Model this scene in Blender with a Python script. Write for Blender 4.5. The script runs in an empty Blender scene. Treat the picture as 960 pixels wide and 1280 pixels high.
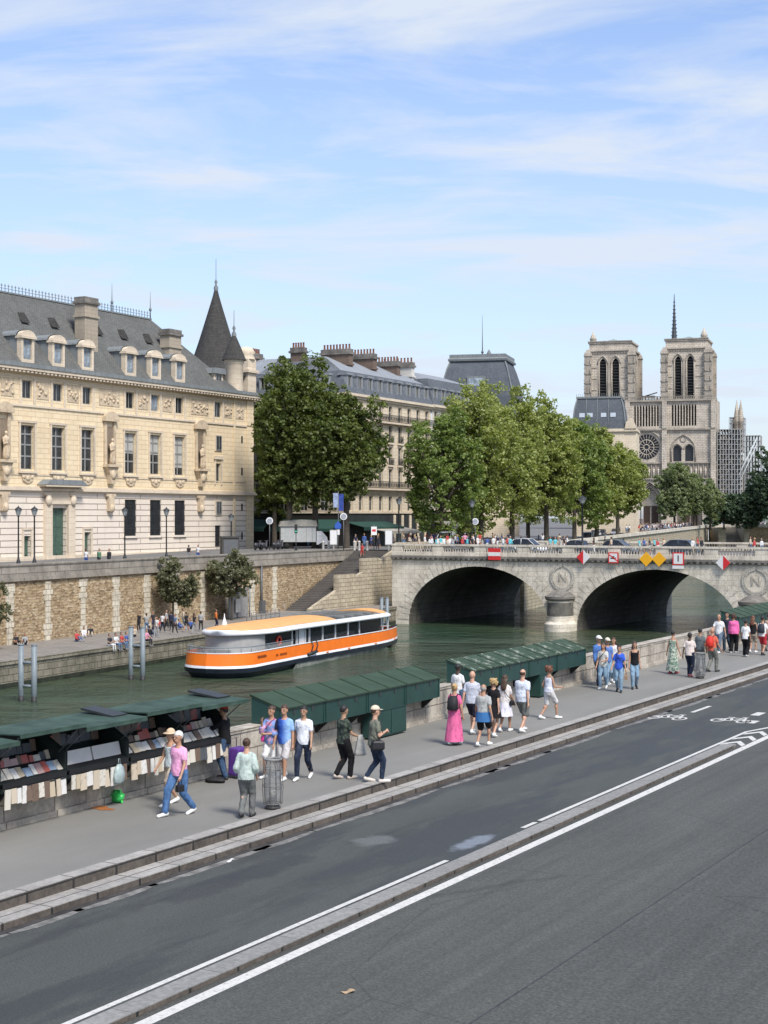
import bpy, math, random
import numpy as np
from mathutils import Vector, Matrix, noise
PI = math.pi
R = math.radians
random.seed(7)
SC = bpy.context.scene
COL = SC.collection
# ------------------------------------------------------------------ camera
F = 1950.0; CX = 480.0; HY = 645.0; EYE = 6.35
cam_d = bpy.data.cameras.new('camera'); cam = bpy.data.objects.new('camera', cam_d); COL.objects.link(cam)
cam.location = (0, 0, EYE); cam.rotation_euler = (PI/2, 0, 0)
cam_d.sensor_fit = 'VERTICAL'; cam_d.sensor_height = 36.0; cam_d.lens = 36.0*F/1280.0
cam_d.shift_y = 5.0/1280.0; cam_d.clip_start = 0.5; cam_d.clip_end = 6000
SC.camera = cam
SC.view_settings.view_transform = 'Standard'; SC.view_settings.look = 'None'
SC.view_settings.exposure = 0; SC.view_settings.gamma = 1
SC.render.resolution_x = 768; SC.render.resolution_y = 1024

def P(px, py, Y):            # point at depth Y
    return Vector(((px-CX)*Y/F, Y, EYE+(HY-py)*Y/F))
def P0(px, Y): return Vector(((px-CX)*Y/F, Y, 0.0))
def G(px, py, z=0.0):        # point of a level surface at height z
    Y = (EYE-z)*F/(py-HY); return Vector(((px-CX)*Y/F, Y, z))

# ------------------------------------------------------------------ tags
def tag(o, label=None, cat=None, group=None, kind=None):
    if label: o['label'] = label
    if cat: o['category'] = cat
    if group: o['group'] = group
    if kind: o['kind'] = kind
    return o
def thing(name, label, cat, loc=(0,0,0), rotz=0.0, group=None):
    o = bpy.data.objects.new(name, None); COL.objects.link(o)
    o.empty_display_size = 0.3
    o.location = loc; o.rotation_euler = (0, 0, rotz)
    return tag(o, label, cat, group)
def dup(root, loc=None, rotz=None, label=None, group=None, scale=None):
    r = root.copy(); COL.objects.link(r)
    if loc is not None: r.location = loc
    if rotz is not None: r.rotation_euler = (0, 0, rotz)
    if label: r['label'] = label
    if group: r['group'] = group
    if scale is not None: r.scale = scale
    for ch in list(root.children):
        c = ch.copy(); COL.objects.link(c); c.parent = r
        for g in list(ch.children):
            d = g.copy(); COL.objects.link(d); d.parent = c
    return r

# ------------------------------------------------------------------ mesh builder
class MB:
    def __init__(s): s.v = []; s.f = []; s.mi = []; s.sm = []; s.M = None
    def add(s, vs, fs, mi=0, smooth=False):
        b = len(s.v)
        if s.M is not None: vs = [tuple(s.M @ Vector(p)) for p in vs]
        s.v.extend([tuple(p) for p in vs]); s.f.extend([tuple(i+b for i in f) for f in fs])
        s.mi.extend([mi]*len(fs)); s.sm.extend([smooth]*len(fs))
        return s
    def box(s, x0, x1, y0, y1, z0, z1, mi=0):
        vs = [(x0,y0,z0),(x1,y0,z0),(x1,y1,z0),(x0,y1,z0),(x0,y0,z1),(x1,y0,z1),(x1,y1,z1),(x0,y1,z1)]
        return s.add(vs, [(0,3,2,1),(4,5,6,7),(0,1,5,4),(1,2,6,5),(2,3,7,6),(3,0,4,7)], mi)
    def obox(s, c, size, M3=None, mi=0):
        hx, hy, hz = size[0]/2, size[1]/2, size[2]/2
        vs = [(-hx,-hy,-hz),(hx,-hy,-hz),(hx,hy,-hz),(-hx,hy,-hz),(-hx,-hy,hz),(hx,-hy,hz),(hx,hy,hz),(-hx,hy,hz)]
        c = Vector(c)
        vs = [c+((M3 @ Vector(p)) if M3 is not None else Vector(p)) for p in vs]
        return s.add(vs, [(0,3,2,1),(4,5,6,7),(0,1,5,4),(1,2,6,5),(2,3,7,6),(3,0,4,7)], mi)
    def prism(s, pts, plane, a, b, mi=0):
        def m(p, h):
            if plane == 'xz': return (p[0], h, p[1])
            if plane == 'yz': return (h, p[0], p[1])
            return (p[0], p[1], h)
        n = len(pts); vs = [m(p, a) for p in pts]+[m(p, b) for p in pts]
        fs = [tuple(range(n)), tuple(range(2*n-1, n-1, -1))]+[(i, i+n, (i+1) % n+n, (i+1) % n) for i in range(n)]
        return s.add(vs, fs, mi)
    def lathe(s, prof, n=16, c=(0,0,0), mi=0, smooth=True):
        vs = []; fs = []
        for r, z in prof:
            for i in range(n):
                a = 2*PI*i/n; vs.append((c[0]+r*math.cos(a), c[1]+r*math.sin(a), c[2]+z))
        for k in range(len(prof)-1):
            for i in range(n):
                j = (i+1) % n; fs.append((k*n+i, k*n+j, (k+1)*n+j, (k+1)*n+i))
        s.add(vs, fs, mi, smooth)
        b = len(prof)-1
        return s.add([vs[i] for i in range(n)]+[vs[b*n+i] for i in range(n)], [tuple(range(n-1,-1,-1)), tuple(range(n, 2*n))], mi)
    def tube(s, pts, rad, n=8, mi=0, smooth=True, caps=True):
        pts = [Vector(p) for p in pts]
        if not hasattr(rad, '__len__'): rad = [rad]*len(pts)
        vs = []; fs = []; prev = None
        for k, p in enumerate(pts):
            d = (pts[min(k+1, len(pts)-1)]-pts[max(k-1, 0)])
            d = d.normalized() if d.length > 1e-9 else Vector((0,0,1))
            if prev is None:
                u = d.orthogonal().normalized()
            else:
                u = (prev-d*prev.dot(d)); u = u.normalized() if u.length > 1e-6 else d.orthogonal().normalized()
            prev = u; w = d.cross(u)
            for i in range(n):
                a = 2*PI*i/n; vs.append(p+(u*math.cos(a)+w*math.sin(a))*rad[k])
        for k in range(len(pts)-1):
            for i in range(n):
                j = (i+1) % n; fs.append((k*n+i, k*n+j, (k+1)*n+j, (k+1)*n+i))
        if caps:
            fs.append(tuple(range(n-1,-1,-1))); b = (len(pts)-1)*n; fs.append(tuple(range(b, b+n)))
        return s.add(vs, fs, mi, smooth)
    def cap(s, p, q, r1, r2, n=10, mi=0):     # tapered capsule
        p = Vector(p); q = Vector(q); d = (q-p).normalized()
        pts = []; rs = []
        for a in (-85, -55, -25): pts.append(p+d*r1*math.sin(R(a))); rs.append(r1*math.cos(R(a)))
        pts.append(p); rs.append(r1); pts.append(q); rs.append(r2)
        for a in (25, 55, 85): pts.append(q+d*r2*math.sin(R(a))); rs.append(r2*math.cos(R(a)))
        return s.tube(pts, rs, n, mi)
    def ell(s, c, r, n=12, m=8, mi=0, keep=None):
        vs = []; fs = []
        for k in range(m+1):
            th = PI*k/m
            for i in range(n):
                a = 2*PI*i/n
                vs.append((c[0]+r[0]*math.sin(th)*math.cos(a), c[1]+r[1]*math.sin(th)*math.sin(a), c[2]+r[2]*math.cos(th)))
        for k in range(m):
            for i in range(n):
                j = (i+1) % n; f = (k*n+i, (k+1)*n+i, (k+1)*n+j, k*n+j)
                if keep is not None:
                    cc = [sum(vs[q][e] for q in f)/4 for e in range(3)]
                    if not keep(*cc): continue
                fs.append(f)
        return s.add(vs, fs, mi, True)
    def loft(s, rings, mi=0, smooth=True, caps=True):
        n = len(rings[0]); vs = [p for r in rings for p in r]; fs = []
        for k in range(len(rings)-1):
            for i in range(n):
                j = (i+1) % n; fs.append((k*n+i, k*n+j, (k+1)*n+j, (k+1)*n+i))
        if caps:
            fs.append(tuple(range(n-1,-1,-1))); b = (len(rings)-1)*n; fs.append(tuple(range(b, b+n)))
        return s.add(vs, fs, mi, smooth)
    def quad(s, a, b, c, d, mi=0): return s.add([a,b,c,d], [(0,1,2,3)], mi)
    def mesh(s, name, mats, uv=True):
        me = bpy.data.meshes.new(name)
        me.from_pydata([tuple(p) for p in s.v], [], s.f); 
        if not isinstance(mats, (list, tuple)): mats = [mats]
        for m in mats: me.materials.append(m)
        me.polygons.foreach_set('material_index', s.mi); me.polygons.foreach_set('use_smooth', s.sm)
        if uv: box_uv(me)
        me.update()
        return me
    def build(s, name, mats, parent=None, loc=None, rotz=0.0, uv=True, bevel=0, kind=None, label=None, cat=None, group=None):
        me = s.mesh(name, mats, uv)
        return link(name, me, parent, loc, rotz, bevel, kind, label, cat, group)
def link(name, me, parent=None, loc=None, rotz=0.0, bevel=0, kind=None, label=None, cat=None, group=None):
    o = bpy.data.objects.new(name, me); COL.objects.link(o)
    if parent is not None: o.parent = parent
    if loc is not None: o.location = loc
    if rotz: o.rotation_euler = (0, 0, rotz)
    if bevel:
        b = o.modifiers.new('bevel', 'BEVEL'); b.width = bevel; b.segments = 2; b.limit_method = 'ANGLE'; b.angle_limit = R(40)
    return tag(o, label, cat, group, kind)
def box_uv(me):
    uvl = me.uv_layers.new(name='UVMap'); vs = me.vertices
    out = [0.0]*(2*len(me.loops))
    for p in me.polygons:
        n = p.normal
        if abs(n.z) > 0.8:
            for li in p.loop_indices:
                c = vs[me.loops[li].vertex_index].co; out[2*li] = c.x; out[2*li+1] = c.y
        else:
            l = math.hypot(n.x, n.y) or 1; tx, ty = -n.y/l, n.x/l
            k = 1.0/max(0.5, math.sqrt(max(1e-6, 1-n.z*n.z)))
            for li in p.loop_indices:
                c = vs[me.loops[li].vertex_index].co; out[2*li] = c.x*tx+c.y*ty; out[2*li+1] = c.z*k
    uvl.data.foreach_set('uv', out)

# wall strip with arched / rectangular openings.  plane y=y0, facing -y
def hcurve(kind, u):
    u = abs(u)
    if kind == 'pointed': return math.sqrt(max(0, 4-(1+u)**2))/math.sqrt(3)
    if kind == 'round': return math.sqrt(max(0, 1-u*u))
    return 0.0
def arch_wall(mb, x0, x1, z0, z1, ops, y0=0.0, depth=0.35, mi=0, seg=10, rmi=None):
    if rmi is None: rmi = mi
    ops = sorted(ops, key=lambda o: o[0]); x = x0
    for o in ops:
        cx, w, zb, zs, zt = o[:5]; kind = o[5] if len(o) > 5 else 'rect'
        a, b = cx-w/2, cx+w/2
        if a > x+1e-6: mb.quad((x,y0,z0),(a,y0,z0),(a,y0,z1),(x,y0,z1), mi)
        if zb > z0+1e-6: mb.quad((a,y0,z0),(b,y0,z0),(b,y0,zb),(a,y0,zb), mi)
        n = 1 if kind == 'rect' else seg
        pts = [(cx+w/2*(-1+2*i/n), zs+(zt-zs)*(hcurve(kind, -1+2*i/n) if kind != 'rect' else 1.0)) for i in range(n+1)]
        if kind == 'round' or kind == 'pointed':
            pts = []
            for i in range(n+1):
                u = -math.cos(PI*i/n); pts.append((cx+w/2*u, zs+(zt-zs)*hcurve(kind, u)))
        for i in range(n):
            p, q = pts[i], pts[i+1]
            if z1 > min(p[1], q[1])+1e-6: mb.quad((p[0],y0,p[1]),(q[0],y0,q[1]),(q[0],y0,z1),(p[0],y0,z1), mi)
            mb.quad((p[0],y0,p[1]),(p[0],y0+depth,p[1]),(q[0],y0+depth,q[1]),(q[0],y0,q[1]), rmi)
        mb.quad((a,y0,zb),(a,y0+depth,zb),(a,y0+depth,pts[0][1]),(a,y0,pts[0][1]), rmi)
        mb.quad((b,y0,zb),(b,y0,pts[-1][1]),(b,y0+depth,pts[-1][1]),(b,y0+depth,zb), rmi)
        mb.quad((a,y0,zb),(b,y0,zb),(b,y0+depth,zb),(a,y0+depth,zb), rmi)
        x = b
    if x1 > x+1e-6: mb.quad((x,y0,z0),(x1,y0,z0),(x1,y0,z1),(x,y0,z1), mi)

# ------------------------------------------------------------------ materials
def c3(c): return (c[0], c[1], c[2], 1.0)
def srgb(r, g, b):
    f = lambda c: (c/255/12.92) if c/255 <= .04045 else ((c/255+.055)/1.055)**2.4
    return (f(r), f(g), f(b))
class NT:
    def __init__(s, name):
        s.m = bpy.data.materials.new(name); s.m.use_nodes = True; s.t = s.m.node_tree
        s.p = s.t.nodes['Principled BSDF']; s.out = s.t.nodes['Material Output']
    def n(s, ty, **kw):
        nd = s.t.nodes.new(ty)
        for k, v in kw.items():
            if k in nd.inputs: 
                nd.inputs[k].default_value = v
            else: setattr(nd, k, v)
        return nd
    def l(s, a, b): s.t.links.new(a, b)
    def noise(s, vec, scale, detail=4, rough=.6):
        nd = s.n('ShaderNodeTexNoise'); nd.inputs['Scale'].default_value = scale
        nd.inputs['Detail'].default_value = detail; nd.inputs['Roughness'].default_value = rough
        if vec is not None: s.l(vec, nd.inputs['Vector'])
        return nd
    def ramp(s, fac, stops):
        nd = s.n('ShaderNodeValToRGB'); el = nd.color_ramp.elements
        while len(el) > 1: el.remove(el[-1])
        el[0].position = stops[0][0]; el[0].color = c3(stops[0][1])
        for p, c in stops[1:]:
            e = el.new(p); e.color = c3(c)
        s.l(fac, nd.inputs[0]); return nd
    def mix(s, fac, a, b, mode='MIX'):
        nd = s.n('ShaderNodeMix', data_type='RGBA', blend_type=mode)
        if isinstance(fac, (int, float)): nd.inputs[0].default_value = fac
        else: s.l(fac, nd.inputs[0])
        for i, v in ((6, a), (7, b)):
            if isinstance(v, (tuple, list)): nd.inputs[i].default_value = c3(v)
            else: s.l(v, nd.inputs[i])
        return nd.outputs[2]
    def math(s, op, a, b=None, clamp=False):
        nd = s.n('ShaderNodeMath', operation=op, use_clamp=clamp)
        for i, v in ((0, a), (1, b)):
            if v is None: continue
            if isinstance(v, (int, float)): nd.inputs[i].default_value = v
            else: s.l(v, nd.inputs[i])
        return nd.outputs[0]
    def bump(s, h, strength=.3, dist=.02):
        nd = s.n('ShaderNodeBump'); nd.inputs['Strength'].default_value = strength; nd.inputs['Distance'].default_value = dist
        s.l(h, nd.inputs['Height']); s.l(nd.outputs[0], s.p.inputs['Normal']); return nd
    def coord(s, which='Object'): return s.n('ShaderNodeTexCoord').outputs[which]
    def mapping(s, vec, scale=(1,1,1), rot=(0,0,0)):
        nd = s.n('ShaderNodeMapping'); nd.inputs['Scale'].default_value = scale; nd.inputs['Rotation'].default_value = rot
        s.l(vec, nd.inputs['Vector']); return nd.outputs[0]
BW = lambda v: (v, v, v)
_mc = {}
def paint(name, col, rough=.5, var=.12, scale=3.0, metal=0.0, spec=.5, bump=0):
    key = (name, tuple(round(c, 4) for c in col), rough, var, scale, metal)
    if key in _mc: return _mc[key]
    t = NT(name); co = t.coord()
    nz = t.noise(co, scale, 5)
    d = tuple(max(0, c*(1-var)) for c in col); b = tuple(min(1, c*(1+var)) for c in col)
    r = t.ramp(nz.outputs[0], [(.35, d), (.65, b)])
    t.l(r.outputs[0], t.p.inputs['Base Color']); t.p.inputs['Roughness'].default_value = rough
    t.p.inputs['Metallic'].default_value = metal; t.p.inputs['Specular IOR Level'].default_value = spec
    if bump: t.bump(t.noise(co, scale*6, 4).outputs[0], bump, .01)
    _mc[key] = t.m; return t.m
def stone(name, c1, c2, mort, bw=.9, bh=.35, msz=.012, dirt=.35, dirtcol=(.10,.09,.08), streak=True, bumpd=.02, dscale=.25, off=.5, joint=1.0, speck=.25):
    t = NT(name); uv = t.coord('UV'); ob = t.coord()
    br = t.n('ShaderNodeTexBrick'); br.offset = off
    br.inputs['Color1'].default_value = c3(c1); br.inputs['Color2'].default_value = c3(c2); br.inputs['Mortar'].default_value = c3(mort)
    br.inputs['Scale'].default_value = 1; br.inputs['Mortar Size'].default_value = msz; br.inputs['Mortar Smooth'].default_value = .2
    br.inputs['Brick Width'].default_value = bw; br.inputs['Row Height'].default_value = bh; br.inputs['Bias'].default_value = 0
    nw = t.noise(uv, 1.7, 3); 
    wv = t.mix(.03, uv, nw.outputs[1])
    t.l(wv, br.inputs['Vector'])
    col = br.outputs[0]
    if joint < 1: col = t.mix(joint, c1, col)
    nz = t.noise(ob, dscale, 6, .65)
    f = t.ramp(nz.outputs[0], [(.42, BW(0)), (.72, BW(1))])
    col = t.mix(t.math('MULTIPLY', f.outputs[0], dirt), col, dirtcol)
    if streak:
        sv = t.mapping(uv, (1.6, .12, 1)); ns = t.noise(sv, 1.0, 5, .7)
        fs = t.ramp(ns.outputs[0], [(.5, BW(0)), (.75, BW(1))])
        col = t.mix(t.math('MULTIPLY', fs.outputs[0], dirt*.9), col, dirtcol)
    ng = t.noise(ob, 9, 6, .7); g = t.ramp(ng.outputs[0], [(.3, BW(1-speck)), (.7, BW(1+speck*.3))])
    col = t.mix(1.0, col, g.outputs[0], 'MULTIPLY')
    t.l(col, t.p.inputs['Base Color']); t.p.inputs['Roughness'].default_value = .9; t.p.inputs['Specular IOR Level'].default_value = .25
    h = t.math('ADD', t.math('MULTIPLY', br.outputs[1], -1.0), t.math('MULTIPLY', ng.outputs[0], .6))
    t.bump(h, .7, bumpd)
    return t.m
def leafmat(name, dark, mid, light):
    t = NT(name); ge = t.n('ShaderNodeNewGeometry'); co = t.coord()
    big = t.noise(co, .32, 3, .6)
    f = t.math('ADD', t.math('MULTIPLY', ge.outputs['Random Per Island'], .45), t.math('MULTIPLY', big.outputs[0], .75))
    r = t.ramp(f, [(.25, dark), (.55, mid), (.85, light)])
    for nd in (t.p,): t.t.nodes.remove(nd)
    d = t.n('ShaderNodeBsdfDiffuse'); tr = t.n('ShaderNodeBsdfTranslucent'); gl = t.n('ShaderNodeBsdfGlossy'); gl.inputs['Roughness'].default_value = .45
    t.l(r.outputs[0], d.inputs[0]); t.l(t.mix(1.0, r.outputs[0], (1.2, 1.3, .5), 'MULTIPLY'), tr.inputs[0]); gl.inputs[0].default_value = (.6,.65,.6,1)
    m = t.n('ShaderNodeMixShader'); m.inputs[0].default_value = .45; t.l(d.outputs[0], m.inputs[1]); t.l(tr.outputs[0], m.inputs[2])
    m2 = t.n('ShaderNodeMixShader'); m2.inputs[0].default_value = .035; t.l(m.outputs[0], m2.inputs[1]); t.l(gl.outputs[0], m2.inputs[2])
    t.l(m2.outputs[0], t.out.inputs[0]); return t.m

M = {}
M['palais_up'] = stone('palace_limestone', (.82,.68,.46), (.77,.62,.41), (.50,.38,.24), 1.3, .52, .018, .22, (.34,.27,.18), dscale=.18, speck=.12)
M['palais_low'] = stone('palace_rusticated_base', (.80,.71,.60), (.76,.67,.565), (.27,.22,.18), 7.5, .62, .045, .20, (.36,.29,.25), dscale=.2, bumpd=.06, speck=.12)
M['palais_trim'] = stone('palace_moulding_stone', (.74,.63,.49), (.68,.575,.44), (.5,.41,.31), 1.6, .6, .01, .3, (.28,.24,.19), speck=.2)
M['carve'] = stone('carved_limestone', (.72,.59,.42), (.65,.52,.37), (.4,.3,.2), 3, 3, .002, .5, (.22,.17,.12), speck=.4, dscale=1.5)
M['bridge'] = stone('bridge_pale_stone', (.86,.79,.665), (.75,.685,.57), (.50,.44,.35), 1.1, .5, .016, .6, (.27,.235,.19), dscale=.45, speck=.35)
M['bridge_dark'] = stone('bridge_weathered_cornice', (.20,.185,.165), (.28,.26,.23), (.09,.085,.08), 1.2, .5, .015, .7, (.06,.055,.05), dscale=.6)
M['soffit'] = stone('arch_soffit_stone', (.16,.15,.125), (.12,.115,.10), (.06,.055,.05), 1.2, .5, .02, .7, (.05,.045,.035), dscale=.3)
M['quay_rubble'] = None
def rubble():
    t = NT('quay_rubble_masonry'); uv = t.coord('UV'); ob = t.coord()
    br = t.n('ShaderNodeTexBrick'); br.offset = .5
    br.inputs['Color1'].default_value = c3((.52,.36,.19)); br.inputs['Color2'].default_value = c3((.34,.24,.13)); br.inputs['Mortar'].default_value = c3((.20,.16,.11))
    br.inputs['Scale'].default_value = 1; br.inputs['Mortar Size'].default_value = .02; br.inputs['Brick Width'].default_value = .48; br.inputs['Row Height'].default_value = .21
    br.inputs['Mortar Smooth'].default_value = .5
    nw = t.noise(uv, 2.2, 3); wv = t.mix(.09, uv, nw.outputs[1]); t.l(wv, br.inputs['Vector'])
    vo = t.n('ShaderNodeTexVoronoi'); vo.inputs['Scale'].default_value = 3.5; t.l(t.mapping(wv, (1,2.2,1)), vo.inputs['Vector'])
    sep = t.n('ShaderNodeSeparateColor'); t.l(vo.outputs['Color'], sep.inputs[0])
    vr = t.ramp(sep.outputs[0], [(0, (.15,.11,.07)), (.3, (.28,.20,.115)), (.6, (.42,.31,.185)), (.88, (.58,.48,.33)), (1, (.25,.15,.09))])
    col = t.mix(.78, br.outputs[0], vr.outputs[0])
    nz = t.noise(ob, .22, 5, .6); f = t.ramp(nz.outputs[0], [(.4, BW(0)), (.7, BW(1))])
    col = t.mix(t.math('MULTIPLY', f.outputs[0], .35), col, (.20,.155,.105))
    n2 = t.noise(ob, 1.3, 5, .7); f2 = t.ramp(n2.outputs[0], [(.5, BW(0)), (.7, BW(1))])
    col = t.mix(t.math('MULTIPLY', f2.outputs[0], .5), col, (.56,.45,.30))
    t.l(col, t.p.inputs['Base Color']); t.p.inputs['Roughness'].default_value = .95; t.p.inputs['Specular IOR Level'].default_value = .2
    t.bump(t.math('ADD', t.math('MULTIPLY', br.outputs[1], -1), vo.outputs[0]), .8, .04)
    return t.m
M['quay_rubble'] = rubble()
M['quoin'] = stone('quay_quoin_stone', (.78,.71,.57), (.66,.59,.46), (.34,.28,.2), .6, .45, .02, .4, (.22,.18,.13), speck=.3, dscale=1)
M['quay_cap'] = stone('quay_parapet_stone', (.38,.345,.29), (.30,.27,.225), (.12,.105,.09), 1.8, .6, .02, .6, (.09,.08,.07), dscale=.8)
M['quay_low'] = stone('lower_quay_stone', (.33,.30,.23), (.26,.235,.18), (.10,.09,.07), 1.1, .45, .025, .7, (.08,.08,.055), dscale=.7, speck=.4)
M['quay_pave'] = stone('lower_quay_paving', (.30,.27,.235), (.25,.225,.195), (.12,.11,.10), 1.0, .6, .02, .4, (.16,.14,.12), streak=False, dscale=.4)
M['abut'] = stone('stair_wall_stone', (.60,.52,.38), (.50,.43,.31), (.20,.16,.11), 1.0, .42, .025, .5, (.18,.15,.11), dscale=.8, speck=.35)
M['near_wall'] = stone('near_parapet_stone', (.58,.53,.45), (.47,.42,.35), (.20,.17,.14), 1.5, .48, .015, .7, (.16,.14,.12), dscale=1.1, speck=.35, bumpd=.03)
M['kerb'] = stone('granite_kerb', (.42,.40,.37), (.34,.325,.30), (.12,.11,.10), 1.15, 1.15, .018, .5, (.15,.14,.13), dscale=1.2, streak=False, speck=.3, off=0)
M['kerb_face'] = stone('granite_kerb_face', (.15,.125,.105), (.11,.095,.08), (.03,.03,.03), 1.15, 1.0, .03, .6, (.05,.045,.04), dscale=1.5, streak=False, speck=.45, off=0)  # darker stone for vertical faces; on the lane divider it paints shade
M['separator'] = stone('granite_lane_divider', (.29,.285,.27), (.25,.245,.235), (.15,.15,.15), 1.0, 2.0, .012, .4, (.2,.2,.19), dscale=1.2, streak=False, speck=.35)
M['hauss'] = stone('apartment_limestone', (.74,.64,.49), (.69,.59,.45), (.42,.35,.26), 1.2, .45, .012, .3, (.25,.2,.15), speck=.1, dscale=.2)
M['hauss_dark'] = stone('shade_tone_and_chimney_stone', (.42,.36,.28), (.38,.33,.26), (.3,.25,.2), 1.2, .45, .012, .3, (.2,.16,.12), speck=.1, dscale=.2)  # apartment stone darkened for the wing's shade; also the palace chimneys' own brown
M['cathedral'] = stone('cathedral_limestone', (.72,.645,.54), (.62,.55,.455), (.36,.31,.25), 1.4, .6, .05, .6, (.24,.21,.18), bumpd=.12, speck=.3, dscale=.3)  # stone colour lightened to stand in for distance haze
M['cathedral_dark'] = stone('weathered_gothic_stone', (.48,.43,.36), (.42,.375,.315), (.2,.17,.13), 1.6, .7, .03, .6, (.11,.10,.085), speck=.2, dscale=.2)
M['white_stone'] = stone('white_render', (.62,.60,.55), (.58,.56,.52), (.5,.48,.45), 2, 1, .01, .2, (.35,.33,.3), speck=.1)
def slate(name, c1, c2, bw=.35, bh=.22, dirt=.4):
    return stone(name, c1, c2, tuple(c*.5 for c in c1), bw, bh, .015, dirt, tuple(c*.55 for c in c1), speck=.15, dscale=.35, bumpd=.01)
M['slate'] = slate('palace_slate', (.125,.127,.120), (.16,.16,.15), dirt=.5)
M['slate_d'] = slate('turret_slate', (.055,.052,.05), (.08,.077,.072))
M['slate_b'] = slate('blue_grey_slate', (.11,.125,.145), (.145,.16,.18))
M['zinc'] = stone('zinc_roof', (.28,.30,.325), (.25,.27,.295), (.16,.17,.18), .6, 6, .03, .3, (.16,.17,.18), speck=.1, dscale=.4)
M['lead'] = stone('lead_sheet', (.20,.22,.225), (.23,.25,.255), (.12,.13,.13), 1.0, 5, .03, .3, (.12,.13,.13), speck=.1)
M['brick'] = stone('chimney_brick', (.22,.15,.115), (.17,.12,.095), (.18,.15,.12), .4, .15, .02, .4, (.1,.08,.07))
M['pot'] = paint('terracotta', (.22,.095,.06), .9, .3)
M['glass'] = None
def glassm(name, col, rough=.06):
    t = NT(name); co = t.coord(); nz = t.noise(co, .9, 2)
    r = t.ramp(nz.outputs[0], [(.35, tuple(c*.6 for c in col)), (.65, tuple(min(1, c*1.7) for c in col))]); t.l(r.outputs[0], t.p.inputs['Base Color'])
    t.p.inputs['Roughness'].default_value = rough; t.p.inputs['IOR'].default_value = 1.5; return t.m
M['glass'] = glassm('window_glass', (.022,.024,.027))
M['glass_b'] = glassm('bright_window_glass', (.20,.24,.28), .15)
M['void'] = paint('dark_interior', (.012,.011,.010), .9)
M['wframe'] = paint('grey_window_frame', (.24,.24,.23), .6)
M['wframe_d'] = paint('dark_iron_bars', (.035,.037,.04), .5)
M['blind'] = paint('pale_blind', (.40,.39,.36), .8, .05)
M['iron'] = paint('black_cast_iron', (.022,.024,.025), .5)
M['door_g'] = paint('green_door_paint', (.055,.10,.075), .5, .2)
M['shutter'] = paint('grey_shutter', (.35,.34,.31), .7, .08)

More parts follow.
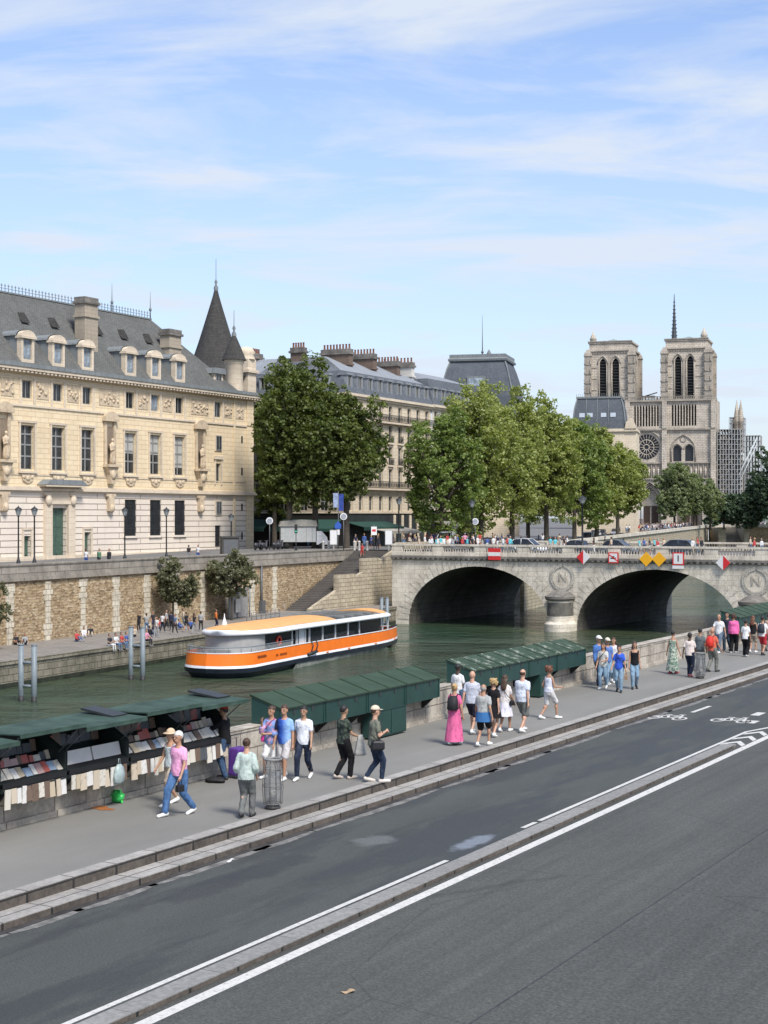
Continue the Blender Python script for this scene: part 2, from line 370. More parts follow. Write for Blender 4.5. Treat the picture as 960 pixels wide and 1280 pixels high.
def asphalt(name, base, patch, wet=False, grain=60, fine=.35, warm=None, spots=(), tracks=None):
    t = NT(name); co = t.coord()
    gr = t.noise(co, grain, 3, .8); g = t.ramp(gr.outputs[0], [(.30, BW(1-fine)), (.5, BW(1)), (.72, BW(1+fine*1.3))])
    bg = t.noise(t.mapping(co, (1,.35,1)), .5, 6, .6); b = t.ramp(bg.outputs[0], [(.3, tuple(c*.86 for c in base)), (.7, tuple(c*1.12 for c in base))])
    col = b.outputs[0]
    pn = t.noise(t.mapping(co, (1.3,.22,1)), .55, 7, .66)
    if wet:
        # damp, patchy stains stretched along the lane
        pf = t.ramp(pn.outputs[0], [(.47, BW(0)), (.56, BW(1))])
        sx = t.n('ShaderNodeSeparateXYZ'); t.l(co, sx.inputs[0])
        n3 = t.noise(t.mapping(co, (2.2,.5,1)), .9, 5, .6)
        f = t.math('MULTIPLY', pf.outputs[0], .75)
        col = t.mix(f, col, patch)
        lt = t.ramp(n3.outputs[0], [(.60, BW(0)), (.74, BW(1))])
        col = t.mix(t.math('MULTIPLY', lt.outputs[0], .35), col, tuple(c*1.5 for c in base))
        rr = t.ramp(pf.outputs[0], [(0, BW(.85)), (1, BW(.62))]); t.l(rr.outputs[0], t.p.inputs['Roughness'])
    else:
        pf = t.ramp(pn.outputs[0], [(.45, BW(0)), (.75, BW(1))])
        col = t.mix(t.math('MULTIPLY', pf.outputs[0], .5), col, patch)
        t.p.inputs['Roughness'].default_value = .88
    if tracks:
        sxx = t.n('ShaderNodeSeparateXYZ'); t.l(co, sxx.inputs[0])
        wob = t.noise(t.mapping(co, (.6,.02,1)), 1.0, 3); xw = t.math('ADD', sxx.outputs[0], t.math('MULTIPLY', wob.outputs[0], .35))
        mr = t.n('ShaderNodeMapRange'); mr.inputs['From Min'].default_value = tracks[0]; mr.inputs['From Max'].default_value = tracks[1]; t.l(xw, mr.inputs[0])
        tr = t.ramp(mr.outputs[0], [(p_, BW(v_)) for p_, v_ in tracks[2]]); tr.color_ramp.interpolation = 'B_SPLINE'
        col = t.mix(1.0, col, tr.outputs[0], 'MULTIPLY')
        stn = t.noise(t.mapping(co, (4.5,.06,1)), 1.0, 6, .7); sf = t.ramp(stn.outputs[0], [(.35, BW(.88)), (.65, BW(1.09))]); col = t.mix(1.0, col, sf.outputs[0], 'MULTIPLY')
        oi = t.noise(co, 1.6, 5, .6); of = t.ramp(oi.outputs[0], [(.66, BW(0)), (.74, BW(1))]); col = t.mix(t.math('MULTIPLY', of.outputs[0], .22), col, tuple(c*.45 for c in base))
        vc = t.n('ShaderNodeTexVoronoi', feature='DISTANCE_TO_EDGE'); vc.inputs['Scale'].default_value = .16; wv = t.mix(.12, co, t.noise(co, 1.2, 5, .7).outputs[1]); t.l(wv, vc.inputs['Vector'])
        cf = t.ramp(vc.outputs['Distance'], [(.0, BW(1)), (.0035, BW(0))]); col = t.mix(t.math('MULTIPLY', cf.outputs[0], .45), col, tuple(c*.4 for c in base))
    for (su, sv, ru, rv, sc_, st_) in spots:
        mpn = t.n('ShaderNodeMapping'); mpn.inputs['Location'].default_value = (-su/ru, -sv/rv, 0); mpn.inputs['Scale'].default_value = (1/ru, 1/rv, 1); t.l(co, mpn.inputs['Vector'])
        wn2 = t.noise(co, 2.2, 5, .65); off_ = t.n('ShaderNodeVectorMath', operation='SCALE'); t.l(wn2.outputs[1], off_.inputs[0]); off_.inputs['Scale'].default_value = 1.3
        ad = t.n('ShaderNodeVectorMath', operation='ADD'); t.l(mpn.outputs[0], ad.inputs[0]); t.l(off_.outputs[0], ad.inputs[1])
        sb = t.n('ShaderNodeVectorMath', operation='SUBTRACT'); t.l(ad.outputs[0], sb.inputs[0]); sb.inputs[1].default_value = (.65,.65,.65)
        sq = t.n('ShaderNodeSeparateXYZ'); t.l(sb.outputs[0], sq.inputs[0])
        dd = t.math('SQRT', t.math('ADD', t.math('MULTIPLY', sq.outputs[0], sq.outputs[0]), t.math('MULTIPLY', sq.outputs[1], sq.outputs[1])))
        fr = t.ramp(dd, [(.55, BW(1)), (.95, BW(0))]); col = t.mix(t.math('MULTIPLY', fr.outputs[0], st_), col, sc_)
    sp = t.noise(co, .9, 9, .75); spf = t.ramp(sp.outputs[0], [(.70, BW(0)), (.73, BW(1))])
    col = t.mix(t.math('MULTIPLY', spf.outputs[0], .25), col, tuple(c*.5 for c in base))
    col = t.mix(1.0, col, g.outputs[0], 'MULTIPLY')
    t.l(col, t.p.inputs['Base Color']); t.p.inputs['Specular IOR Level'].default_value = .3
    t.bump(gr.outputs[0], .5, .006); return t.m
def _q(px, py):
    p = G(px, py, -.32); c_, s_ = math.cos(R(29)), math.sin(R(29)); return (p.x*c_-p.y*s_, p.x*s_+p.y*c_)
LSP = [(*_q(470,1050), .5, .75, (.13,.135,.13), .75), (*_q(592,1053), .28, 1.1, (.19,.215,.25), .8), (*_q(335,1085), .55, 1.9, (.036,.040,.043), .75), (*_q(255,1112), .5, 1.5, (.038,.041,.043), .6), (*_q(420,1090), .35, 1.6, (.04,.043,.046), .6), (*_q(520,1000), .3, 2.5, (.04,.043,.046), .5)]
M['road'] = asphalt('road_asphalt', (.078,.080,.073), (.069,.071,.065), grain=24, fine=.38, tracks=(-13.0,-8.9,[(0,.86),(.12,.9),(.25,1.06),(.38,.97),(.6,.98),(.75,1.06),(.9,.95),(1,.93)]))
M['road2'] = asphalt('older_road_asphalt', (.073,.075,.069), (.063,.065,.060), grain=18, fine=.42, tracks=(-8.9,-3.0,[(0,.95),(.25,1.04),(.5,.96),(.75,1.05),(1,.95)]))
M['lane'] = asphalt('cycle_lane_asphalt', (.064,.069,.064), (.036,.038,.037), wet=True, grain=34, fine=.42, spots=LSP)
M['pavement'] = asphalt('pavement_asphalt', (.205,.200,.183), (.167,.163,.148), grain=45, fine=.22)
M['far_road'] = asphalt('street_asphalt', (.16,.155,.15), (.12,.115,.11), grain=20)
def linepaint():
    t = NT('worn_white_road_paint'); co = t.coord(); n = t.noise(co, 14, 6, .75)
    f = t.ramp(n.outputs[0], [(.30, (.16,.16,.155)), (.44, (.50,.49,.46)), (.7, (.62,.61,.57))]); t.l(f.outputs[0], t.p.inputs['Base Color']); t.p.inputs['Roughness'].default_value = .8; return t.m
M['line'] = linepaint()
def water():
    t = NT('river_water'); co = t.coord()
    n1 = t.noise(t.mapping(co, (1.0,.55,1), (0,0,.5)), .9, 5, .62); n2 = t.noise(t.mapping(co, (1,.7,1), (0,0,.35)), .16, 4, .55); n3 = t.noise(co, 3.2, 3, .6)
    h = t.math('ADD', t.math('ADD', t.math('MULTIPLY', n1.outputs[0], .55), t.math('MULTIPLY', n2.outputs[0], .9)), t.math('MULTIPLY', n3.outputs[0], .22))
    n4 = t.noise(co, .035, 3)
    r = t.ramp(n4.outputs[0], [(.3, (.028,.062,.036)), (.7, (.062,.078,.042))])
    t.l(r.outputs[0], t.p.inputs['Base Color']); t.p.inputs['Roughness'].default_value = .07; t.p.inputs['IOR'].default_value = 1.33
    n5 = t.noise(t.mapping(co, (.5,1.0,1), (0,0,.6)), .06, 4, .6); am = t.ramp(n5.outputs[0], [(.35, BW(.45)), (.65, BW(1.5))]); h = t.math('MULTIPLY', h, am.outputs[0]); t.bump(h, 1.0, 1.25); return t.m
M['water'] = water()
M['orange'] = paint('boat_orange_paint', (.86,.185,.012), .35, .06, 1.0)
M['orange_roof'] = paint('boat_orange_roof', (.74,.38,.13), .5, .08, 1.0)
M['boat_white'] = paint('boat_white_paint', (.74,.76,.78), .35, .05, 1.0)
M['boat_black'] = paint('boat_black_hull', (.012,.017,.028), .35, .3, .8)
M['boat_wear'] = paint('worn_boot_top', (.24,.25,.22), .7, .45, 1.2)
M['steel'] = paint('galvanised_steel', (.19,.225,.245), .5, .1)
M['steel_d'] = paint('dark_steel', (.10,.105,.11), .5, .1)
M['navy'] = paint('boat_dark_panel', (.012,.014,.022), .25)
M['solar'] = paint('boat_dark_glass_roof', (.035,.05,.06), .12, .4, 1.5)
def greenbox(name, top):
    t = NT(name); co = t.coord(); n = t.noise(co, 1.6, 6, .7); n2 = t.noise(t.mapping(co, (1,1.5,1)), 2.1, 10, .78)
    if top:
        r = t.ramp(n.outputs[0], [(.3, (.028,.050,.032)), (.7, (.046,.076,.050))])
        f = t.ramp(n2.outputs[0], [(.54, BW(0)), (.60, BW(.75))])
        at = t.n('ShaderNodeAttribute'); at.attribute_name = 'worn'; at.attribute_type = 'OBJECT'
        col = t.mix(t.math('MULTIPLY', f.outputs[0], at.outputs['Fac']), r.outputs[0], (.40,.43,.36))
        t.p.inputs['Roughness'].default_value = .8; t.p.inputs['Specular IOR Level'].default_value = .2
    else:
        r = t.ramp(n.outputs[0], [(.3, (.010,.040,.034)), (.7, (.017,.058,.048))])
        f = t.ramp(n2.outputs[0], [(.55, BW(0)), (.75, BW(1))])
        col = t.mix(t.math('MULTIPLY', f.outputs[0], .3), r.outputs[0], (.04,.085,.075)); t.p.inputs['Roughness'].default_value = .45
    t.l(col, t.p.inputs['Base Color']); t.bump(n2.outputs[0], .15, .01); return t.m
M['green_top'] = greenbox('bookstall_lid_green', True); M['green'] = greenbox('bookstall_green', False)
M['green_lid'] = paint('open_lid_green', (.042,.073,.058), .75, .3, 2, 0.0, .2)
M['bark'] = paint('tree_bark', (.07,.058,.045), .95, .3, 4, bump=.5)
M['leaf_dark'] = leafmat('plane_tree_leaves', (.045,.066,.016), (.10,.13,.033), (.19,.22,.065))
M['leaf_mid'] = leafmat('quay_tree_leaves', (.12,.15,.04), (.26,.30,.085), (.42,.44,.17))
M['leaf_mid2'] = leafmat('fresh_green_leaves', (.075,.12,.03), (.17,.23,.06), (.30,.36,.12))
M['leaf_far'] = leafmat('square_tree_leaves', (.09,.12,.055), (.20,.24,.12), (.31,.34,.19))
M['leaf_olive'] = leafmat('riverside_tree_leaves', (.07,.075,.04), (.16,.16,.095), (.27,.26,.17))
M['leaf_blue'] = leafmat('distant_dark_leaves', (.035,.065,.04), (.08,.12,.075), (.13,.17,.11))

# ------------------------------------------------------------------ world and sun
SUN_DIR = Vector((.50*math.cos(R(51)), -.866*math.cos(R(51)), math.sin(R(51)))).normalized()
w = bpy.data.worlds.new('World'); SC.world = w; w.use_nodes = True
nt = w.node_tree; bgn = nt.nodes['Background']; bgn.inputs[1].default_value = .104
sky = nt.nodes.new('ShaderNodeTexSky'); sky.sky_type = 'NISHITA'; sky.sun_disc = False
sky.sun_elevation = R(51); sky.sun_rotation = math.atan2(SUN_DIR.x, SUN_DIR.y); sky.air_density = 1.1; sky.dust_density = 1.2; sky.ozone_density = 1.5
tc = nt.nodes.new('ShaderNodeTexCoord')
def wn(ty, **kw):
    nd = nt.nodes.new(ty)
    for k, v in kw.items(): setattr(nd, k, v)
    return nd
def wl(a, b): nt.links.new(a, b)
sx = wn('ShaderNodeSeparateXYZ'); wl(tc.outputs['Generated'], sx.inputs[0])
zz = wn('ShaderNodeMath', operation='ADD'); zz.inputs[1].default_value = .12; wl(sx.outputs[2], zz.inputs[0])
dx = wn('ShaderNodeMath', operation='DIVIDE'); wl(sx.outputs[0], dx.inputs[0]); wl(zz.outputs[0], dx.inputs[1])
dy = wn('ShaderNodeMath', operation='DIVIDE'); wl(sx.outputs[1], dy.inputs[0]); wl(zz.outputs[0], dy.inputs[1])
cb = wn('ShaderNodeCombineXYZ'); wl(dx.outputs[0], cb.inputs[0]); wl(dy.outputs[0], cb.inputs[1])
mp = wn('ShaderNodeMapping'); mp.inputs['Scale'].default_value = (.8, 1.5, 1); mp.inputs['Rotation'].default_value = (0,0,R(-12)); mp.inputs['Location'].default_value = (3.1, 1.7, 0); wl(cb.outputs[0], mp.inputs[0])
n1 = wn('ShaderNodeTexNoise'); n1.inputs['Scale'].default_value = 1.45; n1.inputs['Detail'].default_value = 8; n1.inputs['Roughness'].default_value = .58; n1.inputs['Distortion'].default_value = .5; wl(mp.outputs[0], n1.inputs['Vector'])
r1 = wn('ShaderNodeValToRGB'); r1.color_ramp.elements[0].position = .41; r1.color_ramp.elements[1].position = .61
r1.color_ramp.elements[1].color = (.92,.92,.92,1); wl(n1.outputs[0], r1.inputs[0])
# haze that thickens towards the horizon
hz = wn('ShaderNodeMapRange'); hz.inputs['From Min'].default_value = 0; hz.inputs['From Max'].default_value = .34; hz.inputs['To Min'].default_value = .5; hz.inputs['To Max'].default_value = .08; wl(sx.outputs[2], hz.inputs[0])
mx = wn('ShaderNodeMath', operation='MAXIMUM'); wl(r1.outputs[0], mx.inputs[0]); wl(hz.outputs[0], mx.inputs[1])
SKYK = wn('ShaderNodeMix', data_type='RGBA', blend_type='MULTIPLY'); SKYK.inputs[0].default_value = 1; wl(sky.outputs[0], SKYK.inputs[6]); SKYK.inputs[7].default_value = (1.62,1.72,2.05,1)
mm = wn('ShaderNodeMix', data_type='RGBA'); wl(mx.outputs[0], mm.inputs[0]); wl(SKYK.outputs[2], mm.inputs[6]); mm.inputs[7].default_value = (7.2, 7.9, 9.0, 1)
wl(mm.outputs[2], bgn.inputs[0])
sd = bpy.data.lights.new('sun', 'SUN'); sd.energy = 4.5; sd.angle = R(16); sd.color = (1.0, .95, .87)
so = bpy.data.objects.new('sun', sd); COL.objects.link(so); so.location = (30,-30,80)
so.rotation_euler = SUN_DIR.to_track_quat('Z', 'Y').to_euler()
# ================================================================== NEAR QUAY (local frame: x across, y along the quay)
QA = R(-29)
QC, QS = math.cos(R(29)), math.sin(R(29))
def Q(u, v, z=0.0): return Vector((u*QC+v*QS, -u*QS+v*QC, z))
def toQ(p): return (p.x*QC-p.y*QS, p.x*QS+p.y*QC)
RZ = -.32
WZ = -5.55
def struct(name, mb, mats, rotz=0.0, loc=None, **k): return mb.build(name, mats, None, loc, rotz, kind='structure', **k)
b = MB(); b.quad((-22.3,-300,RZ-.03),(900,-300,RZ-.03),(900,1500,RZ-.03),(-22.3,1500,RZ-.03)); struct('ground', b, M['far_road'], QA)
b = MB(); b.quad((-17.52,-60,RZ),(-13.0,-60,RZ),(-13.0,220,RZ),(-17.52,220,RZ)); struct('cycle_lane', b, M['lane'], QA)
b = MB(); b.quad((-13.0,-60,RZ),(-8.95,-60,RZ),(-8.95,220,RZ),(-13.0,220,RZ)); struct('road', b, M['road'], QA)
b = MB(); b.quad((-8.95,-60,RZ),(10,-60,RZ),(10,220,RZ),(-8.95,220,RZ)); struct('road_outer_lane', b, M['road2'], QA)
b = MB(); b.quad((-8.965,-60,RZ+.004),(-8.935,-60,RZ+.004),(-8.935,220,RZ+.004),(-8.965,220,RZ+.004)); struct('road_seam', b, paint('bitumen_seam', (.035,.037,.038), .7, .4, 8), QA)
b = MB(); b.box(-22.6,-18.36,-60,160,-6,0.0); struct('pavement', b, M['pavement'], QA)
b = MB(); b.box(-18.36,-18.06,-60,160,-.3,0.012, 0)
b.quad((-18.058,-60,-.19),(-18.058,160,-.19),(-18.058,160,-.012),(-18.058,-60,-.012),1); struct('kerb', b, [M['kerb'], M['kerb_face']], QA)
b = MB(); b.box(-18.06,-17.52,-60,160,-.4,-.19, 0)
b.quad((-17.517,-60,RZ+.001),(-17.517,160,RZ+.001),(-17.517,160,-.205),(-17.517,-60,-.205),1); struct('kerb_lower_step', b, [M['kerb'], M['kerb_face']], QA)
# silt along the gutter, broken
b = MB(); v = -10.0
while v < 110:
    L = random.uniform(1.5, 6); n = 8
    for i in range(n):
        a, c = v+L*i/n, v+L*(i+1)/n
        w1 = .10+.12*math.sin(PI*i/n)*random.uniform(.6,1.2); w2 = .10+.12*math.sin(PI*(i+1)/n)
        b.quad((-17.36,a,RZ+.004),(-17.36+w1,a,RZ+.004),(-17.36+w2,c,RZ+.004),(-17.36,c,RZ+.004))
    v += L+random.uniform(-.8, .5)
struct('gutter_silt', b, paint('gutter_silt', (.15,.145,.135), .95, .45, 3), QA)
b = MB()
b.quad((-17.515,-60,RZ+.008),(-17.37,-60,RZ+.008),(-17.37,160,RZ+.008),(-17.515,160,RZ+.008)); struct('gutter', b, paint('wet_gutter', (.05,.047,.045), .5, .4, 2), QA)
# lane divider and markings
b = MB(); b.box(-13.30,-12.95,-30,44.2,RZ-.02,-.235,0); b.quad((-12.946,-30,RZ+.002),(-12.946,44.15,RZ+.002),(-12.946,44.15,-.25),(-12.946,-30,-.25),1)  # front quad coloured dark to paint the divider's shaded side
b.add([(-13.30,44.2,-.235),(-12.95,44.2,-.235),(-12.95,44.2,RZ),(-13.30,44.2,RZ),(-13.1,44.9,RZ)],[(0,1,4),(1,2,4),(3,0,4)])
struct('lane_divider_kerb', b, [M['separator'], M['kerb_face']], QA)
b = MB(); z = RZ+.005
def strip(u0,u1,v0,v1): b.quad((u0,v0,z),(u1,v0,z),(u1,v1,z),(u0,v1,z))
v = -10
for v0, v1 in ((-10,27.0),(30.6,31.3),(31.5,44.3),(44.3,47.6)): strip(-13.63,-13.52,v0,v1)
strip(-12.80,-12.59,-30,90)
b.quad((-13.63,47.6,z),(-13.52,47.6,z),(-13.0,49.4,z),(-13.12,49.6,z))
for v0 in (44.9, 46.1, 47.3):
    b.quad((-13.5,v0-.4,z),(-13.5,v0,z),(-13.17,v0+.65,z),(-13.17,v0+.25,z)); b.quad((-13.17,v0+.25,z),(-13.17,v0+.65,z),(-12.84,v0,z),(-12.84,v0-.4,z))
for v0 in (52.0, 54.5, 57.0, 60): strip(-13.5,-13.0,v0,v0+.9)
def bike(u, v, sx=1.0):
    def ring(cu, cv, ru, rv, w):
        n = 16
        for i in range(n):
            a, c = 2*PI*i/n, 2*PI*(i+1)/n
            b.quad((cu+ru*math.cos(a),cv+rv*math.sin(a),z),(cu+ru*math.cos(c),cv+rv*math.sin(c),z),(cu+(ru-w)*math.cos(c),cv+(rv-w*1.6)*math.sin(c),z),(cu+(ru-w)*math.cos(a),cv+(rv-w*1.6)*math.sin(a),z))
    ring(u-.42,v,.24,.42,.07); ring(u+.42,v,.24,.42,.07)
    def bar(p,q,w=.05):
        d = Vector((q[0]-p[0],q[1]-p[1],0)); nn = Vector((-d.y,d.x,0)).normalized()*w
        b.quad((p[0]+nn.x,p[1]+nn.y,z+.002),(q[0]+nn.x,q[1]+nn.y,z+.002),(q[0]-nn.x,q[1]-nn.y,z+.002),(p[0]-nn.x,p[1]-nn.y,z+.002))
    bar((u-.42,v),(u-.2,v+.7)); bar((u-.2,v+.7),(u+.25,v+.7)); bar((u+.42,v),(u+.22,v+1.0)); bar((u-.42,v),(u+.05,v)); bar((u+.05,v),(u+.25,v+.7)); bar((u-.2,v+.7),(u+.05,v)); bar((u-.32,v+.85),(u-.1,v+.85)); bar((u+.1,v+1.0),(u+.32,v+1.0))
bike(-14.75, 49.9); bike(-16.8, 49.6)
b.quad((-14.2,49.6,z),(-13.9,49.6,z),(-13.9,50.3,z),(-14.2,50.3,z)); b.quad((-14.6,51.6,z),(-14.3,51.6,z),(-14.3,52.5,z),(-14.6,52.5,z)); b.quad((-16.6,51.4,z),(-16.45,51.4,z),(-16.45,53.4,z),(-16.6,53.4,z))
struct('road_marking', b, M['line'], QA)
# pale spilled paint, light repair patch and a wet patch on the lane
def blob(mb, cu, cv, ru, rv, z, seed, n=26):
    rnd = random.Random(seed); pts = [(cu,cv,z)]
    ph = [rnd.uniform(0,6.28) for _ in range(4)]
    for i in range(n):
        a = 2*PI*i/n; k = 1+.22*math.sin(2*a+ph[0])+.16*math.sin(3*a+ph[1])+.12*math.sin(5*a+ph[2])+.07*math.sin(9*a+ph[3])
        pts.append((cu+ru*k*math.cos(a), cv+rv*k*math.sin(a), z))
    mb.add(pts, [(0,1+i,1+(i+1)%n) for i in range(n)])
# near parapet wall and river face
b = MB(); b.box(-22.55,-22.10,-60,146,0,.92); b.box(-22.58,-22.07,-60,146,.92,1.0,1); b.box(-22.099,-22.03,-60,146,0.0,.13,1)
b.box(-22.9,-22.603,-60,146,-6.5,-.05); 
v = -10
while v < 140: b.box(-22.098,-22.06,v,v+.5,.13,.92,1); v += 7.3
b.build('quay_parapet', [M['near_wall'], M['near_wall']], None, None, QA, label='long low stone parapet wall along the river side of the pavement, carrying the green bookstalls', cat='wall')

# ------------------------------------------------------------------ closed bookstalls
def closed_box(L, worn):
    """mesh data at the origin: y along 0..L"""
    bd = MB(); pr = [(-22.48,1.012),(-22.05,1.012),(-22.05,.82),(-21.62,.82),(-21.60,1.40),(-22.48,1.70)]
    pts = [(p[0]+22.05, p[1]) for p in pr]
    n = len(pts); vs = [(p[0],.012,p[1]) for p in pts]+[(p[0],L-.012,p[1]) for p in pts]
    bd.add(vs, [tuple(range(n-1,-1,-1)), tuple(range(n,2*n))]+[(i,(i+1)%n,(i+1)%n+n,i+n) for i in range(n)])
    # front framing ribs, hasp
    for y in (.012, L-.062): bd.box(.432,.462,y,y+.05,.84,1.38)
    ld = MB(); a, c = (-.47,1.725), (.50,1.41)
    ld.prism([(-.47,1.705),(.50,1.395),(.505,1.43),(-.47,1.74)], 'xz', -.008, L+.008)
    d = (c[0]-a[0], c[1]-a[1])
    for y in ((0.0, L) if L < 2.0 else (0.0, L/2-.02, L)):
        ld.prism([(-.47,1.742),(.505,1.432),(.505,1.452),(-.47,1.765)], 'xz', y-.018, y+.018)
    return bd, ld
def place_closed(v0, v1, label, worn):
    t = thing('bookstall', label, 'bookstall', Q(-22.05, v0, 0), QA, 'closed green bookstall boxes on the parapet')
    bd, ld = closed_box(v1-v0-.03, worn)
    o = bd.build('box_body', M['green'], t); l = ld.build('lid', M['green_top'], t); l['worn'] = worn
    h = MB(); L = v1-v0
    for k in (.3, .7): h.box(.436,.462,L*k-.04,L*k+.04,1.22,1.34)
    h.build('hasp', M['wframe_d'], t)
    br = MB()
    for k in (.12, .88): br.prism([(-.04,.5),(.02,.5),(.38,.82),(-.04,.82)], 'xz', L*k-.02, L*k+.02)
    br.build('bracket', M['iron'], t)
    return t
v0s = [33.5, 35.75, 38.05, 40.3, 42.5]
nm = ['leftmost closed green bookstall, dull lid, first of the middle group', 'second closed green bookstall of the middle group, behind the man in the white t-shirt', 'third closed green bookstall of the middle group, above the person with the pale jacket', 'last closed green bookstall of the middle group, right above the low green cabinets']
for i in range(4): place_closed(v0s[i], v0s[i+1], nm[i], .0)
v0s = [44.7, 46.95, 49.3, 51.75, 54.5]
nm = ['first closed bookstall of the group with white-streaked lids, behind the couple', 'second closed bookstall with white-streaked lid', 'third closed bookstall with heavily streaked lid', 'last closed bookstall of the streaked group, beside bare parapet and the blue-dressed walkers']
for i in range(4): place_closed(v0s[i], v0s[i+1], nm[i], .9)
v0s = [74.4, 76.8, 79.2, 81.6, 84, 86.4]
nm = ['closed bookstall at the start of the far right group, above the man in white', 'second closed bookstall of the far right group, above the pink blouse', 'third closed bookstall of the far right group, at the picture edge', 'fourth closed bookstall of the far right group, past the picture edge', 'fifth closed bookstall of the far right group, past the picture edge']
for i in range(5): place_closed(v0s[i], v0s[i+1], nm[i], .15)
# low cabinets standing on the pavement
def cabinet(v0, v1, zt, label, n=2):
    t = thing('street_cabinet', label, 'cabinet', Q(-22.02, v0, 0), QA)
    L = v1-v0; c = MB(); c.box(0,.40,0,L,.05,zt); c.box(-.0,.42,-.02,L+.02,zt,zt+.03); c.build('cabinet_body', M['green'], t)
    for k in range(n):
        d = MB(); d.box(.403,.418,L*k/n+.03,L*(k+1)/n-.03,.09,zt-.04); d.build('door', M['green'], t)
cabinet(38.45, 40.35, .80, 'low dark green cabinet with two doors under the last closed bookstall of the middle group')
cabinet(50.2, 51.3, .80, 'small green cabinet under the streaked bookstalls beside the man in grey shorts', 1)
# ------------------------------------------------------------------ open bookstalls with books
BOOKC = [((.62,.58,.50),'cream'),((.68,.66,.62),'white'),((.55,.47,.36),'tan'),((.30,.38,.48),'blue grey'),((.40,.10,.08),'red'),((.50,.42,.30),'yellowed'),((.08,.09,.10),'black'),((.22,.42,.38),'teal'),((.45,.30,.28),'pinkish'),((.16,.11,.08),'brown')]
def cover(rgb, seed):
    key = ('cover', seed)
    if key in _mc: return _mc[key]
    t = NT('book_cover'); co = t.coord(); v = t.n('ShaderNodeTexVoronoi'); v.inputs['Scale'].default_value = 9+seed % 5; t.l(t.mapping(co, (1,1,1.6)), v.inputs['Vector'])
    n = t.noise(co, 16, 3); f = t.ramp(n.outputs[0], [(.56, BW(0)), (.62, BW(1))])
    n.inputs['Scale'].default_value = 7+3*(seed % 3)
    dark = tuple(c*.4 for c in rgb)
    col = t.mix(t.math('MULTIPLY', f.outputs[0], (.12,.45,.7,.3)[seed % 4]), rgb, dark); t.l(col, t.p.inputs['Base Color']); t.p.inputs['Roughness'].default_value = .45
    _mc[key] = t.m; return t.m
PAGES = paint('book_pages', (.62,.58,.48), .9, .05)
book_meshes = {}
def bookmesh(w, h, d, ci, seed):
    k = (round(w,2), round(h,2), ci, seed % 4)
    if k not in book_meshes:
        m = MB(); m.box(-w/2,w/2,-d/2,-d/2+.004,0,h,0); m.box(-w/2,w/2,d/2-.004,d/2,0,h,0); m.box(-w/2,-w/2+.004,-d/2+.004,d/2-.004,0,h,0); m.box(-w/2+.004,w/2-.004,-d/2+.005,d/2-.005,.004,h-.004,1)
        book_meshes[k] = m.mesh('book', [cover(BOOKC[ci][0], ci*4+seed % 4), PAGES])
    return book_meshes[k]
ORD = ['first','second','third','fourth','fifth','sixth','seventh','eighth','ninth','tenth','eleventh','twelfth','thirteenth','fourteenth','fifteenth','sixteenth','seventeenth','eighteenth','nineteenth','twentieth','twenty-first','twenty-second','twenty-third','twenty-fourth']
stalls = [(21.25,23.3,'left-edge stall'),(23.33,25.3,'second open stall'),(25.33,27.35,'white-board stall'),(27.38,29.38,'stall behind the pink polo'),(29.41,31.3,'red-capped seller\'s stall')]
LIDT = [-3, 2, -2, 1.5, -2.5]
def frontx(o, u, v, z, tilt, twist=0):   # stand an item facing +u (towards the pavement), leaning back by tilt
    o.location = Q(u, v, z); o.rotation_euler = (R(-tilt), R(twist), QA+PI/2)
rb = random.Random(11)
